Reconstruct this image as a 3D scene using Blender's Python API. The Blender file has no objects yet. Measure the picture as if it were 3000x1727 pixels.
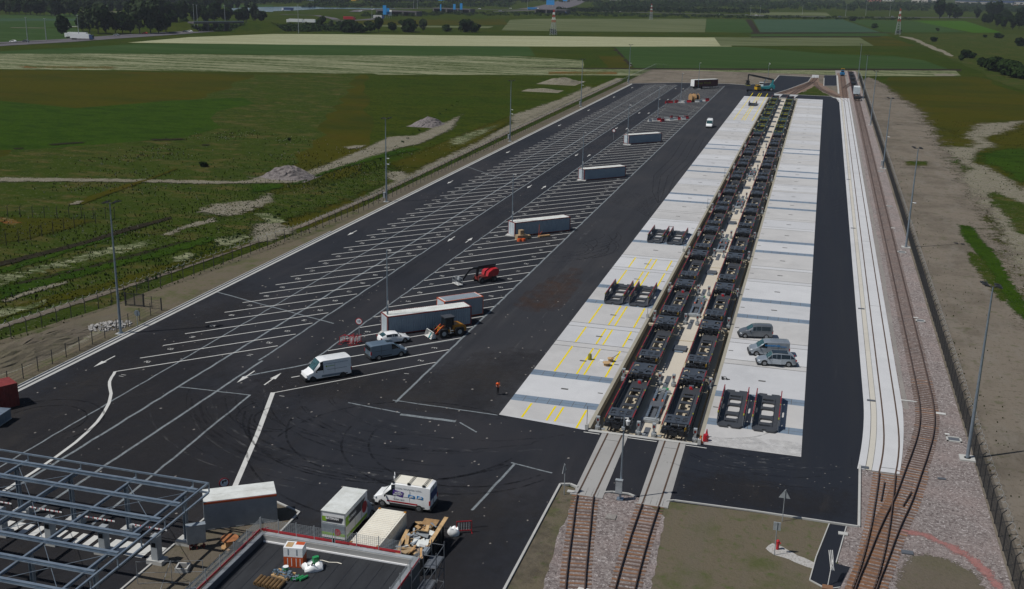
import bpy, bmesh, math, random
import numpy as np
from mathutils import Vector, Matrix
random.seed(7)
R = math.radians
scene = bpy.context.scene
col = scene.collection
# ---------------------------------------------------------------- camera (metres; X across the yard, Y along the tracks)
FPX, CAMH = 3168.0, 45.5
YAW, PIT, ROL = R(-15.444), R(16.286), R(1.196)
_w = Vector((math.sin(YAW)*math.cos(PIT), math.cos(YAW)*math.cos(PIT), -math.sin(PIT)))
_r = Vector((math.cos(YAW), -math.sin(YAW), 0)); _u = _r.cross(_w)
CR = _r*math.cos(ROL) + _u*math.sin(ROL); CU = -_r*math.sin(ROL) + _u*math.cos(ROL)
cam_d = bpy.data.cameras.new('camera'); cam = bpy.data.objects.new('camera', cam_d); col.objects.link(cam)
cam_d.sensor_width = 36.0; cam_d.lens = FPX/3000*36; cam_d.clip_start = 1.0; cam_d.clip_end = 40000
cam.matrix_world = Matrix(((CR.x, CU.x, -_w.x, 0), (CR.y, CU.y, -_w.y, 0), (CR.z, CU.z, -_w.z, CAMH), (0, 0, 0, 1)))
scene.camera = cam
# ---------------------------------------------------------------- sky, sun, exposure
SUN_EL, SUN_AZ = R(56.5), R(34.0)            # shadows run towards +X, a little +Y
world = bpy.data.worlds.new('World'); scene.world = world; world.use_nodes = True
wn = world.node_tree; bg = wn.nodes['Background']
sky = wn.nodes.new('ShaderNodeTexSky'); sky.sky_type = 'NISHITA'; sky.sun_disc = False
sky.sun_elevation = SUN_EL
sun_to = Vector((-math.cos(SUN_AZ)*math.cos(SUN_EL), -math.sin(SUN_AZ)*math.cos(SUN_EL), math.sin(SUN_EL)))
sky.sun_rotation = math.atan2(sun_to.x, sun_to.y)
sky.air_density = 1.0; sky.dust_density = 0.6; sky.ozone_density = 1.0
wn.links.new(sky.outputs[0], bg.inputs[0]); bg.inputs[1].default_value = 0.055
sd = bpy.data.lights.new('sun', 'SUN'); sd.energy = 3.8; sd.angle = R(0.5); sd.color = (1.0, 0.965, 0.91)
so = bpy.data.objects.new('sun', sd); col.objects.link(so)
so.rotation_euler = sun_to.to_track_quat('Z', 'Y').to_euler()
scene.view_settings.view_transform = 'Standard'; scene.view_settings.look = 'None'
scene.view_settings.exposure = 0.0; scene.view_settings.gamma = 1.0
scene.cycles.transparent_max_bounces = 32; scene.cycles.max_bounces = 5; scene.cycles.diffuse_bounces = 2; scene.cycles.glossy_bounces = 2

# ---------------------------------------------------------------- helpers
def at(px, py, z=0.0):
    """the point on the level z that the survey of the photograph gives for a pixel (3000 wide)"""
    d = CR*((px-1500)/FPX) + CU*(-(py-863.5)/FPX) + _w
    t = (z-CAMH)/d.z
    return Vector((d.x*t, d.y*t, z))
def at_h(bx, by, tx, ty):
    b = at(bx, by); d = CR*((tx-1500)/FPX) + CU*(-(ty-863.5)/FPX) + _w
    t = (b.x*d.x+b.y*d.y)/(d.x*d.x+d.y*d.y)
    return CAMH + t*d.z
ZR = {'A':(0,1200,2.7625),'B':(700,1200,2.7625),'C':(1500,1200,2.7625),'D':(2200,1200,2.7625),'E':(0,750,2.7625),'F':(750,750,2.7625),
 'I':(0,400,2.7625),'J':(750,400,2.7625),'K':(1450,400,2.7625),'L':(2200,400,2.7625),'M':(0,0,3.1625),'N':(750,0,3.1625),
 'O':(1450,0,3.1625),'P':(2200,0,3.1625),'Q':(1800,180,3.1625),'T':(0,0,0.84300),'S':(0,0,1.0),'H':(2200,750,2.7625)}
def az(r, x, y, z=0.0):
    a = ZR[r]; return at(a[0]+x/a[2], a[1]+y/a[2], z)

def tag(o, label=None, cat=None, group=None, kind=None):
    if label: o['label'] = label
    if cat: o['category'] = cat
    if group: o['group'] = group
    if kind: o['kind'] = kind
    return o
def empty(name, loc=(0,0,0), rz=0.0, label=None, cat=None, group=None):
    o = bpy.data.objects.new(name, None); col.objects.link(o)
    o.location = loc; o.rotation_euler = (0,0,rz); o.empty_display_size = .3
    return tag(o, label, cat, group)
def copy_tree(o, parent=None):
    c = o.copy(); col.objects.link(c)
    if parent: c.parent = parent
    for ch in list(o.children): copy_tree(ch, c)
    return c
class MB:
    def __init__(s): s.v=[]; s.f=[]; s.m=[]; s.mi=0
    def add(s, vs, fs):
        n=len(s.v); s.v += [tuple(p) for p in vs]
        for f in fs: s.f.append(tuple(i+n for i in f)); s.m.append(s.mi)
        return s
    def box(s, x0,x1,y0,y1,z0,z1, M=None):
        vs=[Vector(p) for p in ((x0,y0,z0),(x1,y0,z0),(x1,y1,z0),(x0,y1,z0),(x0,y0,z1),(x1,y0,z1),(x1,y1,z1),(x0,y1,z1))]
        if M is not None: vs=[M@p for p in vs]
        return s.add(vs, [(0,3,2,1),(4,5,6,7),(0,1,5,4),(1,2,6,5),(2,3,7,6),(3,0,4,7)])
    def cbox(s, c, d, rz=0, M=None):
        T = Matrix.Translation(c) @ Matrix.Rotation(rz,4,'Z')
        if M is not None: T = M @ T
        return s.box(-d[0]/2,d[0]/2,-d[1]/2,d[1]/2,-d[2]/2,d[2]/2, T)
    def frame(s, p, q, up=(0,0,1)):
        p=Vector(p); q=Vector(q); y=(q-p); L=y.length; y.normalize()
        u=Vector(up)
        if abs(y.dot(u))>.98: u=Vector((1,0,0))
        x=y.cross(u).normalized(); z=x.cross(y)
        return p,q,x,z,L
    def beam(s, p, q, w, h, up=(0,0,1)):
        p,q,x,z,L=s.frame(p,q,up); a=x*w/2; b=z*h/2
        vs=[p-a-b,p+a-b,p+a+b,p-a+b,q-a-b,q+a-b,q+a+b,q-a+b]
        return s.add(vs,[(0,1,2,3),(7,6,5,4),(0,4,5,1),(1,5,6,2),(2,6,7,3),(3,7,4,0)])
    def cyl(s, p, q, r0, r1=None, n=10, cap=True):
        r1 = r0 if r1 is None else r1
        p,q,x,z,L=s.frame(p,q); vs=[]
        for c,r in ((p,r0),(q,r1)):
            for i in range(n):
                t=2*math.pi*i/n; vs.append(c+x*math.cos(t)*r+z*math.sin(t)*r)
        fs=[(i,i+n,(i+1)%n+n,(i+1)%n) for i in range(n)]
        if cap: fs += [tuple(range(n)), tuple(reversed(range(n,2*n)))]
        return s.add(vs,fs)
    def tube(s, pts, r, n=6):
        for a,b in zip(pts, pts[1:]): s.cyl(a,b,r,n=n)
        return s
    def prism(s, poly, z0, z1):
        n=len(poly); area=sum(poly[i][0]*poly[(i+1)%n][1]-poly[(i+1)%n][0]*poly[i][1] for i in range(n))
        if area<0: poly=poly[::-1]
        vs=[(p[0],p[1],z0) for p in poly]+[(p[0],p[1],z1) for p in poly]
        return s.add(vs,[tuple(reversed(range(n))),tuple(range(n,2*n))]+[(i,(i+1)%n,(i+1)%n+n,i+n) for i in range(n)])
    def sheet(s, poly, z):
        n=len(poly); area=sum(poly[i][0]*poly[(i+1)%n][1]-poly[(i+1)%n][0]*poly[i][1] for i in range(n))
        if area<0: poly=poly[::-1]
        return s.add([(p[0],p[1],z) for p in poly],[tuple(range(n))])
    def strip(s, pts, w, z, closed=False):
        """flat ribbon of width w along pts"""
        P=[Vector((p[0],p[1])) for p in pts]; n=len(P); vs=[]
        for i in range(n):
            a=P[max(i-1,0)]; b=P[min(i+1,n-1)]; d=(b-a).normalized(); nn=Vector((-d.y,d.x))*w/2
            vs += [(P[i].x+nn.x,P[i].y+nn.y,z),(P[i].x-nn.x,P[i].y-nn.y,z)]
        return s.add(vs,[(2*i,2*i+1,2*i+3,2*i+2) for i in range(n-1)])
    def kerb(s, pts, w, z0, z1):
        for a,b in zip(pts,pts[1:]):
            s.beam((a[0],a[1],(z0+z1)/2),(b[0],b[1],(z0+z1)/2),w,z1-z0)
        return s
    def profile(s, prof, x0, x1, axis='x'):
        """extrude a closed (a,z) outline along an axis; prof in (y,z) for axis x, (x,z) for axis y"""
        n=len(prof)
        if axis=='x': vs=[(x0,a,z) for a,z in prof]+[(x1,a,z) for a,z in prof]
        else: vs=[(a,x0,z) for a,z in prof]+[(a,x1,z) for a,z in prof]
        return s.add(vs,[tuple(range(n)),tuple(reversed(range(n,2*n)))]+[(i,i+n,(i+1)%n+n,(i+1)%n) for i in range(n)])
    def plate(s, x0,x1,y0,y1,z0,z1, holes, ch=.18):
        """a plate with chamfered rectangular openings (hx0,hx1,hy0,hy1), ordered in y"""
        y=y0
        for hx0,hx1,hy0,hy1 in holes:
            if hy0>y: s.box(x0,x1,y,hy0,z0,z1)
            s.box(x0,hx0,hy0,hy1,z0,z1); s.box(hx1,x1,hy0,hy1,z0,z1)
            c=min(ch,(hy1-hy0)*.3)
            for cx,sx in ((hx0,1),(hx1,-1)):
                for cy,sy in ((hy0,1),(hy1,-1)):
                    s.prism([(cx,cy),(cx+sx*c,cy),(cx,cy+sy*c)],z0,z1)
            y=hy1
        if y1>y: s.box(x0,x1,y,y1,z0,z1)
        return s
    def build(s, name, mat, parent=None, smooth=False, loc=None, rz=None, label=None, cat=None, group=None, kind=None, fix=False):
        me=bpy.data.meshes.new(name); me.from_pydata(s.v,[],s.f)
        mats = mat if isinstance(mat,(list,tuple)) else [mat]
        for m in mats: me.materials.append(m)
        if len(mats)>1: me.polygons.foreach_set('material_index', s.m)
        if fix:
            b=bmesh.new(); b.from_mesh(me); bmesh.ops.remove_doubles(b,verts=b.verts,dist=1e-4); bmesh.ops.recalc_face_normals(b,faces=b.faces); b.to_mesh(me); b.free()
        if smooth:
            me.polygons.foreach_set('use_smooth',[True]*len(me.polygons)); me.set_sharp_from_angle(angle=R(38))
        me.update()
        o=bpy.data.objects.new(name,me); col.objects.link(o)
        if parent: o.parent=parent
        if loc is not None: o.location=loc
        if rz is not None: o.rotation_euler=(0,0,rz)
        return tag(o,label,cat,group,kind)

# ---------------------------------------------------------------- materials
def N(nt, t, **kw):
    n=nt.nodes.new(t)
    for k,v in kw.items(): setattr(n,k,v)
    return n
def noise(nt, src, scale, detail=4, rough=.6, stretch=None, off=0, rot=0):
    mp=N(nt,'ShaderNodeMapping'); nt.links.new(src, mp.inputs[0])
    mp.inputs['Location'].default_value=(off,off*1.7,off*.3); mp.inputs['Rotation'].default_value=(0,0,rot)
    if stretch: mp.inputs['Scale'].default_value=stretch
    n=N(nt,'ShaderNodeTexNoise'); n.inputs['Scale'].default_value=scale; n.inputs['Detail'].default_value=detail; n.inputs['Roughness'].default_value=rough
    nt.links.new(mp.outputs[0], n.inputs['Vector']); return n.outputs[0]
def ramp(nt, fac, a, b):
    m=N(nt,'ShaderNodeMapRange'); m.inputs[1].default_value=a; m.inputs[2].default_value=b; m.clamp=True
    nt.links.new(fac,m.inputs[0]); return m.outputs[0]
def mixc(nt, fac, a, b, mode='MIX'):
    m=N(nt,'ShaderNodeMix',data_type='RGBA',blend_type=mode)
    for i,x in ((6,a),(7,b)):
        if isinstance(x,tuple): m.inputs[i].default_value=(*x[:3],1)
        else: nt.links.new(x,m.inputs[i])
    if isinstance(fac,(int,float)): m.inputs[0].default_value=fac
    else: nt.links.new(fac,m.inputs[0])
    return m.outputs[2]
def mul(nt,a,b):
    m=N(nt,'ShaderNodeMath',operation='MULTIPLY')
    for i,x in ((0,a),(1,b)):
        if isinstance(x,(int,float)): m.inputs[i].default_value=x
        else: nt.links.new(x,m.inputs[i])
    return m.outputs[0]
def base(name, rough=.8, metal=0.0):
    m=bpy.data.materials.new(name); m.use_nodes=True; nt=m.node_tree; b=nt.nodes['Principled BSDF']
    b.inputs['Roughness'].default_value=rough; b.inputs['Metallic'].default_value=metal
    tc=N(nt,'ShaderNodeTexCoord'); return m,nt,b,tc.outputs['Object']
def paint(name, c, rough=.55, metal=0.0, var=.18, scale=1.5, c2=None, coat=0.0, spec=None):
    m,nt,b,co=base(name,rough,metal)
    c2=c2 or tuple(x*(1-var*1.6) for x in c)
    f=ramp(nt,noise(nt,co,scale,5,.65),.38,.68)
    nt.links.new(mixc(nt,f,c,c2), b.inputs['Base Color'])
    if coat: b.inputs['Coat Weight'].default_value=coat; b.inputs['Coat Roughness'].default_value=.08
    if spec is not None: b.inputs['Specular IOR Level'].default_value=spec
    return m
def ground(name, c, layers, bump=.0, bscale=3.0, rough=.95, spec=.0):
    """layers: (colour, noise scale, lo, hi, strength[, stretch, rot, detail])"""
    m,nt,b,co=base(name,rough); b.inputs['Specular IOR Level'].default_value=spec
    cur=c
    for i,l in enumerate(layers):
        st=l[5] if len(l)>5 else None; ro=l[6] if len(l)>6 else 0; de=l[7] if len(l)>7 else 5
        f=ramp(nt,noise(nt,co,l[1],de,.62,st,off=i*13.7+len(name),rot=ro),l[2],l[3])
        cur=mixc(nt,mul(nt,f,l[4]),cur,l[0])
    nt.links.new(cur,b.inputs['Base Color'])
    if bump:
        bp=N(nt,'ShaderNodeBump'); bp.inputs['Strength'].default_value=bump; bp.inputs['Distance'].default_value=.25
        nt.links.new(noise(nt,co,bscale,6,.7),bp.inputs['Height']); nt.links.new(bp.outputs[0],b.inputs['Normal'])
    return m
M={}
M['asphalt']=ground('asphalt',(.0185,.0205,.0265),[((.033,.031,.034),.05,.42,.7,.8),((.012,.0135,.018),.25,.45,.7,.7,(1,.18,1)),((.034,.033,.036),.35,.55,.75,.55,(1,.1,1)),((.055,.052,.05),5,.62,.8,.35),((.03,.031,.034),14,.5,.7,.5)],bump=.12,bscale=9,rough=.9,spec=.12)
M['asphalt_dusty']=ground('asphalt_dusty',(.026,.025,.027),[((.06,.053,.046),.09,.48,.7,.65,(1,.5,1),.6),((.015,.016,.02),.4,.5,.7,.6,(1,.15,1)),((.085,.075,.065),.5,.6,.78,.55,(1,.3,1),.7),((.12,.11,.1),4,.68,.82,.5),((.03,.03,.033),14,.5,.7,.5)],bump=.12,bscale=9,rough=.9,spec=.1)
M['rust_dust']=ground('rust_dust',(.085,.043,.022),[((.03,.026,.025),.6,.45,.65,.8)])
M['asphalt_worn']=ground('asphalt_worn',(.028,.0295,.035),[((.042,.041,.044),.07,.42,.65,.6),((.017,.019,.024),.5,.48,.7,.6,(1,.06,1)),((.055,.056,.06),.7,.56,.75,.4,(1,.05,1)),((.04,.04,.042),12,.5,.7,.5)],bump=.1,bscale=9,rough=.9,spec=.12)
M['asphalt_new']=ground('asphalt_new',(.0155,.0185,.026),[((.022,.024,.029),.3,.45,.7,.7,(1,.04,1)),((.03,.033,.038),.8,.6,.8,.4,(1,.07,1)),((.025,.026,.03),14,.5,.7,.5)],bump=.1,bscale=9,rough=.9,spec=.12)
M['white_line']=ground('white_line',(.5,.5,.48),[((.38,.38,.37),.8,.5,.75,.5),((.2,.2,.2),6,.66,.82,.5)])
M['yellow_line']=ground('yellow_line',(.66,.52,.012),[((.5,.4,.02),1,.5,.75,.4),((.5,.48,.4),8,.62,.8,.4)])
M['kerb']=ground('kerb_concrete',(.40,.40,.385),[((.28,.27,.25),.6,.5,.75,.6),((.48,.48,.47),3,.55,.8,.3)])
cA,cB=(.445,.45,.462),(.485,.49,.50)
def conc(name,c,k=1.0):
    return ground(name,c,[(tuple(x*.84 for x in c),.12,.45,.7,.7*k),(tuple(x*.72 for x in c),.5,.6,.8,.45*k,(1,.25,1),.3),((c[0]*1.08,c[1]*1.08,c[2]*1.07),.35,.5,.7,.6*k),((c[0]*.7,c[1]*.68,c[2]*.62),1.6,.66,.82,.4*k),(tuple(x*.85 for x in c),10,.55,.75,.35)],bump=.05,bscale=6,rough=.85,spec=.25)
M['slab_a']=conc('slab_concrete_a',cA); M['slab_b']=conc('slab_concrete_b',cB); M['slab_c']=conc('slab_concrete_c',(.43,.425,.42),1.3)
M['slab_tan']=conc('pit_concrete',(.44,.385,.29),1.0); M['slab_grey']=conc('track_concrete',(.385,.39,.395)); M['slab_old']=conc('crossing_concrete',(.30,.295,.285),1.3)
M['coping']=conc('coping_concrete',(.31,.29,.235),1.2)
M['slab_blue']=ground('bluish_slab',(.155,.205,.265),[((.115,.15,.2),.5,.45,.7,.8),((.24,.29,.34),2.5,.6,.8,.5),((.1,.13,.17),6,.55,.75,.4)],rough=.7,spec=.3)
M['joint']=paint('joint',(.10,.10,.095),.9,scale=3)
M['channel']=ground('channel_asphalt',(.032,.042,.058),[((.045,.055,.07),1,.5,.7,.6)])
M['steel_cover']=ground('cover_steel',(.085,.095,.11),[((.12,.13,.15),1,.45,.7,.6),((.05,.055,.065),4,.55,.75,.5)],rough=.6,spec=.4)
M['chalk']=ground('chalk',(.20,.225,.24),[((.10,.11,.12),2.2,.45,.68,.7),((.30,.32,.33),.9,.55,.75,.6),((.05,.05,.055),9,.5,.7,.6)])
M['scuff']=ground('scuff',(.042,.044,.05),[((.02,.022,.027),1.1,.4,.6,1.0),((.075,.08,.085),.5,.55,.75,.7),((.02,.021,.026),6,.45,.65,.7)])
M['tyre_mark']=ground('tyre_mark',(.009,.01,.013),[((.018,.019,.023),1.5,.4,.65,.9)])
M['pale_scuff']=ground('pale_scuff',(.34,.34,.35),[((.47,.465,.455),1.1,.35,.6,1.0),((.28,.285,.3),6,.6,.8,.5)])
M['ballast']=ground('ballast',(.255,.225,.215),[((.15,.125,.12),3.6,.48,.58,.95),((.50,.46,.45),4.6,.57,.64,.95),((.30,.24,.225),.2,.45,.7,.6),((.05,.04,.04),3.0,.61,.68,.9)],bump=.9,bscale=4)
M['ballast_rust']=ground('ballast_rust',(.2,.155,.13),[((.11,.08,.065),6,.48,.6,.9),((.33,.27,.23),7.5,.58,.68,.8),((.19,.1,.055),.3,.45,.7,.7),((.06,.045,.04),4.2,.6,.7,.8)],bump=.8,bscale=4)
M['gravel_grey']=ground('gravel_grey',(.24,.225,.21),[((.16,.145,.14),7,.48,.6,.8),((.36,.34,.33),9,.58,.7,.7),((.28,.26,.24),.25,.45,.7,.6)],bump=.4,bscale=8)
M['gravel_white']=ground('gravel_white',(.40,.39,.375),[((.24,.22,.2),5,.5,.62,.8),((.55,.54,.52),6,.58,.7,.7)],bump=.5,bscale=6)
M['pink_gravel']=ground('pink_gravel',(.27,.135,.125),[((.19,.09,.085),3,.5,.65,.7),((.33,.2,.19),.7,.5,.7,.7)],bump=.2,bscale=7)
M['soil']=ground('soil',(.115,.098,.076),[((.10,.093,.06),.12,.45,.65,.8),((.135,.12,.095),.3,.5,.72,.7,(1,.3,1),.4),((.065,.06,.045),2.2,.58,.74,.7),((.055,.075,.025),1.1,.6,.74,.6,None,0,8),((.125,.11,.095),6,.55,.7,.5)],bump=.5,bscale=3)
M['soil_green']=ground('soil_green',(.118,.101,.072),[((.068,.08,.03),.22,.5,.66,.8),((.055,.085,.022),1.3,.56,.7,.7,None,0,8),((.115,.1,.078),.5,.5,.7,.6,(1,.12,1),.1),((.06,.052,.038),3,.58,.72,.6)],bump=.45,bscale=3)
M['soil_light']=ground('soil_light',(.158,.136,.11),[((.095,.082,.066),.1,.45,.65,.8),((.175,.158,.135),.4,.5,.7,.6,(1,.2,1)),((.07,.06,.045),1.6,.55,.72,.7),((.06,.07,.028),.7,.56,.72,.6),((.16,.145,.125),5,.55,.7,.5)],bump=.4,bscale=3)
M['sand']=ground('sand',(.175,.16,.125),[((.13,.115,.085),.25,.45,.7,.8),((.10,.11,.04),1.1,.55,.68,.7),((.28,.265,.23),1.6,.52,.7,.6),((.045,.055,.018),3.2,.52,.66,.7)],bump=.4,bscale=3)
G1=(.028,.046,.0048)
M['grass']=ground('grass',G1,[((.042,.052,.006),.02,.42,.62,.9),((.018,.032,.004),.09,.5,.66,.8,(1,2.2,1)),((.050,.052,.010),.25,.53,.70,.65,(1,1.8,1)),((.009,.018,.003),1.0,.48,.64,.8,(1,1.5,1)),((.055,.075,.014),2.6,.58,.72,.55),((.1,.1,.05),1.7,.66,.76,.5)],bump=.6,bscale=1.4)
M['grass_bright']=ground('grass_bright',(.027,.054,.0055),[((.015,.034,.005),.12,.45,.65,.8,(1,2,1)),((.04,.06,.012),.5,.55,.72,.6),((.012,.026,.004),1.6,.5,.66,.7)],bump=.6,bscale=1.6)
M['grass_olive']=ground('grass_olive',(.044,.044,.005),[((.026,.036,.006),.012,.45,.62,.9,(1,2,1)),((.056,.042,.007),.03,.52,.7,.6,(1,3,1)),((.022,.024,.005),.35,.52,.68,.6,(1,2.5,1)),((.055,.055,.012),1.1,.6,.75,.4)],bump=.35,bscale=1.2)
M['grass_mixed']=ground('grass_mixed',(.030,.046,.0065),[((.075,.062,.022),.11,.5,.66,.8,(1,2,1)),((.02,.034,.006),.35,.5,.64,.8),((.16,.15,.10),.8,.6,.7,.7,(1,2.4,1),0,7),((.09,.045,.015),.5,.64,.74,.6,(1,2,1)),((.24,.235,.19),2.2,.63,.71,.7,(1,1.6,1))],bump=.6,bscale=1.8)
M['flowers']=ground('flower_meadow',(.028,.048,.009),[((.22,.225,.14),.05,.40,.60,.8,(.35,3.0,1),0,9),((.26,.27,.17),.5,.52,.62,.85,(.6,2.6,1),0,6),((.02,.036,.006),.35,.55,.66,.8,(.5,2.4,1))],bump=.3)
M['pale_field']=ground('pale_field',(.245,.25,.15),[((.30,.305,.20),.03,.42,.62,.8,(.3,2.5,1)),((.10,.11,.05),.05,.60,.72,.85,(.18,3.0,1)),((.16,.165,.09),.6,.5,.65,.6,(.6,2.2,1))],bump=.2)
M['crop_green']=ground('crop_green',(.028,.055,.015),[((.040,.068,.022),.02,.45,.65,.8,(.3,2.5,1)),((.019,.040,.010),.06,.5,.68,.8,(.25,3.5,1)),((.035,.07,.03),.15,.6,.75,.5,(.3,3,1))],bump=.3)
M['crop_teal']=ground('crop_teal',(.036,.066,.040),[((.028,.054,.032),.03,.45,.65,.8,(.3,2.5,1)),((.036,.078,.045),.08,.55,.7,.6,(.3,3,1))],bump=.3)
M['crop_bright']=ground('crop_bright',(.036,.085,.006),[((.025,.065,.007),.02,.45,.65,.8,(.3,2.5,1)),((.05,.1,.012),.08,.55,.7,.5,(.3,3,1))],bump=.3)
M['pale_green']=ground('pale_green',(.085,.10,.048),[((.14,.15,.085),.03,.5,.65,.85,(.2,3,1)),((.04,.055,.018),.05,.5,.66,.8,(.2,3.4,1))],bump=.3)
M['poppies']=ground('poppies',(.06,.07,.02),[((.17,.055,.02),.25,.47,.62,.8,(.5,2,1)),((.2,.2,.12),.6,.55,.7,.7)],bump=.3)
M['ditch']=ground('ditch_earth',(.022,.019,.014),[((.04,.038,.02),.6,.5,.7,.7)],bump=.6,bscale=2)
M['rubble']=ground('rubble',(.19,.17,.165),[((.09,.08,.08),1.5,.48,.62,.9),((.32,.3,.29),2.5,.57,.68,.8)],bump=1.0,bscale=3)
M['water']=paint('water',(.045,.085,.13),.18,var=.2,scale=.02,spec=.5)
M['road_far']=ground('road_far',(.10,.095,.105),[((.14,.13,.14),.1,.5,.7,.6)])
M['rust_steel']=paint('rail_steel',(.095,.070,.062),.6,.2,.3,3,(.10,.055,.035))
M['rail_brown']=paint('rail_groove',(.085,.048,.03),.75,.1,.3,2,(.07,.045,.03))
M['sleeper_rust']=paint('sleeper_rust',(.215,.105,.050),.9,var=.3,scale=.5,c2=(.10,.060,.044))
M['sleeper_dark']=paint('sleeper_dark',(.135,.082,.06),.9,var=.3,scale=.5,c2=(.05,.038,.033))
M['galv']=paint('galvanised',(.30,.36,.42),.42,.65,.2,1.2,(.2,.25,.31))
M['galv_dull']=paint('galvanised_dull',(.36,.39,.41),.6,.25,.2,1.2)
M['black_steel']=paint('black_steel',(.013,.014,.017),.45,.3,.3,1.5,(.024,.026,.03),spec=.5)
M['dark_grey']=paint('dark_grey_paint',(.050,.052,.057),.5,.1,.2,.8,(.042,.046,.054),spec=.5)
M['slate']=paint('slate_paint',(.050,.060,.076),.5,.1,.2,1.0,(.036,.044,.058),spec=.5)
M['black']=paint('black_rubber',(.012,.012,.013),.8,scale=3)
M['rail_red']=paint('rail_red',(.26,.012,.02),.5,var=.3,scale=2,c2=(.12,.02,.022))
M['red']=paint('red_paint',(.42,.012,.02),.45,var=.25,coat=.2)
M['dark_red']=paint('dark_red_paint',(.20,.022,.018),.6,var=.25)
M['orange']=paint('orange_paint',(.62,.15,.02),.5,var=.2)
M['orange_red']=paint('orange_red_paint',(.55,.09,.02),.5,var=.2)
M['hivis']=paint('hivis',(1.0,.13,.008),.7,var=.1)
M['yellow']=paint('yellow_paint',(.62,.36,.012),.45,var=.25,coat=.2)
M['amber']=paint('amber_paint',(.50,.21,.012),.5,var=.35,coat=.2)
M['lime']=paint('dirty_yellow',(.27,.25,.02),.6,var=.3)
M['white']=paint('white_paint',(.78,.79,.79),.4,var=.05,coat=.4)
M['white_dirty']=paint('white_dirty',(.58,.58,.56),.6,var=.15,scale=2)
M['cream']=paint('cream_paint',(.70,.67,.58),.6,var=.12,scale=.6,c2=(.62,.58,.49))
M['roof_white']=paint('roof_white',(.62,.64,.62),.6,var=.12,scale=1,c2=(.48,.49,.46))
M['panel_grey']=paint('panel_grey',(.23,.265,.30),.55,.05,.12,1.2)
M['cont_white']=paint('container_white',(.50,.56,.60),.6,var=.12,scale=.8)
M['cont_shaded']=paint('container_side_shaded',(.24,.30,.35),.6,var=.15,scale=.5,c2=(.2,.25,.3))  # shade on the unlit long walls is put into this darker blue-grey
M['teal']=paint('teal_paint',(.01,.24,.27),.4,var=.2,coat=.4)
M['loco_blue']=paint('loco_blue',(.02,.16,.34),.45,var=.2)
M['green_dark']=paint('green_dark',(.018,.055,.052),.5,var=.3,scale=.6,c2=(.03,.04,.042))
M['green']=paint('green_paint',(.02,.25,.08),.5)
M['lime_green']=paint('lime_green',(.23,.42,.03),.5,var=.08)
M['silver']=paint('silver_paint',(.36,.40,.44),.32,.55,.08,.8,coat=.5)
M['grey_car']=paint('grey_car_paint',(.15,.165,.18),.32,.5,.08,.8,coat=.5)
M['blue_grey']=paint('blue_grey_paint',(.20,.27,.34),.34,.5,.1,.8,coat=.4)
M['glass']=paint('glass',(.012,.018,.022),.06,var=.3,spec=.9)
M['glass_teal']=paint('glass_teal',(.03,.09,.095),.08,var=.5,scale=3,spec=.9)
M['plastic']=paint('black_plastic',(.025,.026,.028),.6)
M['rim']=paint('wheel_rim',(.30,.31,.32),.35,.6)
M['lamp']=paint('lamp_lens',(.75,.78,.8),.15,var=.1,spec=.9)
M['tail']=paint('tail_lamp',(.35,.01,.01),.3)
M['spool_rust']=paint('spool_rust',(.34,.13,.045),.8,var=.3,scale=3)
M['wood']=paint('wood',(.42,.26,.12),.8,var=.3,scale=3,c2=(.28,.16,.07))
M['ply']=paint('plywood',(.50,.33,.16),.8,var=.25,scale=2)
M['card']=paint('cardboard',(.36,.26,.15),.85,var=.15,scale=2)
M['skin']=paint('skin',(.42,.24,.17),.6)
M['hair']=paint('hair',(.018,.013,.01),.8)
M['trousers']=paint('trousers',(.014,.015,.02),.85)
M['blue']=paint('blue_paint',(.01,.20,.50),.5)
M['purple']=paint('purple_paint',(.075,.03,.25),.5)
M['navy']=paint('navy_paint',(.02,.05,.16),.5)
M['brown']=paint('brown_cylinder',(.17,.10,.038),.6,.1,.2,3)
M['membrane']=ground('roof_membrane',(.022,.024,.028),[((.045,.05,.056),.5,.45,.7,.7,(1,.2,1)),((.014,.015,.018),.8,.5,.7,.7,(1,.25,1)),((.06,.066,.07),3,.62,.78,.5)],rough=.8,spec=.3)
M['parapet']=conc('parapet_concrete',(.33,.33,.32))
M['wall_grey']=paint('wall_grey',(.085,.105,.125),.7,scale=.6)
def soften(key, scale=.5, keep=.9):
    k='soft_'+key+str(scale)+str(keep)
    if k in M: return M[k]
    m=M[key].copy(); m.name=k; nt=m.node_tree; b=nt.nodes['Principled BSDF']
    tc=N(nt,'ShaderNodeTexCoord').outputs['Object']; a=N(nt,'ShaderNodeAttribute'); a.attribute_name='edge'
    n1=noise(nt,tc,scale,6,.72,off=5.1)
    sc=N(nt,'ShaderNodeMath',operation='MULTIPLY_ADD'); nt.links.new(n1,sc.inputs[0]); sc.inputs[1].default_value=2.6; sc.inputs[2].default_value=-1.3
    ed=N(nt,'ShaderNodeMath',operation='MULTIPLY_ADD'); nt.links.new(a.outputs['Fac'],ed.inputs[0]); ed.inputs[1].default_value=keep; n2=noise(nt,tc,scale*7,4,.7,off=2.2); s2=N(nt,'ShaderNodeMath',operation='MULTIPLY_ADD'); nt.links.new(n2,s2.inputs[0]); s2.inputs[1].default_value=2.0; s2.inputs[2].default_value=-1.0
    sm=N(nt,'ShaderNodeMath',operation='ADD'); nt.links.new(sc.outputs[0],sm.inputs[0]); nt.links.new(s2.outputs[0],sm.inputs[1]); nt.links.new(sm.outputs[0],ed.inputs[2])
    nt.links.new(mul(nt,ramp(nt,ed.outputs[0],*((-.3,1.5) if key in ('asphalt_dusty','rust_dust') else (.30,.62))),.75 if key in ('asphalt_dusty','rust_dust') else 1.0),b.inputs['Alpha']); M[k]=m; return m
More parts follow.
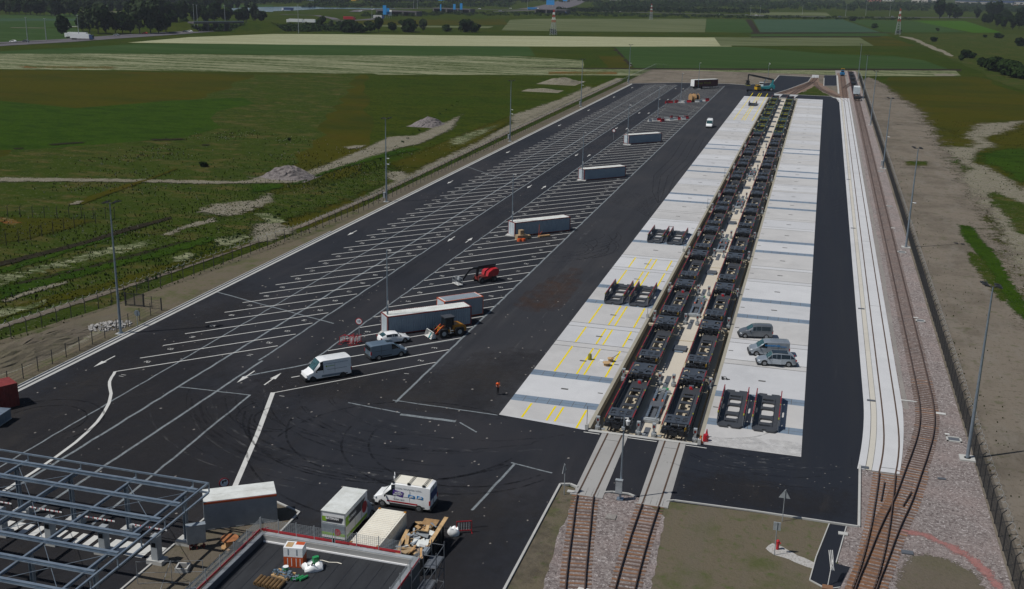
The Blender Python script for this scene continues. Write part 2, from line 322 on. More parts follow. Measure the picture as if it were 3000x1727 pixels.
def fade(key, name, scale, lo, hi, amount, stretch=None):
    m=M[key].copy(); m.name=name; nt=m.node_tree; b=nt.nodes['Principled BSDF']; tc=N(nt,'ShaderNodeTexCoord').outputs['Object']
    nt.links.new(mul(nt,ramp(nt,noise(nt,tc,scale,6,.7,stretch),lo,hi),amount),b.inputs['Alpha']); M[name]=m
fade('scuff','scuff',1.3,.42,.62,.6); fade('tyre_mark','tyre_mark',1.0,.40,.65,.6); fade('chalk','chalk',1.6,.26,.42,.95); fade('pale_scuff','pale_scuff',.9,.4,.6,.35); fade('white_line','light_scuff',.8,.5,.7,.10); fade('tyre_mark','dark_swirl',.7,.42,.65,.35)
M['leaf']=paint('leaf',(.022,.038,.011),.9,spec=0.0,var=.5,scale=.35,c2=(.009,.019,.006))
M['leaf_pale']=paint('leaf_pale',(.045,.062,.032),.9,spec=0.0,var=.5,scale=.35,c2=(.016,.028,.012))
M['leaf_dark']=paint('leaf_dark',(.013,.024,.008),.9,spec=0.0,var=.5,scale=.35,c2=(.006,.012,.005))
M['bark']=paint('bark',(.05,.04,.03),.9)
M['brick']=paint('brick',(.28,.10,.07),.8)
M['wall_pale']=paint('wall_pale',(.42,.40,.37),.8)
# ================================================================ GROUND
def jitter(P, amp, step, rnd):
    out=[]
    for i in range(len(P)):
        a=Vector(P[i][:2]); b=Vector(P[(i+1)%len(P)][:2]); L=(b-a).length; n=max(1,min(60,int(L/step)))
        nrm=Vector((-(b-a).y,(b-a).x)).normalized() if L>0 else Vector((0,0))
        for k in range(n):
            p=a+(b-a)*(k/n); j=rnd.uniform(-amp,amp) if k else 0
            q=p+nrm*j; out.append((q.x,q.y))
    return out
_rp=random.Random(11)
def soft_sheet(name,mat,P,z,scale,keep):
    """a patch whose edge frays: a fine grid carrying the distance to the outline"""
    V=np.array([(p[0],p[1]) for p in P]); W=np.roll(V,-1,0); n=len(V)
    area=abs((V[:,0]*W[:,1]-W[:,0]*V[:,1]).sum())/2; per=np.hypot(*(W-V).T).sum(); d=max(.15,.8*area/per)
    lo=V.min(0)-d*.3; hi=V.max(0)+d*.3; c=max(d*.45,math.sqrt((hi-lo).prod()/26000)); nx,ny=[int(k)+2 for k in (hi-lo)/c]
    X,Y=np.meshgrid(lo[0]+np.arange(nx)*c,lo[1]+np.arange(ny)*c,indexing='ij'); Q=np.stack([X.ravel(),Y.ravel()],1)
    dist=np.full(len(Q),1e9); ins=np.zeros(len(Q),bool)
    for i in range(n):
        a,b=V[i],W[i]; ab=b-a; L2=(ab*ab).sum()
        if L2<1e-9: continue
        t=np.clip(((Q-a)@ab)/L2,0,1); dd=np.hypot(*(Q-a-t[:,None]*ab).T); dist=np.minimum(dist,dd)
        cr=((a[1]>Q[:,1])!=(b[1]>Q[:,1]))
        if ab[1]!=0: ins ^= cr & (Q[:,0] < a[0]+(Q[:,1]-a[1])*ab[0]/ab[1])
    e=np.clip(np.where(ins,dist,-dist)/d*.9+.12,-.6,1.0); live=(e>-.25).reshape(nx,ny)
    keepc=live[:-1,:-1]|live[1:,:-1]|live[:-1,1:]|live[1:,1:]; I,J=np.nonzero(keepc); f=np.stack([I*ny+J,(I+1)*ny+J,(I+1)*ny+J+1,I*ny+J+1],1)
    used,inv=np.unique(f.ravel(),return_inverse=True); f=inv.reshape(-1,4); Q=Q[used]; e=e[used]
    me=bpy.data.meshes.new(name); me.from_pydata([(float(x),float(y),z) for x,y in Q],[],f.tolist())
    at_=me.attributes.new('edge','FLOAT','POINT'); at_.data.foreach_set('value',e.astype(np.float32))
    me.materials.append(soften(mat,scale,keep))
    o=bpy.data.objects.new(name,me); col.objects.link(o); o['kind']='structure'; return o
def land(name, mat, pts, z, amp=0, step=3, reg=None, soft=None, keep=.9):
    P=[az(reg,*p) for p in pts] if reg else pts
    P=[(p[0],p[1]) for p in P]
    if amp and not soft: P=jitter(P,amp,step,_rp)
    if soft: return soft_sheet(name,mat,P,z,soft,keep)
    mb=MB(); mb.sheet(P,z)
    o=mb.build(name,M[mat],kind='structure')
    if len(P)>4:   # robust triangulation of concave outlines
        b=bmesh.new(); b.from_mesh(o.data); bmesh.ops.triangulate(b,faces=b.faces,ngon_method='EAR_CLIP'); b.to_mesh(o.data); b.free()
    return o
PX0,PX1,PY0,PY1=-20.0,-8.7,104.1,469.6      # the sunk track bed
def around_pit(mb,x0,x1,y0,y1,z):
    mb.sheet([(x0,y0),(x1,y0),(x1,PY0),(x0,PY0)],z); mb.sheet([(x0,PY1),(x1,PY1),(x1,y1),(x0,y1)],z)
    mb.sheet([(x0,PY0),(PX0,PY0),(PX0,PY1),(x0,PY1)],z); mb.sheet([(PX1,PY0),(x1,PY0),(x1,PY1),(PX1,PY1)],z)
mb=MB(); around_pit(mb,-9000,9000,-300,14000,-.16); mb.build('terrain',M['grass'],kind='structure')
# ---- meadows and fields, far to near (each a thin sheet on the one below)
Z=-.150
def fz():
    global Z; Z+=.0022; return Z
def F(name,mat,pts,reg,amp=0,step=30,soft=None,keep=.9): return land(name,mat,pts,fz(),amp,step,reg,soft,keep)
F('meadow','grass_olive',[(-700,640),(3400,690),(3420,2100),(-200,2100),(-1500,2000)],'M',2,20)
F('meadow','grass_mixed',[(-500,1600),(380,1290),(1100,1290),(2350,690),(3350,690),(2900,1300),(1500,2650),(-600,3400)],'M',3,12)
F('meadow','grass_bright',[(-400,900),(700,1000),(1600,930),(2250,900),(2050,1180),(1000,1330),(-600,1390)],'M',8,20)
F('field','crop_green',[(-300,140),(730,132),(1030,150),(1000,175),(700,250),(-300,265)],'M')
F('field','crop_green',[(-300,262),(700,262),(780,300),(540,385),(-300,400)],'M')
F('field','crop_teal',[(-300,170),(840,175),(840,192),(-300,196)],'M')
F('field','crop_green',[(420,40),(1480,42),(2030,40),(2530,48),(2530,62),(2000,72),(1000,75),(560,62)],'M')
F('field','pale_green',[(750,100),(1650,118),(1640,128),(750,112)],'M')
F('field','pale_field',[(1180,395),(1750,345),(2530,315),(3150,318),(4350,330),(6000,345),(6700,348),(6780,430),(5300,432),(3750,425),(2530,412)],'M',1.5,60)
F('field','crop_green',[(-600,505),(700,440),(1300,405),(2500,412),(4900,432),(4960,520),(3200,520),(2000,500),(900,495)],'M')
F('flower_meadow','flowers',[(-700,495),(1000,497),(2300,510),(4800,520),(5400,560),(5420,690),(3100,680),(1300,650),(-700,632)],'M',2,30)
F('flower_strip','poppies',[(150,606),(700,612),(1100,612),(1080,638),(600,636),(150,630)],'M',2,10,soft=.2,keep=.8)
F('meadow','grass_olive',[(960,520),(1180,515),(1280,640),(1270,692),(1030,690),(1050,640)],'O',1,20)
F('ditch','ditch',[(1090,440),(1180,440),(1310,610),(1270,615)],'O',2,15)
F('field','crop_green',[(1110,432),(2300,434),(3100,500),(3700,520),(3980,560),(4240,655),(2500,650),(1300,632)],'O')
F('field','pale_green',[(2030,345),(3380,350),(3510,425),(2090,425)],'O')
F('meadow','grass_olive',[(3390,345),(3640,335),(3900,430),(3510,425)],'O')
F('field','pale_green',[(140,185),(400,175),(1960,175),(1945,300),(1200,296),(60,283)],'O')
F('field','crop_green',[(1960,178),(2320,182),(2400,305),(1950,298)],'O')
F('ditch','ditch',[(2320,182),(2375,182),(2455,302),(2400,305)],'O')
F('field','crop_teal',[(20,182),(850,182),(1200,300),(85,300)],'P')
F('field','crop_green',[(890,185),(1520,192),(2000,300),(1240,302)],'P')
F('field','crop_bright',[(1500,192),(1980,195),(2330,305),(2060,305)],'P')
F('field','pale_green',[(0,113),(700,118),(740,148),(0,138)],'P')
F('field','crop_green',[(0,318),(1250,308),(1300,335),(0,338)],'P')
F('ditch','ditch',[(0,300),(1300,302),(1300,308),(0,314)],'P',.5,30)
F('ditch','ditch',[(0,340),(1200,338),(1200,345),(0,349)],'P',.5,30)
F('ditch','ditch',[(-2200,628),(-1000,632),(1950,640),(1950,658),(-1300,648)],'P',1.5,20)
F('flower_strip','flowers',[(-3700,640),(-2200,634),(0,650),(1900,655),(1950,705),(900,705),(-3450,692)],'P',1,20)
F('flower_strip','poppies',[(-1880,665),(-1250,665),(-1250,690),(-1880,690)],'P',1,8)
F('bare_patch','sand',[(1690,690),(1800,682),(1930,692),(1870,706),(1720,703)],'P',2,8)
F('meadow','grass_mixed',[(1300,312),(2600,320),(2640,900),(2300,760),(2000,620),(1700,470),(1400,340)],'P',3,25)
F('farm_track','sand',[(1370,335),(1500,350),(1640,410),(1880,515),(1860,525),(1640,440),(1500,372)],'P',1.5,12)
F('meadow','grass_olive',[(1270,715),(2100,710),(2600,900),(2600,1300),(1200,1050)],'P',3,20)
F('field','grass_olive',[(900,190),(2300,180),(2330,230),(920,240)],'N')
F('field','pale_green',[(900,232),(2200,245),(2150,262),(950,245)],'N',1,20)
# right-hand land, near
ZR['RT']=(2580,380,1.9952)
F('meadow','grass_olive',[(60,-60),(1400,-60),(1400,2000),(700,2000),(400,900),(200,300)],'RT',1,10)
F('bare_ground','soil_light',[(1080,700),(1270,790),(1290,830),(1240,900),(1330,940),(1330,948),(1200,949),(1000,760)],'P',2,8,soft=.25,keep=1.2)
F('bare_ground','soil_light',[(-160,-230),(-40,-120),(60,-60),(150,-30),(200,60),(270,130),(310,230),(340,330),(400,420),(440,520),(480,640),(540,740),(640,900),(820,1180),(1000,1500),(700,1800),(300,1400),(150,800),(0,200)],'RT',2,6,soft=.22,keep=1.3)
F('bare_patch','sand',[(250,100),(400,70),(500,10),(560,-40),(760,-50),(870,-60),(800,0),(640,50),(700,90),(600,130),(560,190),(640,210),(760,270),(860,330),(1000,400),(1100,560),(1300,900),(1300,1300),(1000,1300),(760,900),(660,740),(640,600),(560,480),(450,400),(360,300),(420,200),(330,150)],'RT',2,5,soft=.3,keep=1.1)
F('grass_patch','grass_olive',[(190,-30),(390,-10),(500,30),(600,75),(560,110),(420,105),(280,110),(210,50)],'RT',1.5,3,soft=.4)
F('grass_patch','grass_olive',[(580,45),(700,20),(860,-20),(1000,20),(1000,80),(838,100),(700,92),(600,70)],'RT',1.2,3,soft=.4)
F('grass_patch','grass_bright',[(540,135),(700,105),(860,105),(1000,120),(1000,300),(838,320),(722,280),(640,210),(560,195)],'RT',1.5,3,soft=.3,keep=1.0)
F('grass_patch','grass_mixed',[(260,120),(380,130),(480,190),(560,230),(480,270),(460,330),(480,390),(400,380),(330,300),(290,220)],'RT',1.0,2,soft=.5)
F('grass_patch','grass_bright',[(390,160),(450,160),(480,185),(440,200),(400,190)],'RT',.4,2,soft=.6)
F('grass_patch','grass_mixed',[(600,355),(700,365),(838,420),(960,490),(960,640),(770,610),(710,520),(630,430)],'RT',1.2,2,soft=.4,keep=1.0)
F('grass_patch','grass_olive',[(400,440),(530,450),(650,490),(740,600),(700,740),(600,680),(520,570),(430,510)],'RT',.8,2,soft=.5)
F('grass_patch','grass_bright',[(445,550),(555,565),(600,640),(660,700),(710,760),(750,838),(860,1010),(960,1150),(870,1160),(700,980),(600,850),(535,710),(460,620)],'RT',.8,1.5,soft=.6,keep=1.3)
F('grass_patch','grass_mixed',[(500,690),(600,740),(680,860),(760,1000),(700,1020),(590,880),(500,760)],'RT',.8,2,soft=.6)
F('grass_patch','grass_mixed',[(130,180),(290,185),(290,215),(140,210)],'RT',.4,2,soft=.8)
# ---- left-hand land, near: bands that run with the fence
def band(mat,pts,reg='I',soft=.6,keep=.9,amp=.4,step=2.5,name='grass_band'): F(name,mat,pts,reg,amp,step,soft,keep)
band('grass_olive',[(-40,640),(300,650),(700,660),(860,670),(600,740),(300,820),(-40,900)],soft=.4,keep=1.2,name='fenced_plot')
band('poppies',[(-40,645),(120,665),(210,700),(100,720),(-40,690)],soft=.8,keep=.8)
band('grass_bright',[(-40,1080),(300,960),(700,860),(1000,770),(1100,760),(820,860),(500,960),(100,1090),(-40,1130)],soft=.5)
band('grass_mixed',[(-40,1100),(400,1010),(900,860),(1300,740),(1700,650),(2230,560),(2230,760),(1700,860),(1200,960),(700,1090),(-40,1270)],soft=.4,keep=1.0)
band('flowers',[(-40,1120),(250,1050),(560,980),(830,890),(1200,830),(1290,860),(1100,930),(820,980),(560,1050),(200,1150),(-40,1230)],soft=.55,keep=.62)
band('grass_bright',[(-40,1220),(400,1110),(900,1000),(1300,890),(1700,800),(1800,830),(1400,950),(1000,1050),(500,1180),(-40,1340)],soft=.4,keep=1.1)
band('ditch',[(100,1180),(560,1080),(1100,940),(1500,830),(1540,850),(1100,980),(560,1110),(120,1210)],soft=.7,keep=.55)
band('grass_olive',[(-40,1400),(400,1280),(900,1160),(1200,1060),(1600,970),(1860,900),(2100,830),(1900,930),(1500,1060),(1000,1220),(500,1340),(-40,1500)],soft=.5,keep=.9)
band('flowers',[(1380,980),(1500,930),(1600,950),(1530,1010),(1400,1020)],soft=.7,keep=.8)
band('flowers',[(1720,830),(1980,780),(2040,820),(1900,880),(1740,900)],soft=.6,keep=.7)
band('flowers',[(-40,1390),(200,1370),(420,1290),(380,1360),(100,1440),(-40,1470)],soft=.6,keep=.6)
band('sand',[(0,1330),(260,1230),(560,1160),(580,1180),(300,1260),(20,1350)],soft=.8,keep=.8)
band('grass_bright',[(-60,380),(200,380),(330,400),(200,420),(520,250),(900,120),(1300,85),(1330,110),(1000,180),(700,260),(500,330),(300,400),(-60,470)],'J',soft=.4,keep=1.2)
band('grass_mixed',[(-60,480),(400,400),(800,300),(1000,240),(1250,260),(1230,340),(900,480),(560,600),(250,700),(-60,830)],'J',soft=.4,keep=1.0)
band('sand',[(-60,330),(0,325),(100,330),(330,300),(520,240),(760,140),(870,95),(1000,30),(1080,0),(1290,-10),(1560,-130),(1680,-190),(1600,-60),(1340,60),(1190,90),(900,180),(560,290),(330,380),(100,380),(-60,385)],'J',soft=.5,keep=1.3,name='dirt_track')
band('sand',[(-60,328),(480,333),(1000,340),(1900,358),(2210,330),(2210,378),(1700,388),(1200,375),(700,368),(-60,370)],soft=.5,keep=1.0,name='dirt_track')
band('grass_olive',[(560,555),(690,490),(1000,390),(1180,345),(1420,250),(1450,262),(1240,345),(1040,415),(830,490),(690,548)],soft=.7,keep=1.0,name='dirt_track')
band('sand',[(540,555),(620,520),(690,520),(640,550)],soft=.9,keep=.9,name='dirt_track')
band('ditch',[(-20,1015),(300,940),(700,840),(1000,742),(1370,648),(1405,662),(1050,768),(720,866),(320,976),(-20,1056)],soft=.9,keep=1.5,name='ditch')
band('sand',[(1560,600),(1700,545),(1880,525),(2030,515),(2230,430),(2230,530),(1980,630),(1850,655),(1640,630)],soft=.5,keep=.85,name='sand_patch')
band('sand',[(1280,800),(1500,715),(1740,650),(1770,690),(1500,750),(1380,808)],soft=.6,keep=.8,name='sand_patch')
band('sand',[(-60,715),(180,670),(340,770),(120,860),(-60,860)],'J',soft=.5,keep=.8,name='sand_patch')
band('flowers',[(-40,620),(130,620),(280,700),(100,710)],'J',soft=.6,keep=.9,name='sand_patch')
band('grass_olive',[(1060,220),(1400,80),(1700,-40),(2050,-170),(2110,-130),(1850,30),(1400,240),(1250,340),(1110,260)],'J',soft=.5,keep=1.1)
band('sand',[(1040,280),(1200,280),(1280,330),(1160,380),(1040,340)],'J',soft=.6,keep=.9,name='sand_patch')
band('sand',[(940,130),(1100,80),(1140,110),(980,150)],'J',soft=.8,keep=.7,name='sand_patch')
band('sand',[(690,85),(800,70),(900,70),(860,95),(740,105)],'J',soft=.8,keep=.8,name='sand_patch')
band('flowers',[(1560,20),(1800,-60),(2000,-110),(1900,-40),(1700,60),(1560,90)],'J',soft=.6,keep=.6)
band('sand',[(2050,-170),(2440,-300),(2700,-420),(2730,-380),(2400,-220),(2050,-60)],'J',1 and .4,.9,1,4,name='sand_patch')
for q in (((380,60),(700,40),(700,52),(400,75)),((1200,20),(1500,15),(1500,28),(1220,36)),((100,95),(200,90),(200,100),(110,104)),((1620,66),(1700,64),(1700,72),(1630,74))): band('ditch',list(q),soft=.8,keep=.8)
# gravel perimeter track outside the left fence
peri=[(-112,60),(-104,90),(-100.5,108.6),(-97.5,126),(-94.6,144),(-92,165),(-90,183),(-89,214),(-89.5,300),(-90,400),(-90,520)]
land('perimeter_track','soil_light',[(x-2.4,y) for x,y in peri]+[(x-.6,y) for x,y in reversed(peri)],-.045,.25,4,soft=.8,keep=1.4)
land('perimeter_track','sand',[(-92,190),(-90.4,230),(-91,300),(-92,400),(-92,530),(-96,530),(-97,420),(-95.5,300),(-93.8,240)],-.040,.7,4,soft=.4,keep=1.2)
# soil between the fence and the kerb, and the gravelled far end
mb=MB(); mb.sheet([(-101,50),(-83,50),(-83,200),(-88,200),(-90,165),(-93.5,126),(-97.5,108),(-104,80)],-.038); mb.build('soil_verge',M['soil_green'],kind='structure')
mb=MB(); mb.sheet([(-88,200),(-83,200),(-83,520),(-88,520)],-.036); mb.build('soil_verge',M['soil'],kind='structure')
land('embankment','soil',[(-96,96),(-91.5,98),(-87.5,104),(-88,114),(-90.5,123),(-94,118),(-95.5,108)],-.030,.3,1.5)
land('trodden_path','sand',[(-92,88),(-88.6,96),(-87.2,104),(-87.2,116),(-88.4,117),(-89.6,108),(-91.5,100),(-95.5,92)],-.026,.25,1.5)
land('far_yard_ground','soil_light',[(-88,498),(-83,498),(-60,512),(-20,520),(14,470),(19.5,470),(19.3,640),(8,606),(-88,592)],-.034,0)
# right side: ballast bed, soil strip beyond the fence
land('soil_strip','soil_light',[(10,40),(30,40),(34,120),(37,200),(39,300),(40,440),(30,560),(18.4,600),(12,600),(12,200)],-.045,soft=.25,keep=1.4)
land('gravel_bed','ballast',[(6.6,60),(18.4,60),(18.4,640),(12.2,640),(12.2,121),(11,101),(6.7,103.9),(6.7,90.4),(5.2,90.4),(5.0,60)],-.030)
land('gravel_bed','gravel_grey',[(12.5,121),(13.1,121),(13.1,620),(12.5,620)],-.024,.15,4)
land('gravel_bed','ballast',[(-18.0,89),(-17.9,81.4),(-17.4,77),(-16.5,66),(-8.8,66),(-9.1,78),(-9.4,83),(-9.6,87.1),(-12.6,90.3),(-15.3,90.3),(-15.9,89.2)],-.022,.12,.8)
land('soil_island','soil_green',[(-19.7,90.4),(-18.1,90.1),(-17.9,84),(-17.6,78),(-16.9,66),(-19.6,66)],-.026)
land('soil_island','soil_green',[(-9.6,90.2),(-2.3,90.5),(4.6,90.4),(3.6,84),(2.9,79.5),(2.2,66),(-8.9,66),(-9.1,78)],-.026)
land('soil_island','soil_green',[(2.0,60),(6.9,60),(6.9,90.4),(3.8,90.4)],-.034)
land('soil_island','soil_green',[(-20,50),(4,50),(4,90),(-20,90)],-.036)
land('soil_island','soil',[(1150,1456),(1180,1300),(1230,1190),(1320,1155),(1420,1160),(1560,1190),(1680,1240),(1790,1300),(1880,1370),(1930,1456),(1950,1600),(1000,1700)],-.021,reg='D',soft=1.2,keep=1.6)
land('pink_path','pink_gravel',[(10.2,91.6),(12.6,91.5),(14.2,90.3),(15.9,88.9),(17.1,86.8),(18,84.4),(18.4,80),(18.3,66),(16.8,66),(17.3,80),(17.0,83.4),(16,86),(15.2,87.6),(13.8,88.9),(12.4,90.1),(10.2,90.5)],-.016,.12,.8,soft=.9,keep=.75)
land('white_gravel','gravel_white',[(-.7,84.2),(-.2,85.3),(.7,84.9),(1.5,84.2),(3.5,82.9),(3.3,82.0),(1.2,83.0),(.1,83.3)],-.018,.12,.5)
# far triangle of grass and track gravel
land('gravel_bed','ballast_rust',[(-18.6,486),(-10,485.4),(-1.5,535),(.5,520),(6.8,484.8),(9.7,481),(12.2,481),(12.2,620),(8.2,620),(8.2,500),(2.5,536),(-.6,560),(-.9,581),(-4.4,581),(-5.4,556),(-13.6,508)],-.020,.2,5)
land('grass_island','grass_mixed',[(-8.2,487),(2.5,487.5),(4.5,489),(1.2,505),(-1.6,528),(-2.4,534),(-4.2,520)],-.016,.4,3)
# ---- asphalt
def slab(name,mat,pts,z=0.0):
    return land(name,mat,pts,z)
slab('yard_asphalt','asphalt',[(-83.5,96),(-83.5,502.7),(-63.3,518),(-41.4,524.5),(-32.6,523.5),(-30.1,521),(-30.1,104),(-58.5,104),(-58.5,96)])
land('yard_dust','asphalt_dusty',[(-83.4,40),(-83.4,120),(-82,140),(-77,128),(-70,112),(-64,104),(-56,98),(-50,90),(-47.9,79),(-47.9,40)],.0035,.5,4,soft=.12,keep=1.1)
land('yard_dust','asphalt_dusty',[(-40.3,40),(-40.3,74),(-36,84),(-28,88),(-21,88),(-20.1,80),(-20.1,40)],.0035,.4,3,soft=.15,keep=.95)
land('yard_dust','asphalt_dusty',[(-30.2,104),(-42,104.5),(-58,101),(-60,106),(-57,118),(-50,112),(-42,114),(-36,125),(-30.4,125)],.0045,.4,3,soft=.14,keep=.75)
land('rust_stain','rust_dust',[(-39.5,146),(-36.5,143),(-33.4,146),(-33.6,158),(-35.5,168),(-37.8,160)],.0055,.4,2,soft=.5,keep=.25)
land('rust_stain','asphalt_dusty',[(-9,92),(-3,91),(2,91),(6,92),(6.4,97),(2,96),(-4,98),(-9,96)],.0055,.3,2,soft=.25,keep=.8)
slab('yard_asphalt_front','asphalt',[(-47.7,77.9),(-47.7,40),(-83.5,40),(-83.5,96),(-58.5,96),(-58.5,104),(-20,104),(7.25,104),(6.8,90.5),(-2.3,90.5),(-9.9,90.2),(-18.05,90.2),(-19.0,90.6),(-20.0,90.6),(-19.8,40),(-40.4,40),(-40.4,77.9)],0)
slab('lane_asphalt','asphalt_worn',[(-42.2,105.2),(-42.2,500),(-30.12,500),(-30.12,104.6)],.004)
slab('side_road','asphalt_new',[(1.72,103.9),(7.3,103.9),(8.15,121),(8.15,462),(7.2,477),(5.0,485.4),(-30.1,485.4),(-30.1,469.4),(1.72,469.4)],.004)
slab('side_road_end','asphalt_new',[(1.72,103.9),(7.3,103.9),(6.8,90.6),(-2.3,90.6),(-9.3,90.4),(-9.3,103.9)],.004)
land('side_gravel','gravel_grey',[(7,60),(12.5,60),(12.5,640),(7.5,640)],-.036)
slab('side_road','asphalt_new',[(7.0,103),(8.9,103),(9.0,470),(8.0,470)],.001)
slab('far_apron','asphalt_new',[(-30.1,485.4),(-18.6,486.2),(-13.8,508.5),(-5.6,556),(-4.6,584),(-20.6,587.5),(-21.7,543.1),(-33.3,521.8)],.004)
slab('far_apron','asphalt_new',[(1.9,536),(7.8,539),(7.9,603),(1.7,600)],.004)
slab('soil_island','soil',[(-47.6,40),(-47.6,77.6),(-44,79.2),(-40.6,77.8),(-40.5,60),(-38.6,60),(-38.6,40)],.012)
slab('narrow_path','asphalt_new',[(4.55,90.35),(5.85,90.35),(4.95,83.5),(6.1,83.2),(5.3,79.8),(4.3,79.2),(3.0,80.1),(3.5,84)],-.010)
# dusty patches and rust stain on the yard
# ---- kerbs
mb=MB()
mb.kerb([(-83.75,40),(-83.75,502.7)],.28,-.1,.13)
mb.kerb([(-83.85,502.9),(-63.3,518.4),(-41.4,524.8),(-33.1,522.2),(-21.9,543.2),(-20.8,587.7),(-4.5,588)],.3,-.1,.1)
mb.kerb([(-19.75,40),(-19.9,90.45),(-19.0,90.75),(-18.2,90.35)],.2,-.1,.12)
mb.kerb([(-15.6,90.1),(-14.9,90.4),(-13.4,90.45),(-12.7,90.1)],.15,-.1,.12)
mb.kerb([(-9.9,90.1),(-9.2,90.45),(-2.3,90.6),(6.85,90.5)],.15,-.1,.12)
mb.kerb([(6.95,90.5),(7.35,103.7)],.22,-.1,.14)
mb.kerb([(4.45,90.3),(3.4,84),(2.95,80.1),(4.3,79.1),(5.3,79.7)],.09,-.1,.06)
mb.kerb([(5.9,90.3),(5.0,83.6)],.09,-.1,.06)
mb.kerb([(-47.75,40),(-47.75,77.7),(-44,79.3),(-40.5,77.9),(-40.4,70)],.16,-.1,.12)
mb.kerb([(-18.6,486.2),(-13.8,508.5),(-5.6,556),(-4.6,584)],.3,-.1,.1)
mb.kerb([(-18.6,485.8),(-9.1,485.6),(5.0,485.6),(7.25,477.3),(8.2,462)],.25,-.1,.1)
mb.kerb([(1.7,582),(1.8,536),(7.9,539),(8.0,603),(1.6,600)],.3,-.1,.1)
mb.build('kerb',M['kerb'],kind='structure')
mb=MB(); mb.strip([(-83.3,40),(-83.3,502)],.46,.008); mb.build('gutter_strip',M['kerb'],kind='structure')
mb=MB(); mb.strip([(-84.15,40),(-84.15,179)],.5,.006); mb.build('drain_channel',M['channel'],kind='structure')
mb=MB(); mb.strip([(-84.5,40),(-84.5,179)],.14,.010); mb.build('drain_edge',M['kerb'],kind='structure')
# ---- yard markings
mb=MB(); K=1.067
def seg(mb,a,b,w,z): mb.strip([a,b],w,z)
for k in range(80):
    y0=103+5*k; x1=-63.3; y1=y0+14.6
    if y0>503: break
    if y1>507: x1=-76.9+(507-y0)/K; y1=507
    seg(mb,(-76.9,y0),(x1,y1),.15+.0003*y0,.014)
for k in range(79):
    y0=102.9+5*k; x1=-42.25; y1=y0+15.4
    if y0>505: break
    if k==0: seg(mb,(-56.2,102.8),(x1,y1),.15,.014); continue
    if y1>517: x1=-56.5+(517-y0)/1.077; y1=517
    seg(mb,(-56.5,y0),(x1,y1),.15+.0003*y0,.014)
mb.build('bay_lines',M['white_line'],kind='structure')
mb=MB()
crv=[(-76.9,103.0),(-76.5,102.2),(-76.1,101.2),(-75.5,100),(-74.8,99),(-74,98),(-73.1,96.9),(-72.3,95.6),(-71.6,94.4),(-71.0,93.1),(-70.3,91.5),(-69.6,89.6),(-68.9,87),(-68.4,84.5),(-68.0,81),(-67.8,77.5),(-67.7,73),(-67.7,60),(-67.7,45)]
mb.strip(crv,.34,.016); mb.strip([(-56.25,102.9),(-52.3,92.1),(-48.2,80.0),(-47.9,79.0)],.5,.016)
mb.build('edge_line',M['white_line'],kind='structure')
mb=MB()
def arrow(mb,x,y,s,ang=0):
    """ground arrow, s=+1 points away, -1 towards the viewer"""
    L=4.2
    P=lambda u,v:(x+u,y+v*s)
    mb.add([(*P(-.09,-2.1),.016),(*P(.09,-2.1),.016),(*P(.09,.1),.016),(*P(-.09,.1),.016)],[(0,1,2,3) if s>0 else (3,2,1,0)])
    mb.add([(*P(-.36,.0),.0165),(*P(.36,.0),.0165),(*P(0,2.1),.0165)],[(0,1,2) if s>0 else (2,1,0)])
for y in (105.6,179,234.5,283.2,344,390,440,483.7): arrow(mb,-80.2,y,-1)
for y in (106.4,180.8,236,285.7,344.8,389.9,440.1,488.9): arrow(mb,-61.6,y,-1); arrow(mb,-58.3,y+.4,1)
mb.build('arrow_marking',M['white_line'],kind='structure')
# bay numbers as little stroke figures
SEG={'0':'abcdef','1':'bc','2':'abged','3':'abgcd','4':'fgbc','5':'afgcd','6':'afgecd','7':'abc','8':'abcdefg','9':'abcdfg'}
def digits(mb,txt,x,y,flip,z=.016,h=.62,w=.3,t=.085):
    """figures lying on the ground, their tops towards -X (flip) or +X"""
    s=-1 if flip else 1; adv=w+.17; u0=-adv*(len(txt)-1)/2-w/2
    pos={'a':(0,h,w,h),'g':(0,h/2,w,h/2),'d':(0,0,w,0),'f':(0,h/2,0,h),'b':(w,h/2,w,h),'e':(0,0,0,h/2),'c':(w,0,w,h/2)}
    for i,c in enumerate(txt):
        for sg in SEG[c]:
            a=pos[sg]; q=[(u0+adv*i+a[0],a[1]-h/2),(u0+adv*i+a[2],a[3]-h/2)]
            wq=[(x+s*v,y-s*u) for u,v in q]; mb.strip(wq,t,z)
mb=MB()
for k in range(60):
    digits(mb,str(11+k),-75.3,102.3+5*k,False)
    digits(mb,str(11+k),-64.9,113.2+5*k,True)
for k in range(62):
    if k!=1: digits(mb,str(k+1),-54.8,101.6+5*k+(0 if k else .8),False)
    digits(mb,str(k+1),-44.2,113.3+5*k,True)
mb.build('bay_numbers',M['white_line'],kind='structure')
# chalky setting-out lines
mb=MB(); rc=random.Random(3)
def chalk(p,q,w=.22,z=.010):
    p=Vector(p); q=Vector(q); n=max(2,int((q-p).length/1.5)); pts=[]; d=(q-p).normalized(); nn=Vector((-d.y,d.x))
    for i in range(n+1): pts.append(tuple(p+(q-p)*(i/n)+nn*rc.uniform(-.06,.06)))
    mb.strip(pts,w,z)
chalk((-71.5,70),(-72.4,200),.2,.009); chalk((-72.4,200),(-72.8,505),.2,.009)
chalk((-67.2,66),(-67.2,300),.3,.0092); chalk((-67.2,300),(-67.9,503),.3,.0092)
chalk((-62.3,66),(-62.5,112),.3,.0094); chalk((-62.9,112),(-63.1,506),.26,.0094)
chalk((-56.2,70),(-58.3,101.4),.26,.0096); chalk((-67.1,101.1),(-58.2,101.4),.2,.0098)
chalk((-62,106.2),(-56.7,112.6),.3,.01); chalk((-56.7,112.6),(-56.7,505),.22,.01); chalk((-42.1,104.5),(-42.1,512),.28,.0102)
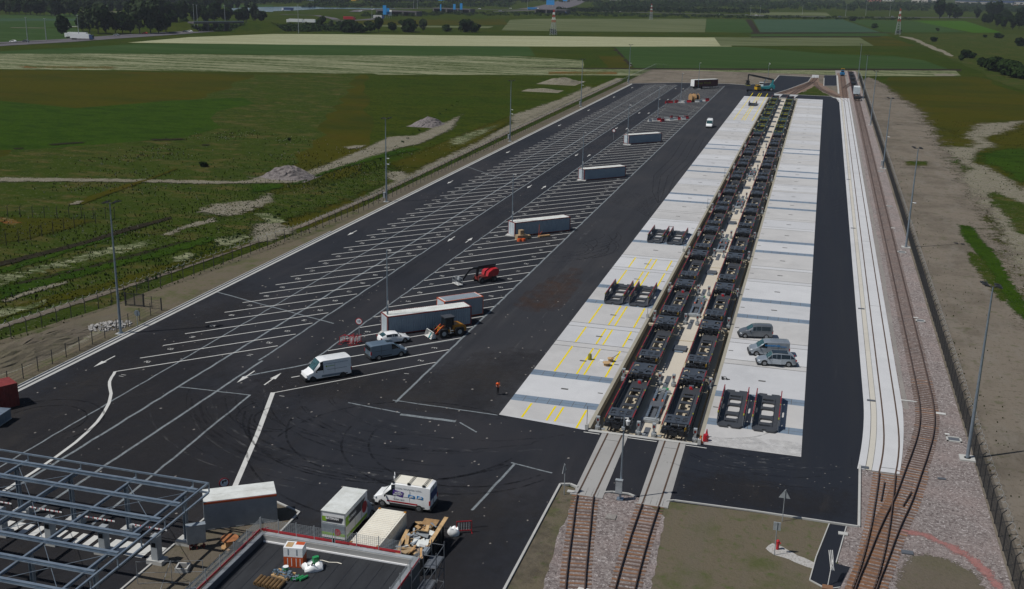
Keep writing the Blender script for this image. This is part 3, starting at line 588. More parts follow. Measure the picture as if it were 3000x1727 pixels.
chalk((-42.6,105.1),(-30.2,104.7),.2,.0104); chalk((-83,136.5),(-60.5,128.4),.25,.0106)
chalk((-47,102.8),(-40.5,102.0),.22,.0108); chalk((-40.3,101.5),(-34,101.6),.5,.0109); chalk((-33.5,101.5),(-31,99.6),.2,.011)
chalk((-25.2,93.4),(-26.2,83),.25,.0112); chalk((-25.6,93.6),(-21.2,92.6),.2,.0114)
chalk((-51,118.6),(-42.8,127.2),.14,.0115)
chalk((-83,256),(-70,243),.22,.0116)
mb.build('chalk_lines',M['chalk'],kind='structure')
# tyre scuffs
def arc(mb,cx,cy,r,a0,a1,w,z,n=24,ex=1.0):
    mb.strip([(cx+r*math.cos(R(a0+(a1-a0)*i/n)),cy+ex*r*math.sin(R(a0+(a1-a0)*i/n))) for i in range(n+1)],w,z)
mb=MB(); rs=random.Random(5)
zz=.0120
for i in range(16):
    arc(mb,-44+rs.uniform(-2,2),188+rs.uniform(-7,7),9+rs.uniform(-2,3),-62+rs.uniform(-10,10),20+rs.uniform(-20,25),.22,zz); zz+=.00008
for i in range(14):
    mb.strip([(-42+rs.uniform(0,1),225+i*.9),(-38,223+i*1.1),(-34,219+i*1.2),(-30.3,212+i*1.3)],.22,zz); zz+=.00008
for i in range(4):
    mb.strip([(-38+i*1.9,330),(-36.5+i*1.9,290),(-37+i*1.7,262),(-34+i*1.2,240),(-31+i*.2,228)],.22,zz); zz+=.00008
for i in range(5):
    arc(mb,1+i*.4,262-i*3,7,-70,15,.16,zz,ex=3); zz+=.00008
for (y,k) in ((216,3),(206,3),(166,3),(160,3)):
    for i in range(k): mb.strip([(1.9,y+i*.9),(3.2,y-.1+i*.9),(4.9,y-1.2+i*.8)],.10,zz); zz+=.00008
mb.build('tyre_scuffs',M['scuff'],kind='structure')
mb=MB()
for cx,cy,r,a0,a1 in ((-52.5,97.5,4.6,150,300),(-51.5,97,3.4,150,290),(-40,101,16,195,330),(-40,103,17.5,200,325),(-38,99,13,190,340),(-36,92,14,60,180),(-32,97,12,180,330),(-31,97,10.2,180,330),(-34,98,20,210,300),(-75,88,6,-30,170),(-75,88,4.3,-30,170)):
    arc(mb,cx,cy,r,a0,a1,.24,zz,n=36); zz+=.00008
mb.build('tyre_marks',M['tyre_mark'],kind='structure')
mb=MB(); mc=MB()
for i in range(46):
    cx=-37+rs.uniform(-4,3); cy=108+rs.uniform(-3,3); r=rs.uniform(9,24); a0=rs.uniform(195,250); (mc if i%3 else mb).strip([(cx+r*1.25*math.cos(R(a0+k*rs.uniform(2.4,2.5))),cy+r*math.sin(R(a0+k*2.5))) for k in range(rs.randint(12,34))],rs.choice((.1,.22,.3)),zz); zz+=.00006
for i in range(26):
    cx=-3+rs.uniform(-4,4); cy=110+rs.uniform(-2,4); r=rs.uniform(6,14); a0=rs.uniform(230,270); (mb if i%2 else mc).strip([(min(6.6,cx+r*math.cos(R(a0+k*3))),max(91,cy+r*math.sin(R(a0+k*3)))) for k in range(rs.randint(10,26))] if True else [],rs.choice((.1,.2)),zz); zz+=.00006
for i in range(40):
    x=rs.uniform(2.3,7.9); y=rs.uniform(105,440); L=rs.uniform(6,40); mb.strip([(x,y),(x+rs.uniform(-.4,.4),y+L*.5),(min(8,max(2,x+rs.uniform(-1,1))),y+L)],.12,zz); zz+=.00006
for i in range(60):
    x=rs.uniform(-41.5,-31); y=rs.uniform(108,470); L=rs.uniform(8,50); mb.strip([(x,y),(x+rs.uniform(-.3,.3),y+L*.5),(min(-30.4,max(-42,x+rs.uniform(-1.2,1.2))),y+L)],.16,zz); zz+=.00006
for i in range(50):
    x=rs.uniform(-83,-77.5) if i%2 else rs.uniform(-62.5,-57.3); y=rs.uniform(105,470); L=rs.uniform(8,40); (mb if i%4 else mc).strip([(x,y),(x+rs.uniform(-.3,.3),y+L*.5),(x+rs.uniform(-.5,.5),y+L)],.16,zz); zz+=.00006
mb.build('pale_wear_streaks',M['light_scuff'],kind='structure'); mc.build('dark_swirls',M['dark_swirl'],kind='structure')
mb=MB()
for i in range(420):
    x=rs.uniform(-82,-20); y=rs.uniform(66,150) if i%3 else rs.uniform(66,300)
    if x>-30 and y>103 or x>-40 and y<72 or -47.7<x<-40 and y<79: continue
    s_=rs.uniform(.04,.13)*(1+y/300); a=rs.uniform(0,3); mb.sheet([(x+math.cos(a+q)*s_*(1 if k%2 else .6),y+math.sin(a+q)*s_) for k,q in enumerate((0,1.3,2.6,3.9,5.2))],.0145)
for i in range(60):
    x=rs.uniform(-18,6.5); y=rs.uniform(91.5,103); s_=rs.uniform(.03,.09); mb.sheet([(x+math.cos(q)*s_,y+math.sin(q)*s_*.7) for q in (0,1.3,2.6,3.9,5.2)],.0185)
mb.build('specks',M['gravel_grey'],kind='stuff',label='small pale specks of grit scattered over the asphalt',cat='grit')
# crosswalk under the canopy
mb=MB()
for i in range(20): 
    x=-68.6+i*1.05; 
    if x<-47.9: mb.sheet([(x,67.0),(x+.62,67.0),(x+.62,69.0),(x,69.0)],.016)
mb.build('crosswalk',M['white_line'],kind='structure')
# ================================================================ PLATFORMS AND TRACK BED
seams=[110.3+20.2*0]
def seam_ys():
    ys=[]
    for n in range(18): 
        ys.append((110.35+20.22*n, n)); ys.append((118.95+20.22*n, n))
    return [(y,n) for y,n in ys if y<466]
def platform(x0,x1,front):
    body=[MB(),MB(),MB()]; bl=MB(); jt=MB(); ya=front; i=0
    for y,n in seam_ys():
        strip = (n%2==0 and n<=10)
        h=.92 if strip else .85
        body[(i*7+int(x0))%3 if i%4 else 2].box(x0,x1,ya,y-h,-.8,.02)
        if strip: bl.box(x0,x1,y-h,y+h,-.8,.021); 
        else: body[i%3].box(x0,x1,y-h,y+h,-.8,.019)
        lines=[y-h,y+h]
        if strip:
            w=(x1-x0)/7
            for q in range(1,7): jt.box(x0+w*q-.03,x0+w*q+.03,y-h+.05,y+h-.05,.018,.0235)
            jt.box(x0,x1,y-.025,y+.025,.018,.0237)
        else:
            for q in lines: jt.box(x0-.3 if q>y else x0,x1,q-.07,q+.07,.016,.0245)
        ya=y+h; i+=1
    body[0].box(x0,x1,ya,469.4,-.8,.02)
    for b,m in zip(body,('slab_a','slab_b','slab_c')): b.build('platform_slab',M[m],kind='structure')
    bl.build('platform_strip',M['slab_blue'],kind='structure'); jt.build('platform_joint',M['joint'],kind='structure')
platform(-30.15,-20.35,104.85); platform(-8.25,1.72,104.0)
slab('yard_asphalt_front','asphalt',[(-30.4,103.9),(-20.2,103.3),(-20.2,103.72),(-30.1,105.0)],.002)
# a wedge in front of each platform where the yard edge runs askew
mb=MB(); mb.sheet([(-30.15,104.85),(-30.15,104.95),(-20.35,104.85),(-20.35,103.7)],.019); mb.build('platform_slab',M['slab_a'],kind='structure')
mb=MB()
mb.box(-20.35,-19.95,103.9,469.4,-.8,.026); mb.box(-8.65,-8.25,104.0,469.4,-.8,.026)
mb.build('platform_coping',M['coping'],kind='structure')
mb=MB(); mb.sheet([(-20.5,103.9),(-8.2,103.9),(-8.2,469.7),(-20.5,469.7)],-1.3); mb.build('track_bed',M['coping'],kind='structure')
mb=MB()
for x in (-17.15,-11.15): mb.box(x-1.25,x+1.25,104.1,469.3,-1.3,-.5)
mb.box(-16.0,-12.3,104.05,469.35,-1.3,-.505); mb.box(-10.0,-9.2,104.05,469.35,-1.3,-.6); mb.box(-20,-8.7,104.06,105.2,-1.3,-.49); mb.build('track_bed',M['slab_tan'],kind='structure')
mb=MB(); mb.box(-15.4,-13.1,105.5,468,-.55,-.50); 
mb.build('track_bed_walkway',conc('walkway_concrete',(.50,.46,.39)),kind='structure')
mb=MB()
for x in (-17.2-.72,-17.2+.72,-11.2-.72,-11.2+.72): mb.box(x-.35,x+.35,104.1,469.4,-.55,-.16)
mb.build('rail_plinth',M['slab_tan'],kind='structure')
# end walls of the bed and the sill in front
mb=MB(); mb.box(-20.0,-8.6,103.55,104.05,-.8,.03); mb.box(-20.0,-8.6,469.4,470.0,-.8,.03); mb.build('sill',M['kerb'],kind='structure')
mb=MB()
for a,b in ((-20.4,-18.7),(-15.7,-12.7),(-9.7,-7.6)): mb.sheet([(a,103.1),(b,103.05),(b,103.2),(a,103.25)],.017)
mb.build('sill_line',M['white_line'],kind='structure')
# concrete crossings of the two front tracks
def crossing(x0,x1):
    mb=MB(); mb.sheet([(x0,103.5),(x1,103.5),(x1+.15,89.9),(x0+.15,89.9)],.012)
    mb.build('track_crossing',M['slab_old'],kind='structure')
    mb=MB(); 
    for i in range(5):
        a=x0+.2+i*(x1-x0)/5; mb.box(a,a+(x1-x0)/5-.03,88.95,90.6,-.05,.03)
    mb.box(x0-.1,x1+.2,88.8,88.97,-.05,.06)
    mb.build('track_crossing',M['slab_old'],kind='structure')
crossing(-18.5,-15.75); crossing(-12.5,-9.75)
mb=MB()
for x in (-17.15,-11.15): mb.sheet([(x-.7,101.9),(x+.7,101.9),(x+.7,101.98),(x-.7,101.98)],.017)
mb.build('crossing_joint',M['joint'],kind='structure')
# embedded side track slab with its bend at the near end
def slabtrack(a,b,mat,z):
    """a,b: offsets across the slab, 0..4.2"""
    def X(y,o):
        if y>=121.5: return 8.2+o
        t=(121.5-y)/18.5; return 8.2+o-.95*t*t*1.0-.15*t-(.25*t if o>2 else 0)
    ys=[102.9,105,108,111,114,117,119,121.5,481]
    mb=MB(); vs=[]
    for y in ys: vs += [(X(y,a),y,z),(X(y,b),y,z)]
    mb.add(vs,[(2*i,2*i+1,2*i+3,2*i+2) for i in range(len(ys)-1)]); return mb,X
mb,SX=slabtrack(0,4.2,'slab',.020); mb.build('side_track_slab',M['slab_b'],kind='structure')
mb,_=slabtrack(.75,1.35,'slab',.023); mb.build('side_track_slab',conc('slab_yellowish',(.48,.455,.40)),kind='structure')
mb,_=slabtrack(.71,.77,'j',.026); 
mb2,_=slabtrack(1.33,1.37,'j',.026); mb.add(mb2.v,mb2.f)
for y in (103.9,162.4,206,252,310,360,410): mb.sheet([(10.0 if y>120 else 9.2,y),(11.8 if y>120 else 10.7,y),(11.8 if y>120 else 10.7,y+.1),(10.0 if y>120 else 9.2,y+.1)],.0265)
mb.build('slab_joint',M['joint'],kind='structure')
land('side_track_slab','slab_b',[(5.0,481),(12.4,481),(12.4,478),(8.2,470),(7.3,478)],.021)
land('loading_kerb','kerb',[(7.9,500),(8.6,500),(8.6,603),(7.9,603)],.03)
land('track_crossing','slab_grey',[(-4.4,581),(-1.0,582),(-1.0,600),(-4.4,600)],.03)
for x in (-17.2,-11.2):
    s=-.6 if x<-15 else 0
    land('track_crossing','slab_grey',[(x-1.4,469.9),(x+1.4,469.9),(x+1.4+s+1.4,485.4),(x-1.4+s+.7,485.4)],.012)
# yellow lines on the left platform
mb=MB()
for x in (-27.6,-24.85,-23.95,-21.35):
    for a,b in ((104.3 if x<-24 else 103.9,109.1),(119.9,129.8),(131.6,138.3),(140.1,149.7),(161,170.2),(172,179),(384,469.3),(470,485.5)):
        if b<104.9: continue
        mb.sheet([(x-.11,max(a,104.9) if x<-22 else a),(x+.11,max(a,104.9) if x<-22 else a),(x+.11,b),(x-.11,b)],.0275)
mb.build('yellow_marking',M['yellow_line'],kind='structure')
# scuffed bright band on the right platform front
land('platform_scuff','pale_scuff',[(-8.1,104.1),(1.6,104.1),(1.6,107.4),(-3,107.6),(-8.1,105.6)],.0215,.2,1)
# ================================================================ TRACKS
def resample(pts, step):
    P=[Vector((p[0],p[1])) for p in pts]; out=[]; acc=0; 
    # Catmull-Rom smoothing first
    S=[]
    for i in range(len(P)-1):
        p0=P[max(i-1,0)]; p1=P[i]; p2=P[i+1]; p3=P[min(i+2,len(P)-1)]
        n=max(2,int((p2-p1).length/1.0)); l2=(p2-p1).length; ls=[x for x in ((p1-p0).length,l2,(p3-p2).length) if x>0]
        if max(ls)>3*min(ls):
            S+=[p1+(p2-p1)*(k/n) for k in range(n)]; continue
        for k in range(n):
            t=k/n; S.append(.5*((2*p1)+(-p0+p2)*t+(2*p0-5*p1+4*p2-p3)*t*t+(-p0+3*p1-3*p2+p3)*t**3))
    S.append(P[-1]); d=0; nxt=0
    for a,b in zip(S,S[1:]):
        L=(b-a).length
        while nxt<=d+L:
            q=a+(b-a)*((nxt-d)/L) if L else a
            out.append((q,(b-a).normalized())); nxt+=step
        d+=L
    if (S[-1]-out[-1][0]).length>.35*step: out.append((S[-1],(S[-1]-S[-2]).normalized()))
    return out
def rails(mb, pts, g=.75, z0=.0, z1=.17, w=.075, step=2.0):
    P=resample(pts,step)
    for s in (-g,g):
        Q=[(p.x-d.y*s,p.y+d.x*s) for p,d in P]
        for a,b in zip(Q,Q[1:]):
            mb.beam((a[0],a[1],z1-.03),(b[0],b[1],z1-.03),w,.06); mb.beam((a[0],a[1],(z0+z1)/2-.02),(b[0],b[1],(z0+z1)/2-.02),w*.45,z1-z0-.02)
            mb.beam((a[0],a[1],z0+.015),(b[0],b[1],z0+.015),w*2,.03)
rsl=random.Random(21)
def track(pts, label, y_lim=100, z=-.02, sl=2.5, zr=0.0, group=None, near_first=True, lens=None):
    t=empty('railway_track',(pts[0][0],pts[0][1],0),0,label,'railway track',group); ox,oy=pts[0][0],pts[0][1]
    L=[(a-ox,b-oy) for a,b in pts]
    for s in (-.75,.75):
        mb=MB(); P=resample(L,2.0)
        Q=[(p.x-d.y*s,p.y+d.x*s) for p,d in P]
        for a,b in zip(Q,Q[1:]):
            mb.beam((a[0],a[1],z+.25),(b[0],b[1],z+.25),.07,.06); mb.beam((a[0],a[1],z+.18),(b[0],b[1],z+.18),.035,.12); mb.beam((a[0],a[1],z+.125),(b[0],b[1],z+.125),.13,.03)
        mb.build('rail',M['rust_steel'],t)
    P=resample(L,.6); 
    sm=[]
    for v in range(3):
        b=MB(); b.box(-sl/2,sl/2,-.11,.11,-.10,.035); o=b.build('sleeper',[M['sleeper_rust'],M['sleeper_dark'],M['sleeper_rust']][v],t); sm.append(o.data)
        o.location=(P[v][0].x,P[v][0].y,z); o.rotation_euler=(0,0,math.atan2(P[v][1].y,P[v][1].x)-math.pi/2)
    rest=MB()
    for i,(p,d) in enumerate(P[3:]):
        a=math.atan2(d.y,d.x)-math.pi/2+rsl.uniform(-.012,.012); ls=sl if not lens else lens(p.y+oy)
        if i<95:
            o=bpy.data.objects.new('sleeper',sm[rsl.choice((0,1,1,2) if p.y+oy<105 else (1,1,1,0))]); col.objects.link(o); o.parent=t
            o.location=(p.x+rsl.uniform(-.04,.04),p.y,z+rsl.uniform(-.015,.01)); o.rotation_euler=(0,0,a); o.scale=(ls/sl,1,1)
        else: rest.cbox((p.x,p.y,z-.035),(ls,.2,.10),a)
    if rest.v: rest.build('sleeper',M['sleeper_dark'],t,kind='stuff')
    return t
track([(-17.15,88.8),(-16.75,86),(-16.25,83),(-15.85,80.4),(-15.3,77),(-14.6,73),(-13.6,68),(-12.4,62)],'rusty track curving away from the left-hand concrete crossing','y')
track([(-11.15,88.8),(-11.15,84),(-11.05,79),(-10.9,74.5),(-10.6,69),(-10.2,62)],'rusty track leading to the right-hand concrete crossing')
main=[(6.2,74),(7.35,80.6),(8.3,85),(9.1,88.9),(9.9,92.5),(11.0,97),(12.3,103.5),(13.3,108.5),(14.2,113.5),(14.75,118),(15.0,122),(15.12,128),(15.15,140),(15.15,180),(15.2,300),(15.25,450),(15.25,640)]
track(main,'long rusty track on pinkish ballast beside the dark right-hand fence',lens=lambda y: 2.5 if (y>103.5 or y<78) else 3.0)
# diverging track that leaves the embedded slab and joins the main line
t=empty('railway_track',(9.85,102.4,0),0,'short turnout track joining the concrete slab track to the ballasted line','railway track')
pts=[(9.85,102.4),(9.55,99),(9.2,95.5),(8.75,91.2),(8.2,87.0),(7.5,82.5),(6.9,79.5)]
L=[(a-9.85,b-102.4) for a,b in pts]
for s in (-.75,.75):
    mb=MB(); P=resample(L,1.5); Q=[(p.x-d.y*s,p.y+d.x*s) for p,d in P]
    for a,b in zip(Q,Q[1:]): mb.beam((a[0],a[1],.235),(b[0],b[1],.235),.085,.07); mb.beam((a[0],a[1],.15),(b[0],b[1],.15),.035,.12)
    mb.build('rail',M['rust_steel'],t)
for i,(p,d) in enumerate(resample(L,.6)):
    b=MB(); b.box(-1.3,1.3,-.11,.11,-.1,.035); o=b.build('sleeper',M['sleeper_rust'],t,loc=(p.x,p.y,-.045),rz=math.atan2(d.y,d.x)-math.pi/2)
for q in (((-.35,-1.9),(-.85,-6.2)),((2.0,-3.4),(1.05,-6.7))):
    mb=MB(); mb.beam((q[0][0],q[0][1],.16),(q[1][0],q[1][1],.16),.08,.16); mb.build('check_rail',M['rust_steel'],t)
# grooved rails in concrete
def groove(paths,name,label):
    t=empty(name,(paths[0][0][0],paths[0][0][1],0),0,label,'rails'); ox,oy=paths[0][0]
    for pts in paths:
        P=resample([(a-ox,b-oy) for a,b in pts],2.5)
        for s in (-.75,.75):
            mb=MB(); Q=[(p.x-d.y*s,p.y+d.x*s) for p,d in P]
            for a,b in zip(Q,Q[1:]):
                mb.beam((a[0],a[1],.024),(b[0],b[1],.024),.16,.012)
                mb.beam((a[0],a[1],.036),(b[0],b[1],.036),.075,.03)
            mb.build('rail',M['rail_brown'],t)
groove([[(9.85,102.4),(10.3,106),(10.7,111),(10.88,117),(10.92,123),(10.95,200),(10.95,481)],[(10.95,462),(10.6,470),(8.5,485)]],'embedded_track','pair of brown rails sunk in the long pale concrete strip')
groove([[(-17.15,88.9),(-17.15,103.6)]],'embedded_track','brown rails in the left-hand concrete crossing before the wagons')
groove([[(-11.15,88.9),(-11.15,103.6)]],'embedded_track','brown rails in the right-hand concrete crossing before the wagons')
for x,lb in ((-17.15,'left-hand'),(-11.15,'right-hand')):
    t=empty('bed_track',(x,104.1,0),0,'rails under the %s line of wagons in the sunk bed'%lb,'rails')
    for s in (-.75,.75):
        mb=MB(); mb.box(s-.04,s+.04,0,365,-.16,.0); mb.build('rail',M['rust_steel'],t)
far=[('curved rusty track behind the platforms, left of the far junction',[(-16.6,485.6),(-12.4,506),(-8.2,527),(-4.1,554),(-2.6,575),(-2.6,590)]),
     ('curved rusty track behind the platforms, inner left of the far junction',[(-11.3,485.6),(-9.7,503),(-6.6,527),(-3.6,556)]),
     ('curved rusty track running from the far junction to the slab',[(-2.4,556),(-1.8,540),(.6,519),(4.4,500),(8.3,484.5)]),
     ('straight rusty track under the blue shunter at the far end',[(10.75,481),(10.75,610)]),
     ('short rusty link between the two far right tracks',[(10.9,528),(11.6,535),(13.4,548),(14.9,562)])]
for lb,p in far: 
    t=empty('railway_track',(p[0][0],p[0][1],0),0,lb,'railway track'); L=[(a-p[0][0],b-p[0][1]) for a,b in p]
    for s in (-.75,.75):
        mb=MB(); P=resample(L,4.0); Q=[(q.x-d.y*s,q.y+d.x*s) for q,d in P]
        for a,b in zip(Q,Q[1:]): mb.beam((a[0],a[1],.16),(b[0],b[1],.08),.12,.12)
        mb.build('rail',M['rust_steel'],t)
    mb=MB()
    for q,d in resample(L,.65): mb.cbox((q.x,q.y,-.05),(2.4,.2,.09),math.atan2(d.y,d.x)-math.pi/2)
    mb.build('sleeper',M['sleeper_dark'],t,kind='stuff')
# ================================================================ FENCES
def fence(name,label,pts,h=1.9,step=2.5,lean=0,coil=False,post_m='plastic',mesh_m='plastic',wires=6,pickets=0,thick=.075,group=None):
    t=empty(name,(pts[0][0],pts[0][1],0),0,label,'fence',group); ox,oy=pts[0]
    L=[(a-ox,b-oy) for a,b in pts]; P=resample_lin(L,step)
    pm=MB(); 
    proto=MB(); proto.box(-thick/2,thick/2,-thick/2,thick/2,-.1,h)
    if lean: proto.beam((0,0,h),(lean,0,h+.38),thick*.8,thick*.8)
    po=proto.build('post',M[post_m],t,loc=(P[0].x,P[0].y,0)); rest=MB()
    for i,p in enumerate(P[1:]):
        if i<98:
            o=bpy.data.objects.new('post',po.data); col.objects.link(o); o.parent=t; o.location=(p.x,p.y,0)
        else:
            rest.box(p.x-thick/2,p.x+thick/2,p.y-thick/2,p.y+thick/2,-.1,h)
            if lean: rest.beam((p.x,p.y,h),(p.x+lean,p.y,h+.38),thick*.8,thick*.8)
    if rest.v: rest.build('post',M[post_m],t,kind='stuff')
    mb=MB()
    for a,b in zip(P,P[1:]):
        for k in range(wires):
            z=.12+(h-.2)*k/(wires-1); mb.beam((a.x,a.y,z),(b.x,b.y,z),.012,.02)
        if pickets:
            n=pickets
            for q in range(1,n): 
                c=a+(b-a)*(q/n); mb.beam((c.x,c.y,.1),(c.x,c.y,h-.05),.014,.014,up=(1,0,0))
    mb.build('wire_mesh',M[mesh_m],t)
    if coil:
        mb=MB(); rad=.24; off=lean or 0
        tot=[]; 
        for a,b in zip(P,P[1:]):
            n=9
            for k in range(n):
                c=a+(b-a)*(k/n); ph=(len(tot))*1.35
                tot.append((c.x+off+math.cos(ph)*rad,c.y,h+.42+math.sin(ph)*rad))
        mb.tube(tot,.013,n=3); mb.build('razor_wire',M['galv_dull'],t)
    return t
def resample_lin(pts,step):
    P=[Vector((p[0],p[1])) for p in pts]; out=[P[0].copy()]; need=step
    for a,b in zip(P,P[1:]):
        L=(b-a).length; d=0
        while L-d>=need: d+=need; out.append(a+(b-a)*(d/L)); need=step
        need-=(L-d)
    return out
fence('boundary_fence','long dark mesh fence with razor wire along the right-hand track',[(18.6,70),(18.55,108),(18.65,148),(18.8,250),(18.9,400),(19.0,596)],h=2.2,lean=.32,coil=True,wires=16,pickets=16,thick=.09)
fence('boundary_fence','long dark post and mesh fence with razor wire along the left verge',[(-102.5,90),(-99.6,98.5),(-96.5,108.6),(-93.9,126),(-91.3,143.7),(-89,164.8),(-87.3,176),(-86.4,190),(-86.0,213),(-86.2,240),(-86.4,270),(-86.7,302),(-87,400),(-87,602),(-80,604)],h=1.9,lean=-.3,coil=True,wires=7)
fence('inner_fence','low dark post fence between the left kerb and the earth bank',[(-85.3,85),(-85.45,100),(-85.6,126)],h=1.8,step=2.56,wires=5)
fence('inner_fence','short dark fence return beside the double gate',[(-85.6,126.1),(-87.2,126.2),(-88.9,126.6)],h=1.8,step=1.65,wires=5)
g=empty('double_gate',(-91.6,126.35,0),R(6),'dark steel double gate in the left verge near the lamp mast','gate')
for x in (0,2.8): mb=MB(); mb.box(x-.07,x+.07,-.07,.07,-.1,1.95); mb.build('gate_post',M['plastic'],g)
for a,b in ((.1,1.38),(1.42,2.7)):
    mb=MB(); mb.box(a,b,-.03,.03,.12,.2); mb.box(a,b,-.03,.03,1.75,1.83); mb.box(a,a+.06,-.03,.03,.1,1.83); mb.box(b-.06,b,-.03,.03,.1,1.83)
    n=int((b-a)/.13)
    for k in range(1,n): x=a+(b-a)*k/n; mb.box(x-.016,x+.016,-.015,.015,.15,1.8)
    mb.build('gate_leaf',M['plastic'],g)
t=empty('field_fence',(-146.6,168.6,0),0,'old dark leaning post fence round the fenced plot in the left meadow','fence')
fp=[(-151.5,167.6),(-149,168.1),(-146.6,168.6),(-144.1,169.0),(-142.0,169.8),(-139.8,170.4),(-137.4,170.9),(-135.7,172.2),(-133.4,172.8),(-130.8,172.9),(-128.5,173.4),(-127.5,174.8)]
fq=[(-132,146.5),(-131.6,148.2),(-131.3,149.9),(-130.6,152.1),(-130.3,154.7),(-130.2,157.5),(-129.8,160.0),(-129.3,162.3),(-129.1,165.0),(-128.6,167.4),(-127.8,169.4)]
for lst,ln in ((fp,(.1,.25)),(fq,(-.05,.25))):
    for (x,y) in lst:
        mb=MB(); mb.cyl((0,0,-.1),(0,0,2.0),.06,n=5); mb.beam((0,0,2),(ln[0]*1.4,ln[1],2.35),.05,.05); mb.build('post',M['black'],t,loc=(x+146.6,y-168.6,0))
    mb=MB()
    for a,b in zip(lst,lst[1:]):
        for z in (.5,1.0,1.5,1.9): mb.beam((a[0]+146.6,a[1]-168.6,z),(b[0]+146.6,b[1]-168.6,z),.02,.02)
    mb.build('wire',M['black'],t)
# ================================================================ LAMP MASTS
def mast(x,y,h,label,side,box=True,heads=2,block=False,cams=0,group='tall floodlight masts'):
    t=empty('floodlight_mast',(x,y,0),0,label,'lamp mast',group)
    mb=MB(); mb.cyl((0,0,.05),(0,0,h),.19,.075,n=12); mb.cyl((0,0,.0),(0,0,.12),.34,n=12); mb.build('pole',M['galv'],t,smooth=True)
    mb=MB()
    if block: mb.box(-.75,.75,-.7,.7,-.55,.12)
    else: mb.box(-.55,.55,-.5,.5,-.2,.05)
    mb.build('base_block',M['kerb'],t)
    mb=MB(); mb.cyl((-.55*side,0,h),(.75*side,.0,h+.02),.05,n=6); mb.cyl((-.55*side,-.5,h),(-.55*side,.5,h),.04,n=6); mb.cyl((.5*side,-.2,h+.12),(.5*side,.9,h+.3),.04,n=6); mb.build('bracket',M['plastic'],t)
    for q in ((-.45*side,-.35),(-.45*side,.35),(.65*side,.15),(.75*side,.8))[:max(heads,2)+2]:
        mb=MB(); M_=Matrix.Translation((q[0],q[1],h+.12))@Matrix.Rotation(R(-14*side),4,'Y'); mb.box(-.34,.34,-.24,.24,-.05,.05,M_); mb.box(-.2,.2,-.1,.1,.05,.12,M_); mb.build('floodlight',M['plastic'],t)
    if box:
        mb=MB(); mb.box(-.62,-.2,-.32,.3,.75,1.9); mb.box(-.66,-.16,-.36,.34,1.9,1.96); mb.build('cabinet',M['galv_dull'],t)
    for k in range(cams):
        z=h*.46+k*1.2; mb=MB(); mb.cyl((.1,0,z),(.5,-.1,z+.05),.04,n=5); mb.cbox((.6,-.12,z),(.35,.16,.16),.2); mb.build('camera',M['white'],t)
    return t
LY=[(115.4,'nearest the viewer, behind the left kerb'),(208.2,'second from the viewer behind the left kerb'),(303,'third from the viewer behind the left kerb'),(400,'fourth from the viewer behind the left kerb'),(504,'farthest one at the far left corner of the yard')]
for i,(y,lb) in enumerate(LY): mast(-84.75 if i==0 else -85.3,y,17.3,'tall grey floodlight mast '+lb,1,box=i>0,cams=2 if i else 0)
RY=[(108.9,'nearest the viewer on the right-hand fence'),(203.8,'second from the viewer along the right-hand fence'),(295.2,'third from the viewer along the right-hand fence'),(389,'fourth from the viewer along the right-hand fence'),(478.5,'fifth from the viewer, by the end of the far wagon'),(569.5,'farthest along the right-hand fence')]
for i,(y,lb) in enumerate(RY): mast(17.85,y,18.0,'tall grey floodlight mast '+lb,-1,box=i in(2,),block=True,cams=1 if i in(1,2) else 0)
def yard_lamp(x,y,label,h=11.4):
    t=empty('yard_lamp',(x,y,0),0,label,'lamp post','slim lamp posts between the parking bays')
    mb=MB(); mb.cyl((0,0,.02),(0,0,h),.13,.065,n=10); mb.build('pole',M['galv'],t,smooth=True)
    mb=MB(); mb.box(-1.1,1.0,-.9,.9,-.05,.16); mb.build('base_block',M['kerb'],t)
    mb=MB(); mb.cyl((0,0,h),(.35,-.05,h+.02),.04,n=5); mb.box(.3,.62,-.15,.1,h-.08,h+.06); mb.build('lamp_head',M['white_dirty'],t)
    mb=MB(); mb.cbox((.14,-.1,h*.38),(.12,.1,.5)); mb.build('socket_box',M['white_dirty'],t)
for y,lb in ((126.8,'at the left end of the near long container'),(187.4,'at the left end of the container with cartons'),(248.2,'at the left end of the third long grey container'),(310,'at the left end of the farthest grey container'),(369.5,'among the nearer row of plastic barriers'),(431,'among the farther row of plastic barriers by the cable drum'),(492,'beyond the curtain-sided trailer')):
    yard_lamp(-52.0,y,'slim grey lamp post '+lb)
def cctv(x,y,h,label):
    t=empty('camera_mast',(x,y,0),0,label,'camera mast')
    mb=MB(); mb.cyl((0,0,0),(0,0,h),.11,.06,n=10); mb.box(-.3,.3,-.3,.3,-.05,.08); mb.build('pole',M['galv'],t,smooth=True)
    mb=MB(); mb.box(-.42,.18,-.42,-.12,.75,2.0); mb.box(-.46,.22,-.46,-.08,2.0,2.06); mb.build('cabinet',M['galv_dull'],t)
    mb=MB(); mb.cyl((0,0,h-.1),(.35,0,h-.05),.035,n=5); mb.cyl((.35,0,h-.05),(.35,0,h-.3),.07,n=8); mb.build('bracket',M['white'],t)
    mb=MB(); mb.cyl((.35,0,h-.3),(.35,0,h-.75),.22,.12,n=10); mb.build('camera_dome',M['white'],t,smooth=True)
    mb=MB(); mb.cbox((-.05,0,h-1.1),(.3,.3,.25)); mb.build('sensor_box',M['galv_dull'],t)
cctv(-14.0,89.25,8.1,'grey camera mast with a white dome between the two front tracks')
cctv(-24.5,545,9,'thin camera mast on the far apron left of the junction')
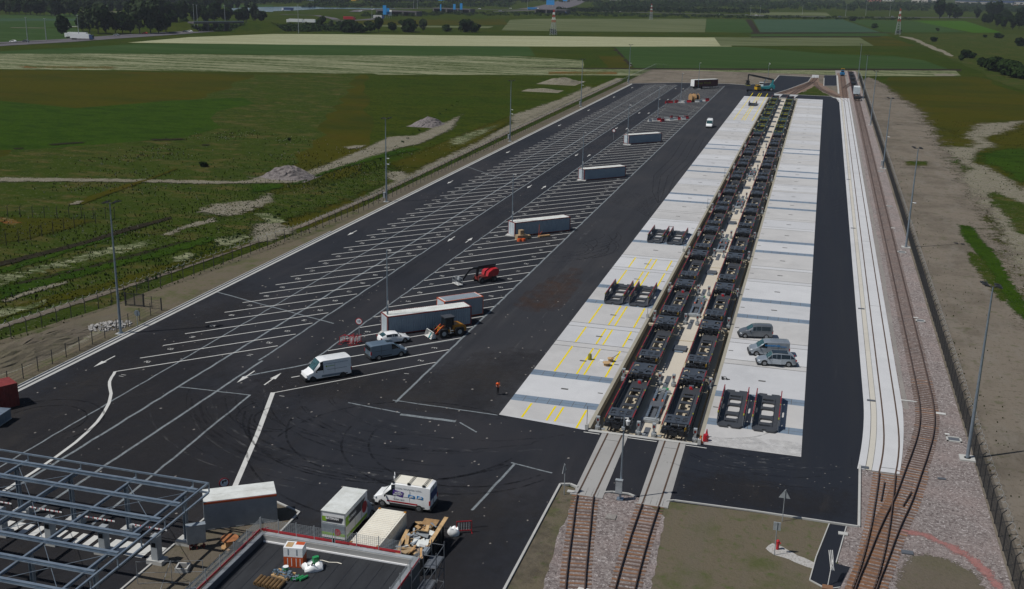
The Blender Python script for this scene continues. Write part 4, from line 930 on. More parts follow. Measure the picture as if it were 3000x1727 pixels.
# ================================================================ SMALL TRACKSIDE THINGS
def sign(x,y,h,label,kind,rz=0,shift=0):
    t=empty('road_sign',(x,y,0),rz,label,'sign')
    mb=MB(); mb.cyl((0,0,-.05),(0,0,h),.04,n=6); mb.build('post',M['galv_dull'],t)
    if kind=='tri':
        mb=MB(); mb.profile([(-.5,h-.75),(.5,h-.75),(0,h+.1)],.045,.075,'y'); mb.build('panel',M['galv_dull'],t)
    if kind=='round':
        mb=MB(); mb.cyl((0,-.05,h-.35),(0,-.085,h-.35),.46,n=20); mb.build('panel_rim',M['red'],t)
        mb=MB(); mb.cyl((0,-.086,h-.35),(0,-.092,h-.35),.36,n=20); mb.build('panel',M['white'],t)
    if kind=='back':
        mb=MB(); mb.cyl((0,.05,h-.35),(0,.09,h-.35),.42,n=20); mb.build('panel',M['galv'],t)
    if kind=='box':
        mb=MB(); mb.box(-.3,.3,.03,.14,h-.75,h-.05); mb.build('panel',M['galv_dull'],t)
    return t
def flat_text(txt, size, name, mat, parent, loc, rot, bold=0.0, extr=.004):
    cu=bpy.data.curves.new('t','FONT'); cu.body=txt; cu.size=size; cu.align_x='CENTER'; cu.align_y='CENTER'; cu.extrude=extr; cu.offset=bold; cu.resolution_u=2
    o=bpy.data.objects.new('t',cu); col.objects.link(o)
    dg=bpy.context.evaluated_depsgraph_get(); me=bpy.data.meshes.new_from_object(o.evaluated_get(dg)); bpy.data.objects.remove(o)
    me.materials.clear(); me.materials.append(M[mat]); q=bpy.data.objects.new(name,me); col.objects.link(q); q.parent=parent; q.location=loc; q.rotation_euler=rot
    return q
s=sign(-54.3,122.75,3.05,'round red and white 10 speed limit sign beside the red barriers','round',rz=R(8))
flat_text('10',.46,'speed_figure','navy',s,(0,-.1,2.7),(R(90),0,0),.012)
_p=at(656,1414,2.5); s=sign(_p.x,_p.y,2.85,'round red-rimmed sign with a black arrow behind the grey cabin','round',rz=R(48))
mb=MB(); mb.profile([(-.2,2.45),(-.06,2.45),(-.06,2.6),(.12,2.6),(.12,2.52),(.26,2.67),(.12,2.82),(.12,2.74),(-.2,2.74)],-.098,-.093,'y'); mb.build('arrow_symbol',M['black'],s)
sign(.45,89.55,2.95,'triangular sign seen from behind on the kerb by the big asphalt bay','tri')
sign(.05,83.3,3.0,'small square sign box on a post standing in white gravel','box')
sign(-19.1,88.6,3.0,'edge-on triangular sign on the corner of the left soil island','tri',rz=R(80))
sign(-84.4,118.6,2.2,'round sign seen from behind beside the left kerb','back')
sign(-57.6,318.3,3.1,'small round red sign beside the far parking bays','round')
t=empty('fire_hydrant',(.25,84.35,0),0,'bright red hydrant post in the strip of white gravel','hydrant')
mb=MB(); mb.cyl((0,0,0),(0,0,.75),.13,n=12); mb.cyl((0,0,.75),(0,0,.85),.16,.1,n=12); mb.build('body',M['red'],t,smooth=True)
mb=MB(); mb.cyl((0,0,.6),(.25,-.05,.6),.07,n=8); mb.build('outlet',M['red'],t)
for k,(x,y,w,l,lb) in enumerate(((17.05,113.6,1.5,1.3,'nearest mast'),(16.9,156.9,1.3,1.2,'bend of the fence'),(16.9,199.6,1.5,1.4,'second mast'),(16.9,243,1.3,1.2,'middle of the line'),(17.0,290,1.4,1.2,'third mast'))):
    t=empty('inspection_pit',(x,y,0),0,'square concrete inspection pit frame in the ballast by the '+lb,'pit frame')
    mb=MB(); 
    for a,b,c,d in ((-w/2,w/2,-l/2,-l/2+.18),(-w/2,w/2,l/2-.18,l/2),(-w/2,-w/2+.18,-l/2,l/2),(w/2-.18,w/2,-l/2,l/2)): mb.box(a,b,c,d,-.05,.07)
    mb.build('frame',M['kerb'],t); mb=MB(); mb.box(-w/2+.18,w/2-.18,-l/2+.18,l/2-.18,-.05,.0); mb.build('grid',M['steel_cover'],t)
for x,y,a,b,m,lb in ((14.9,103.1,.75,.35,'steel_cover','dark cover slab in the ballast right of the turnout'),(10.75,87.1,.95,.6,'steel_cover','dark cover plate on the soil below the pink path'),(7.75,103.35,.9,.55,'steel_cover','dark grate at the near end of the side slab'),(9.05,122.3,.9,.5,'steel_cover','dark grate in the side slab at its bend'),(8.95,160.2,.9,.5,'steel_cover','dark grate in the side slab, second one'),(8.9,217,.9,.5,'steel_cover','dark grate in the side slab, third one'),(8.9,274.3,.9,.5,'steel_cover','dark grate in the side slab, fourth one'),
    (13.2,123.6,1.7,.22,'white_dirty','thin white bar on the ballast between slab and track'),(16.4,120.7,1.0,.5,'white_dirty','white cable cover right of the long track at its bend'),(16.5,114.8,.45,.35,'white_dirty','small white box beside the near pit frame'),(16.3,158.2,.8,.35,'white_dirty','white cable cover beside the second pit frame'),(16.4,220,.9,.4,'white_dirty','white cable cover farther along the long track'),
    (-14.15,85.6,.9,.9,'gravel_grey','square concrete cover in the ballast between the front tracks'),(5.6,90.0-1.2,.8,.5,'kerb','pale slab at the edge of the ballast by the narrow path'),(-18.6,89.3,.7,.45,'kerb','pale slab on the corner of the left soil island'),(-13.6,73.2,1.6,.4,'white_dirty','white pipe end between the front tracks at the bottom edge')):
    mb=MB(); mb.box(-a/2,a/2,-b/2,b/2,-.02,.05); mb.box(-a/2+.06,a/2-.06,-b/2+.05,b/2-.05,.05,.062); mb.build('cover_plate',M[m],loc=(x,y,.02),label=lb,cat='cover')
n=0
for side,xs in (('left',(-25.1,-20.9)),('right',(-3.3,-7.8))):
    for xi,x in enumerate(xs):
        for k in range(34):
            y=114.6+10.11*k
            if y>460: break
            if n==0:
                mb=MB(); mb.box(-.42,.42,-.2,.2,-.01,.004); 
                for q in range(6): mb.box(-.38+q*.13,-.31+q*.13,-.17,.17,.004,.012)
                g0=mb.build('drain_grate',M['joint']); o=g0
            else: o=g0.copy(); col.objects.link(o)
            o.location=(x,y,.024); o.scale=((1,1,1) if xi==0 else (.7,.6,1)); n+=1
            tag(o,'%s dark drain grate let into the %s concrete platform'%('larger' if xi==0 else 'small',side),'drain grate','drain grates in the %s platform'%side)
# crossing flag / antenna frame near the bottom right
t=empty('wind_indicator',(4.35,79.75,0),R(20),'white folded barrier frame on a post at the end of the narrow path','barrier')
mb=MB(); mb.cyl((0,0,0),(.3,.4,1.6),.04,n=6); mb.build('post',M['white_dirty'],t)
for k in range(3): mb=MB(); mb.beam((.25+k*.12,.3,1.1),(.35+k*.14,1.4,2.3),.05,.05); mb.beam((.1+k*.12,.1,1.3),(.55,.9,1.9),.03,.03); mb.build('arm',M['white_dirty'],t)
t=empty('point_machine',(4.2,78.9,0),0,'rusty point lever block beside the turnout sleepers','point machine')
mb=MB(); mb.box(-.3,.5,-.3,.3,0,.35); mb.build('housing',M['sleeper_rust'],t); mb=MB(); mb.beam((.5,0,.15),(2.6,.3,.15),.1,.08); mb.build('rod',M['rust_steel'],t)
# steel rods standing on the platform edge
for x,y,h,lb in ((-20.25,104.0,2.6,'front corner'),(-20.3,145.4,2.5,'second pair of shells'),(-20.3,186,2.3,'third blue strip'),(-20.3,226,2.2,'middle of the platform'),(-20.3,266,2.2,'far part of the platform'),(-8.45,103.9,2.2,'right platform corner')):
    t=empty('marker_rod',(x,y,0),0,'thin dark marker rod on the platform edge near the '+lb,'rod')
    mb=MB(); mb.cyl((0,0,0),(0,0,h),.03,n=5); mb.build('rod',M['rust_steel'],t); mb=MB(); mb.box(-.17,.17,-.17,.17,0,.55); mb.build('socket',M['kerb'],t)
# ================================================================ LOADING SHELLS AND WAGONS
def wall_plate(mb, x, y0, y1, z0, z1, holes, th=.06):
    t=MB(); t.plate(z0,z1,y0,y1,x-th/2,x+th/2,holes,.12)
    fl=[]
    for p in t.v: fl.append((p[2],p[1],p[0]))
    n=len(mb.v); mb.v+=fl
    for f in t.f: mb.f.append(tuple(reversed([i+n for i in f]))); mb.m.append(mb.mi)
FLOOR_HOLES=[(-.66,.66,1.2,1.65),(-.68,.68,2.3,3.45),(-.70,.70,4.3,6.3),(-.68,.68,6.9,8.3),(-.66,.66,8.75,9.3)]
def shell_parts(root, h=1.22, red='red', top='red'):
    mb=MB(); ho=[(-.25,.25,.0,.42)]+FLOOR_HOLES
    mb.plate(-1.05,1.05,0,10.6,.06,.22,ho,.22)
    mb.box(-1.05,-.25,10.6,11,.06,.22); mb.box(.25,1.05,10.6,11,.06,.22)
    for s in (-1,1):
        mb.prism([(s*1.05,.0),(s*1.32,.45),(s*1.32,10.6),(s*1.05,11)],.06,.24)
    mb.build('floor_plate',M['dark_grey'],root)
    mb=MB(); 
    for s in (.74,-.78): mb.box(s-.02,s+.02,1.2,9.4,.22,.27)
    mb.build('guide_strip',M['black_steel'],root)
    for s in (-1,1):
        mb=MB(); x=s*1.36
        wall_plate(mb,x,1.2,9.6,.24,h,[(.55,.8,2.0,2.45),(.45,.9,4.6,6.1),(.55,.8,8.3,8.75)])
        mb.add([(x-.03,.35,.24),(x-.03,1.2,.24),(x-.03,1.2,h),(x+.03,.35,.24),(x+.03,1.2,.24),(x+.03,1.2,h)],[(0,1,2),(5,4,3),(0,2,5,3)])
        mb.add([(x-.03,9.6,.24),(x-.03,10.7,.24),(x-.03,9.6,h),(x+.03,9.6,.24),(x+.03,10.7,.24),(x+.03,9.6,h)],[(0,1,2),(5,4,3),(1,4,5,2)])
        mb.build('side_wall',M['slate'],root)
        mb=MB(); mb.box(x-.055,x+.055,1.15,9.65,h,h+.06); mb.build('top_rail',M['rail_red'],root)
        mb=MB(); mb.box(x-.06,x+.06,1.0,1.5,h-.02,h+.07); mb.box(x-.06,x+.06,5.2,5.5,h+.0,h+.065); mb.build('marker_band',M['lime'],root)
sh=empty('loading_shell',(-5.85,109.05,.03),0,'dark steel loading shell on the right platform, the left one of the front pair','loading shell','steel loading shells set down on the platforms')
shell_parts(sh)
for x,y,lb,rz in ((-2.2,109.05,'dark steel loading shell on the right platform, the right one of the front pair',0),
               (-26.15,149.9,'dark steel loading shell on the left platform, left one of the pair nearest the viewer',0),(-22.5,150.0,'dark steel loading shell on the left platform, right one of the pair nearest the viewer',0),
               (-26.2,190.6,'dark steel loading shell on the left platform, left one of the farther pair',0),(-22.65,190.5,'dark steel loading shell on the left platform, right one of the farther pair',0),
               (-24.6,431,'dark steel loading shell alone at the far end of the left platform',0)):
    c=copy_tree(sh); c.location=(x,y,.03); c['label']=lb

rw=random.Random(4)
def clutter(mb, x0,x1,y0,y1,z0,z1,n,s=(.08,.35)):
    for i in range(n):
        a=rw.uniform(*s); b=rw.uniform(*s); c=rw.uniform(.06,.25); x=rw.uniform(x0,x1); y=rw.uniform(y0,y1); z=rw.uniform(z0,z1)
        if i%3==0: mb.cyl((x-a,y,z),(x+a,y,z),rw.uniform(.03,.08),n=6)
        elif i%3==1: mb.cyl((x,y-a,z),(x,y+a,z),rw.uniform(.03,.07),n=6)
        else: mb.box(x-a/2,x+a/2,y-b/2,y+b/2,z-c/2,z+c/2)
def bogie(y,root,name='bogie'):
    mb=MB()
    for yy in (y-.9,y+.9):
        mb.cyl((-.95,yy,.46),(.95,yy,.46),.08,n=6)
        for s in (-.75,.75): mb.cyl((s-.07,yy,.46),(s+.07,yy,.46),.42,n=16)
    for s in (-1.0,1.0): mb.box(s-.08,s+.08,y-1.4,y+1.4,.4,.68)
    mb.box(-1.0,1.0,y-.25,y+.25,.45,.75)
    mb.build(name,M['black_steel'],root)
def red_wagon():
    w=empty('pocket_wagon',(0,0,0))
    bogie(2.9,w); bogie(17.6,w)
    # front end: headstock, pipes, hoses
    mb=MB(); mb.box(-1.3,1.3,.5,.75,.45,1.0); mb.box(-.4,.4,.1,.55,.5,.85); mb.box(-1.3,1.3,1.35,1.6,.55,.95); 
    mb.cyl((-.45,1.45,1.12),(1.15,1.45,1.12),.17,n=10); mb.cyl((-1.2,1.0,1.0),(-.5,1.0,1.0),.12,n=8)
    for s in (-1,1): mb.cyl((s*.88,0,.95),(s*.88,.5,.95),.2,n=12); mb.cyl((s*.88,.02,.95),(s*.88,-.06,.95),.24,n=12)
    clutter(mb,-1.2,1.2,.3,2.0,.6,1.12,34)
    mb.build('headstock',M['black_steel'],w)
    mb=MB(); 
    for x in (-.45,.35,1.1): mb.cyl((x,1.45,1.12),(x+.03,1.45,1.12),.178,n=10)
    mb.build('pipe_clamp',M['galv'],w)
    # short deck
    mb=MB(); mb.plate(-1.3,-.35,2.2,4.45,1.02,1.10,[(-1.1,-.6,2.7,3.9)],.1); mb.plate(.35,1.3,2.2,4.45,1.02,1.10,[(.6,1.1,2.7,3.9)],.1); mb.plate(-.35,.35,2.2,4.45,1.02,1.10,[(-.28,.28,2.9,3.7)],.08)
    mb.box(-1.1,-.6,2.85,3.8,.93,1.0); mb.box(.6,1.1,2.85,3.8,.93,1.0); mb.box(-.2,.2,3.0,3.3,1.0,1.14); mb.cyl((-1.3,3.2,1.06),(1.3,3.2,1.06),.05,n=6)
    clutter(mb,-.9,.9,2.3,4.2,1.08,1.13,8,(.05,.2))
    mb.build('deck',M['slate'],w)
    # long deck with the four cut-outs over the wheels
    mb=MB()
    for s in (-1,1):
        a,b=(-1.33,-.3) if s<0 else (.3,1.33); h=(-1.15,-.5) if s<0 else (.5,1.15)
        mb.plate(a,b,15.9,19.55,1.04,1.12,[(h[0],h[1],16.2,17.15),(h[0]-.03,h[1]+.03,17.9,19.0)],.25)
    mb.plate(-.3,.3,15.9,19.55,1.04,1.12,[(-.28,.28,16.0,16.45)],.05)
    mb.cyl((0,17.4,1.12),(0,17.4,1.18),.42,n=14); mb.box(-.3,.3,16.9,17.2,1.12,1.17)
    mb.build('deck',M['slate'],w)
    mb=MB()
    for x in (-.78,.78):
        for y in (16.75,18.5): mb.cyl((x-.06*(1 if x<0 else -1),y,.8),(x-.06*(1 if x<0 else -1),y,1.02),.23,n=14)
    mb.build('spring_cover',M['slate'],w)
    mb=MB(); mb.box(-1.3,1.3,15.55,15.85,.35,.98); 
    for x in (-1.0,-.45,.45,1.0): mb.box(x-.12,x+.12,15.2,15.6,.3,1.02)
    clutter(mb,-1.2,1.2,14.9,15.7,.45,.95,26,(.06,.3)); mb.build('crossbeam',M['black_steel'],w)
    # pocket
    mb=MB(); Fh=[(-.66,.66,9.9-4.85,10.25-4.85)]
    hol=[(-.48,.70,5.2,5.6),(-.52,.72,6.1,7.2),(-.52,.72,7.9,9.9),(-.52,.72,10.5,11.9),(-.48,.70,12.4,12.9)]
    mb.plate(-.74,1.22,4.5,15.2,.26,.36,hol,.2); mb.box(-1.3,-.76,4.5,15.2,.02,.08); mb.build('pocket_floor',M['dark_grey'],w)
    mb=MB()
    for s in (-1,1):
        x=s*1.33; mb.box(x-.03,x+.03,4.5,15.5,.3,1.06); mb.box(x-.16,x-.03,4.6,15.4,.3,.5) if s>0 else mb.box(x+.03,x+.16,4.6,15.4,.3,.5)
        mb.box(x+s*.03,x+s*.10,.6,19.6,.42,.62)
        for k in range(8): mb.box(x+s*.03,x+s*.09,5+k*1.4,5.12+k*1.4,.5,1.04)
    mb.build('pocket_side',M['slate'],w)
    mb=MB(); mb.box(.80,.84,5.3,12.9,.36,.42); mb.build('guide_strip',M['black_steel'],w)
    for s in (-1,1):
        x=s*1.40
        mb=MB()
        for a,b in ((2.2,4.5),(8.2,10.2),(12.0,13.8),(15.6,16.4),(17.0,19.2)) if s>0 else ((2.2,4.5),(6.2,9.5),(10.4,12.4),(13.0,15.4),(16.8,19.2)):
            mb.box(x-.05,x+.05,a,b,1.02,1.14)
        mb.box(x-.03,x+.03,2.2,19.2,1.0,1.03); mb.build('side_rail',M['rail_red'],w)
        mb=MB()
        for a,b in ((1.5,2.2),(4.5,19.6)): mb.box(x-.05,x+.05,a,b,.98,1.10)
        mb.build('side_sill',M['dark_grey' if s>0 else 'dark_red'],w)
        mb=MB()
        for a,b in ((5.1,5.5),(10.3,10.7),(14.2,14.6)) if s>0 else ((5.2,5.45),(9.7,9.95)): mb.box(x-.055,x+.055,a,b,1.02,1.145)
        mb.build('marker_band',M['lime'],w)
    mb=MB(); mb.tube([(1.1,.5,1.0),(1.1,.45,1.35),(1.2,.75,1.35),(1.2,.8,.95)],.025,n=5); mb.tube([(-1.3,.5,1.0),(-1.35,.45,1.4),(-1.4,.75,1.3),(-1.35,.8,.95)],.025,n=5); mb.build('hand_rail',M['yellow'],w)
    return w
NUM=['first','second','third','fourth','fifth','sixth','seventh','eighth','ninth','tenth','eleventh','twelfth']
rwg=red_wagon(); first=True
for X,side in ((-17.15,'left'),(-11.15,'right')):
    for k in range(12):
        o=rwg if first else copy_tree(rwg); first=False
        o.location=(X,103.85+20.2*k,0); tag(o,'dark low pocket wagon with red rails, %s from the viewer on the %s track'%(NUM[k],side),'rail wagon','red-railed pocket wagons in two lines')
for X,side in ((-17.15,'left'),(-11.15,'right')):
    for k in (0,2):
        t=empty('red_valve',(X+.1,103.85+20.2*k+14.6,.36),0,'bright red cap with a green box in the %s wagon of the %s track'%(NUM[k],side),'valve')
        mb=MB(); mb.cyl((0,0,0),(0,0,.22),.17,n=10); mb.box(-.05,.25,-.3,-.1,0,.12); mb.build('cap',M['red'],t); mb=MB(); mb.box(-.25,.3,.25,.45,.1,.3); mb.build('box',M['galv'],t)
def green_wagon():
    w=empty('container_wagon',(0,0,0)); bogie(2.2,w); bogie(18.3,w); bogie(34.4,w)
    for y0,y1 in ((.4,4.0),(16.6,20.1),(32.7,36.3)):
        mb=MB(); mb.box(-1.3,1.3,y0,y1,.75,.95); clutter(mb,-1.2,1.2,y0,y1,.9,1.15,26,(.1,.5)); mb.build('deck',M['green_dark'],w)
    for y0 in (0,35.3):
        mb=MB(); mb.box(-1.35,1.35,y0+.1,y0+1.3,1.0,1.14); mb.build('end_plate',M['green_dark'],w)
    for s in (-1,1):
        mb=MB(); mb.box(s*1.36-.1,s*1.36+.1,.2,36.5,.72,1.12); mb.build('side_sill',M['green_dark'],w)
    mb=MB()
    for k in range(2):
        b=4.2+16*k; mb.box(-1.25,1.25,b,b+12.3,.25,.3) if False else None
        for q in range(5): mb.box(-1.25,1.25,b+q*2.9,b+q*2.9+.35,.55,.8)
        mb.box(-1.3,-1.0,b,b+12.4,.35,.75); mb.box(1.0,1.3,b,b+12.4,.35,.75); mb.box(-1.0,1.0,b+.2,b+4.5,.5,.54); mb.box(-1.0,1.0,b+8.0,b+12.2,.5,.54)
    mb.build('underframe',M['black_steel'],w)
    mb=MB()
    for y in (3.8,4.6,15.6,16.6,20.4,21.6,31.8,33.0):
        for x in (-1.05,.9): mb.cbox((x,y,1.02),(.34,.5,.3))
        mb.cbox((rw.uniform(-.3,.3),y,.98),(.9,.22,.2))
    mb.build('locking_block',M['lime'],w)
    return w
gw=green_wagon(); first=True
for X,side in ((-17.15,'left'),(-11.15,'right')):
    for k in range(3):
        o=gw if first else copy_tree(gw); first=False
        o.location=(X,347.2+36.75*k,0); tag(o,'dark green container wagon with dull yellow blocks, %s of three on the %s track'%(('nearest','middle','farthest')[k],side),'rail wagon','green container wagons behind the red ones')
for X,side in ((-17.15,'left'),(-11.15,'right')):
    o=copy_tree(rwg); o.location=(X,457.4,0); o.scale=(1,.55,1)
    tag(o,'stubby dark end wagon with dull yellow fittings at the far end of the %s track'%side,'rail wagon')
# locking jacks at the ends of each pocket
def jack():
    t=empty('locking_jack',(0,0,0)); t.scale=(.85,.85,.85)
    mb=MB(); mb.box(-.3,.3,-.35,.35,-.62,-.1); mb.box(-.14,.14,-.14,.14,-.1,.55); mb.box(-.22,.22,-.2,.2,.95,1.15); mb.box(-.22,-.14,-.2,.2,.5,1.0); mb.box(.14,.22,-.2,.2,.5,1.0); mb.box(-.2,.2,.1,.2,.5,1.0); mb.build('housing',M['galv_dull'],t)
    mb=MB(); mb.box(-.12,.12,-.16,.1,.62,.95); mb.cyl((0,-.02,.35),(0,-.02,.62),.08,n=8); mb.build('clamp',M['dark_red'],t)
    mb=MB(); mb.cyl((0,-.55,-.3),(0,-.1,-.3),.2,n=10); mb.box(.2,.9,-.2,.2,-.5,-.42); mb.build('motor',M['galv_dull'],t)
    return t
jk=jack(); first=True
for k in range(12):
    for X,lb in ((-19.35,'left of the left wagon line'),(-15.0,'right of the left wagon line'),(-13.35,'left of the right wagon line'),(-9.05,'right of the right wagon line')):
        for dy in (1.7,17.2) if k%2==0 else ():
            o=jk if first else copy_tree(jk); first=False
            o.location=(X,103.85+20.2*k+dy,0); tag(o,'small pale locking jack with a dark red clamp, %s'%lb,'jack','locking jacks '+lb)
# lifting and turning gear on the walkway
def gear():
    t=empty('turning_gear',(0,0,0))
    mb=MB(); mb.box(-.28,.28,-6.5,-2.0,0,.06); mb.box(-.28,.28,10.0,14.5,0,.06); mb.box(-.22,.22,-.5,8.5,.02,.12); mb.build('channel_cover',M['steel_cover'],t)
    mb=MB(); mb.box(-.75,.75,3.4,4.9,.25,.42); mb.build('crossplate',M['steel_cover'],t)
    for s in (-.55,.55):
        for y0,y1 in ((.2,3.4),(5.0,8.2)):
            mb=MB(); n=6; L=(y1-y0)/n
            for i in range(n): mb.box(s-.13,s+.13,y0+i*L+.04,y0+(i+1)*L-.04,.1,.45)
            mb.build('roller_block',M['galv'],t)
    mb=MB()
    for s in (-.5,.5): mb.cyl((s,4.95,.2),(s,5.3,.5),.12,n=8); mb.cyl((s*1.2,5.2,.3),(s*1.2,5.5,.3),.08,n=8)
    mb.box(.55,.75,2.0,3.0,.1,.35); mb.build('drive',M['orange_red'],t)
    mb=MB(); mb.box(-.9,.9,-.7,.1,.05,.35); mb.cyl((-.6,-.3,.4),(.6,-.3,.4),.12,n=8); mb.box(-.9,.95,8.5,8.9,.1,.3); clutter(mb,-.9,.9,-.6,.2,.2,.5,10,(.08,.3)); clutter(mb,-.8,.9,8.4,9.0,.2,.5,12,(.08,.3)); mb.build('frame',M['galv_dull'],t)
    mb=MB(); mb.box(-.05,.6,9.1,9.7,.15,.32); mb.build('green_cover',M['green'],t)
    mb=MB(); 
    for s in (-.35,.35): 
        for i in range(10): mb.cbox((s,.5+i*.75,.2),(.12,.2,.16))
    mb.build('chain_shoe',M['black'],t)
    return t
gr=gear(); first=True
for k in range(5):
    o=gr if first else copy_tree(gr); first=False
    o.location=(-14.25,109.6+40.44*k,-.5); tag(o,'grey turning gear with orange drives between the wagon lines, %s from the viewer'%NUM[k],'turning gear','turning gear units along the central walkway')
for k in range(17):
    y=134.5+20.2*k if k>6 else 134.5+40.4*(k//1)
    if k<=6 and y>345: continue
    if k>6: y=346+ (k-7)*14.0
    t=empty('pit_cover',(-14.3,y,-.5),0,None,'cover')
    mb=MB(); mb.box(-.85,.85,-.9,.9,0,.3); mb.box(-.8,.8,-.02,.02,.3,.33); mb.build('lid',M['steel_cover'],t); mb=MB(); mb.box(-.6,.5,-1.25,-.9,0,.12); mb.build('step',M['slab_blue'],t)
    tag(t,'flat dark steel pit cover on the central walkway','cover','pit covers on the central walkway')
# cross walls of the bed between wagons
mb=MB()
for k in range(1,18):
    y=103.85+20.2*k+ -.9
    mb.box(-15.4,-13.1,y+15.0,y+15.25,-.5,-.44); mb.box(-20,-18.7,y,y+.5,-.5,-.2); mb.box(-9.7,-8.6,y,y+.5,-.5,-.2); mb.box(-15.6,-15.0,y,y+.4,-.5,-.25)
mb.build('bed_crosswall',M['slab_tan'],kind='structure')
for a,b in ((106.5,126),(146.5,166.5),(187,207)): 
    mb=MB(); 
    mb.sheet([(-8.9+.0,a),(-8.62,a),(-8.62,b),(-8.9,b)],-.04); mb.tube([(-9.6,a+1,.1),(-9.6,b-1,.1)],.05,n=5); mb.build('cable_duct',M['plastic'],label='black cable duct along the bed wall at %s'%('the front wagons' if a<110 else 'the middle wagons' if a<150 else 'the tenth pair of wheels'),cat='duct')
# ================================================================ VEHICLES (x forward, y left)
def loft_vehicle(root, st, paintm, glassm='glass', glaz=(), screens=(), lower='plastic', wm=None):
    """st: stations (x, zb, w_low, z_belt, w_belt, z_roof, w_roof); glaz: (i,'s') side panes, screens: i -> top faces glazed between i and i+1"""
    def ring(s):
        x,zb,wl,zs,ws,zr,wr=s; sh=max(.02,min(.09,(zr-zs)*.25)); zm=zb+(zs-zb)*.45
        h=[(wl*.8,zb),(wl,zb+.12),(wl+.01,zm),(ws,zs),(wr+.03,zr-sh),(wr-.12,zr)]
        return [(x,y,z) for y,z in h]+[(x,-y,z) for y,z in reversed(h)]
    rings=[ring(s) for s in st]; n=12
    body=MB(); wins=[]; scr=[]
    for i in range(len(rings)-1):
        a,b=rings[i],rings[i+1]
        for j in range(n):
            k=(j+1)%n; q=[a[j],b[j],b[k],a[k]]
            isside = j in (3,7)
            istop = j in (4,5,6)
            if isside and i in glaz: wins.append((i,j,q)); continue
            if i in screens and istop: scr.append((i,q)); continue
            if i in screens and isside and i not in glaz and False: continue
            body.add(q,[(3,2,1,0)])
    body.add(rings[0],[tuple(reversed(range(n)))]); body.add(rings[-1],[tuple(range(n))])
    body.build('body',M[paintm],root,smooth=True,fix=True)
    for i,j,q in wins:
        mb=MB(); mb.add(q,[(3,2,1,0)]); 
        # inset pane keeps a painted frame around it
        c=sum((Vector(p) for p in q),Vector())/4; s=1 if j==3 else -1
        inn=[c+(Vector(p)-c)*.93+Vector((0,s*.004,0)) for p in q]
        fr=MB()
        for a_ in range(4):
            b_=(a_+1)%4; fr.add([q[a_],q[b_],inn[b_],inn[a_]],[(3,2,1,0)])
        fr.build('window_frame',M[paintm],root)
        g=MB(); g.add(inn,[(3,2,1,0)]); g.build('side_window',M[glassm],root)
    for i in sorted(set(s[0] for s in scr)):
        g=MB()
        for k,q in scr:
            if k==i: g.add(q,[(3,2,1,0)])
        g.build('windscreen' ,M[glassm if glassm!='glass' else 'glass_teal'],root,fix=True)
def wheels(root, xs, w, r=.33, wid=.22, rim='rim', arch=True):
    for x in xs:
        for s in (-1,1):
            if arch:
                mb=MB(); mb.cyl((x,s*(w-.22),r),(x,s*(w+.004),r),r*1.2,n=18); mb.build('wheel_arch',M['black'],root)
            mb=MB(); mb.cyl((x,s*(w-wid+.02),r),(x,s*(w+.02),r),r,n=20)
            wh=mb.build('wheel',M['black'],root,smooth=True)
            mb=MB(); mb.cyl((x,s*(w+.02),r),(x,s*(w+.03),r),r*.6,n=14)
            for k in range(5):
                a=k*2*math.pi/5; mb.beam((x,s*(w+.034),r),(x+math.cos(a)*r*.6,s*(w+.034),r+math.sin(a)*r*.6),.05,.012,up=(0,s,0))
            rm=mb.build('rim',M[rim],wh)
def lights(root, front, rear, w, zf=.75, zr=.95, hz=.14, rz=.3, fx=None):
    for s in (-1,1):
        mb=MB(); mb.cbox((front-.20,s*(w-.14),zf),(.26,.20,hz*.8),s*-.45); mb.build('headlight',M['lamp'],root)
        mb=MB(); mb.cbox((rear+.04,s*(w-.05),zr),(.12,.12,rz)); mb.build('tail_light',M['tail'],root)
        mb=MB(); mb.cbox((front-1.35 if fx is None else fx,s*(w+.14),zf+.38),(.1,.2,.18)); mb.build('mirror',M['plastic'],root)
def bumper(root, front, rear, w, h=.3, mat='plastic', z=.25):
    mb=MB(); mb.cbox((front-.05,0,z+h/2),(.32,2*w-.1,h)); mb.build('front_bumper',M[mat],root)
    mb=MB(); mb.cbox((rear+.03,0,z+h/2),(.2,2*w-.08,h)); mb.build('rear_bumper',M[mat],root)
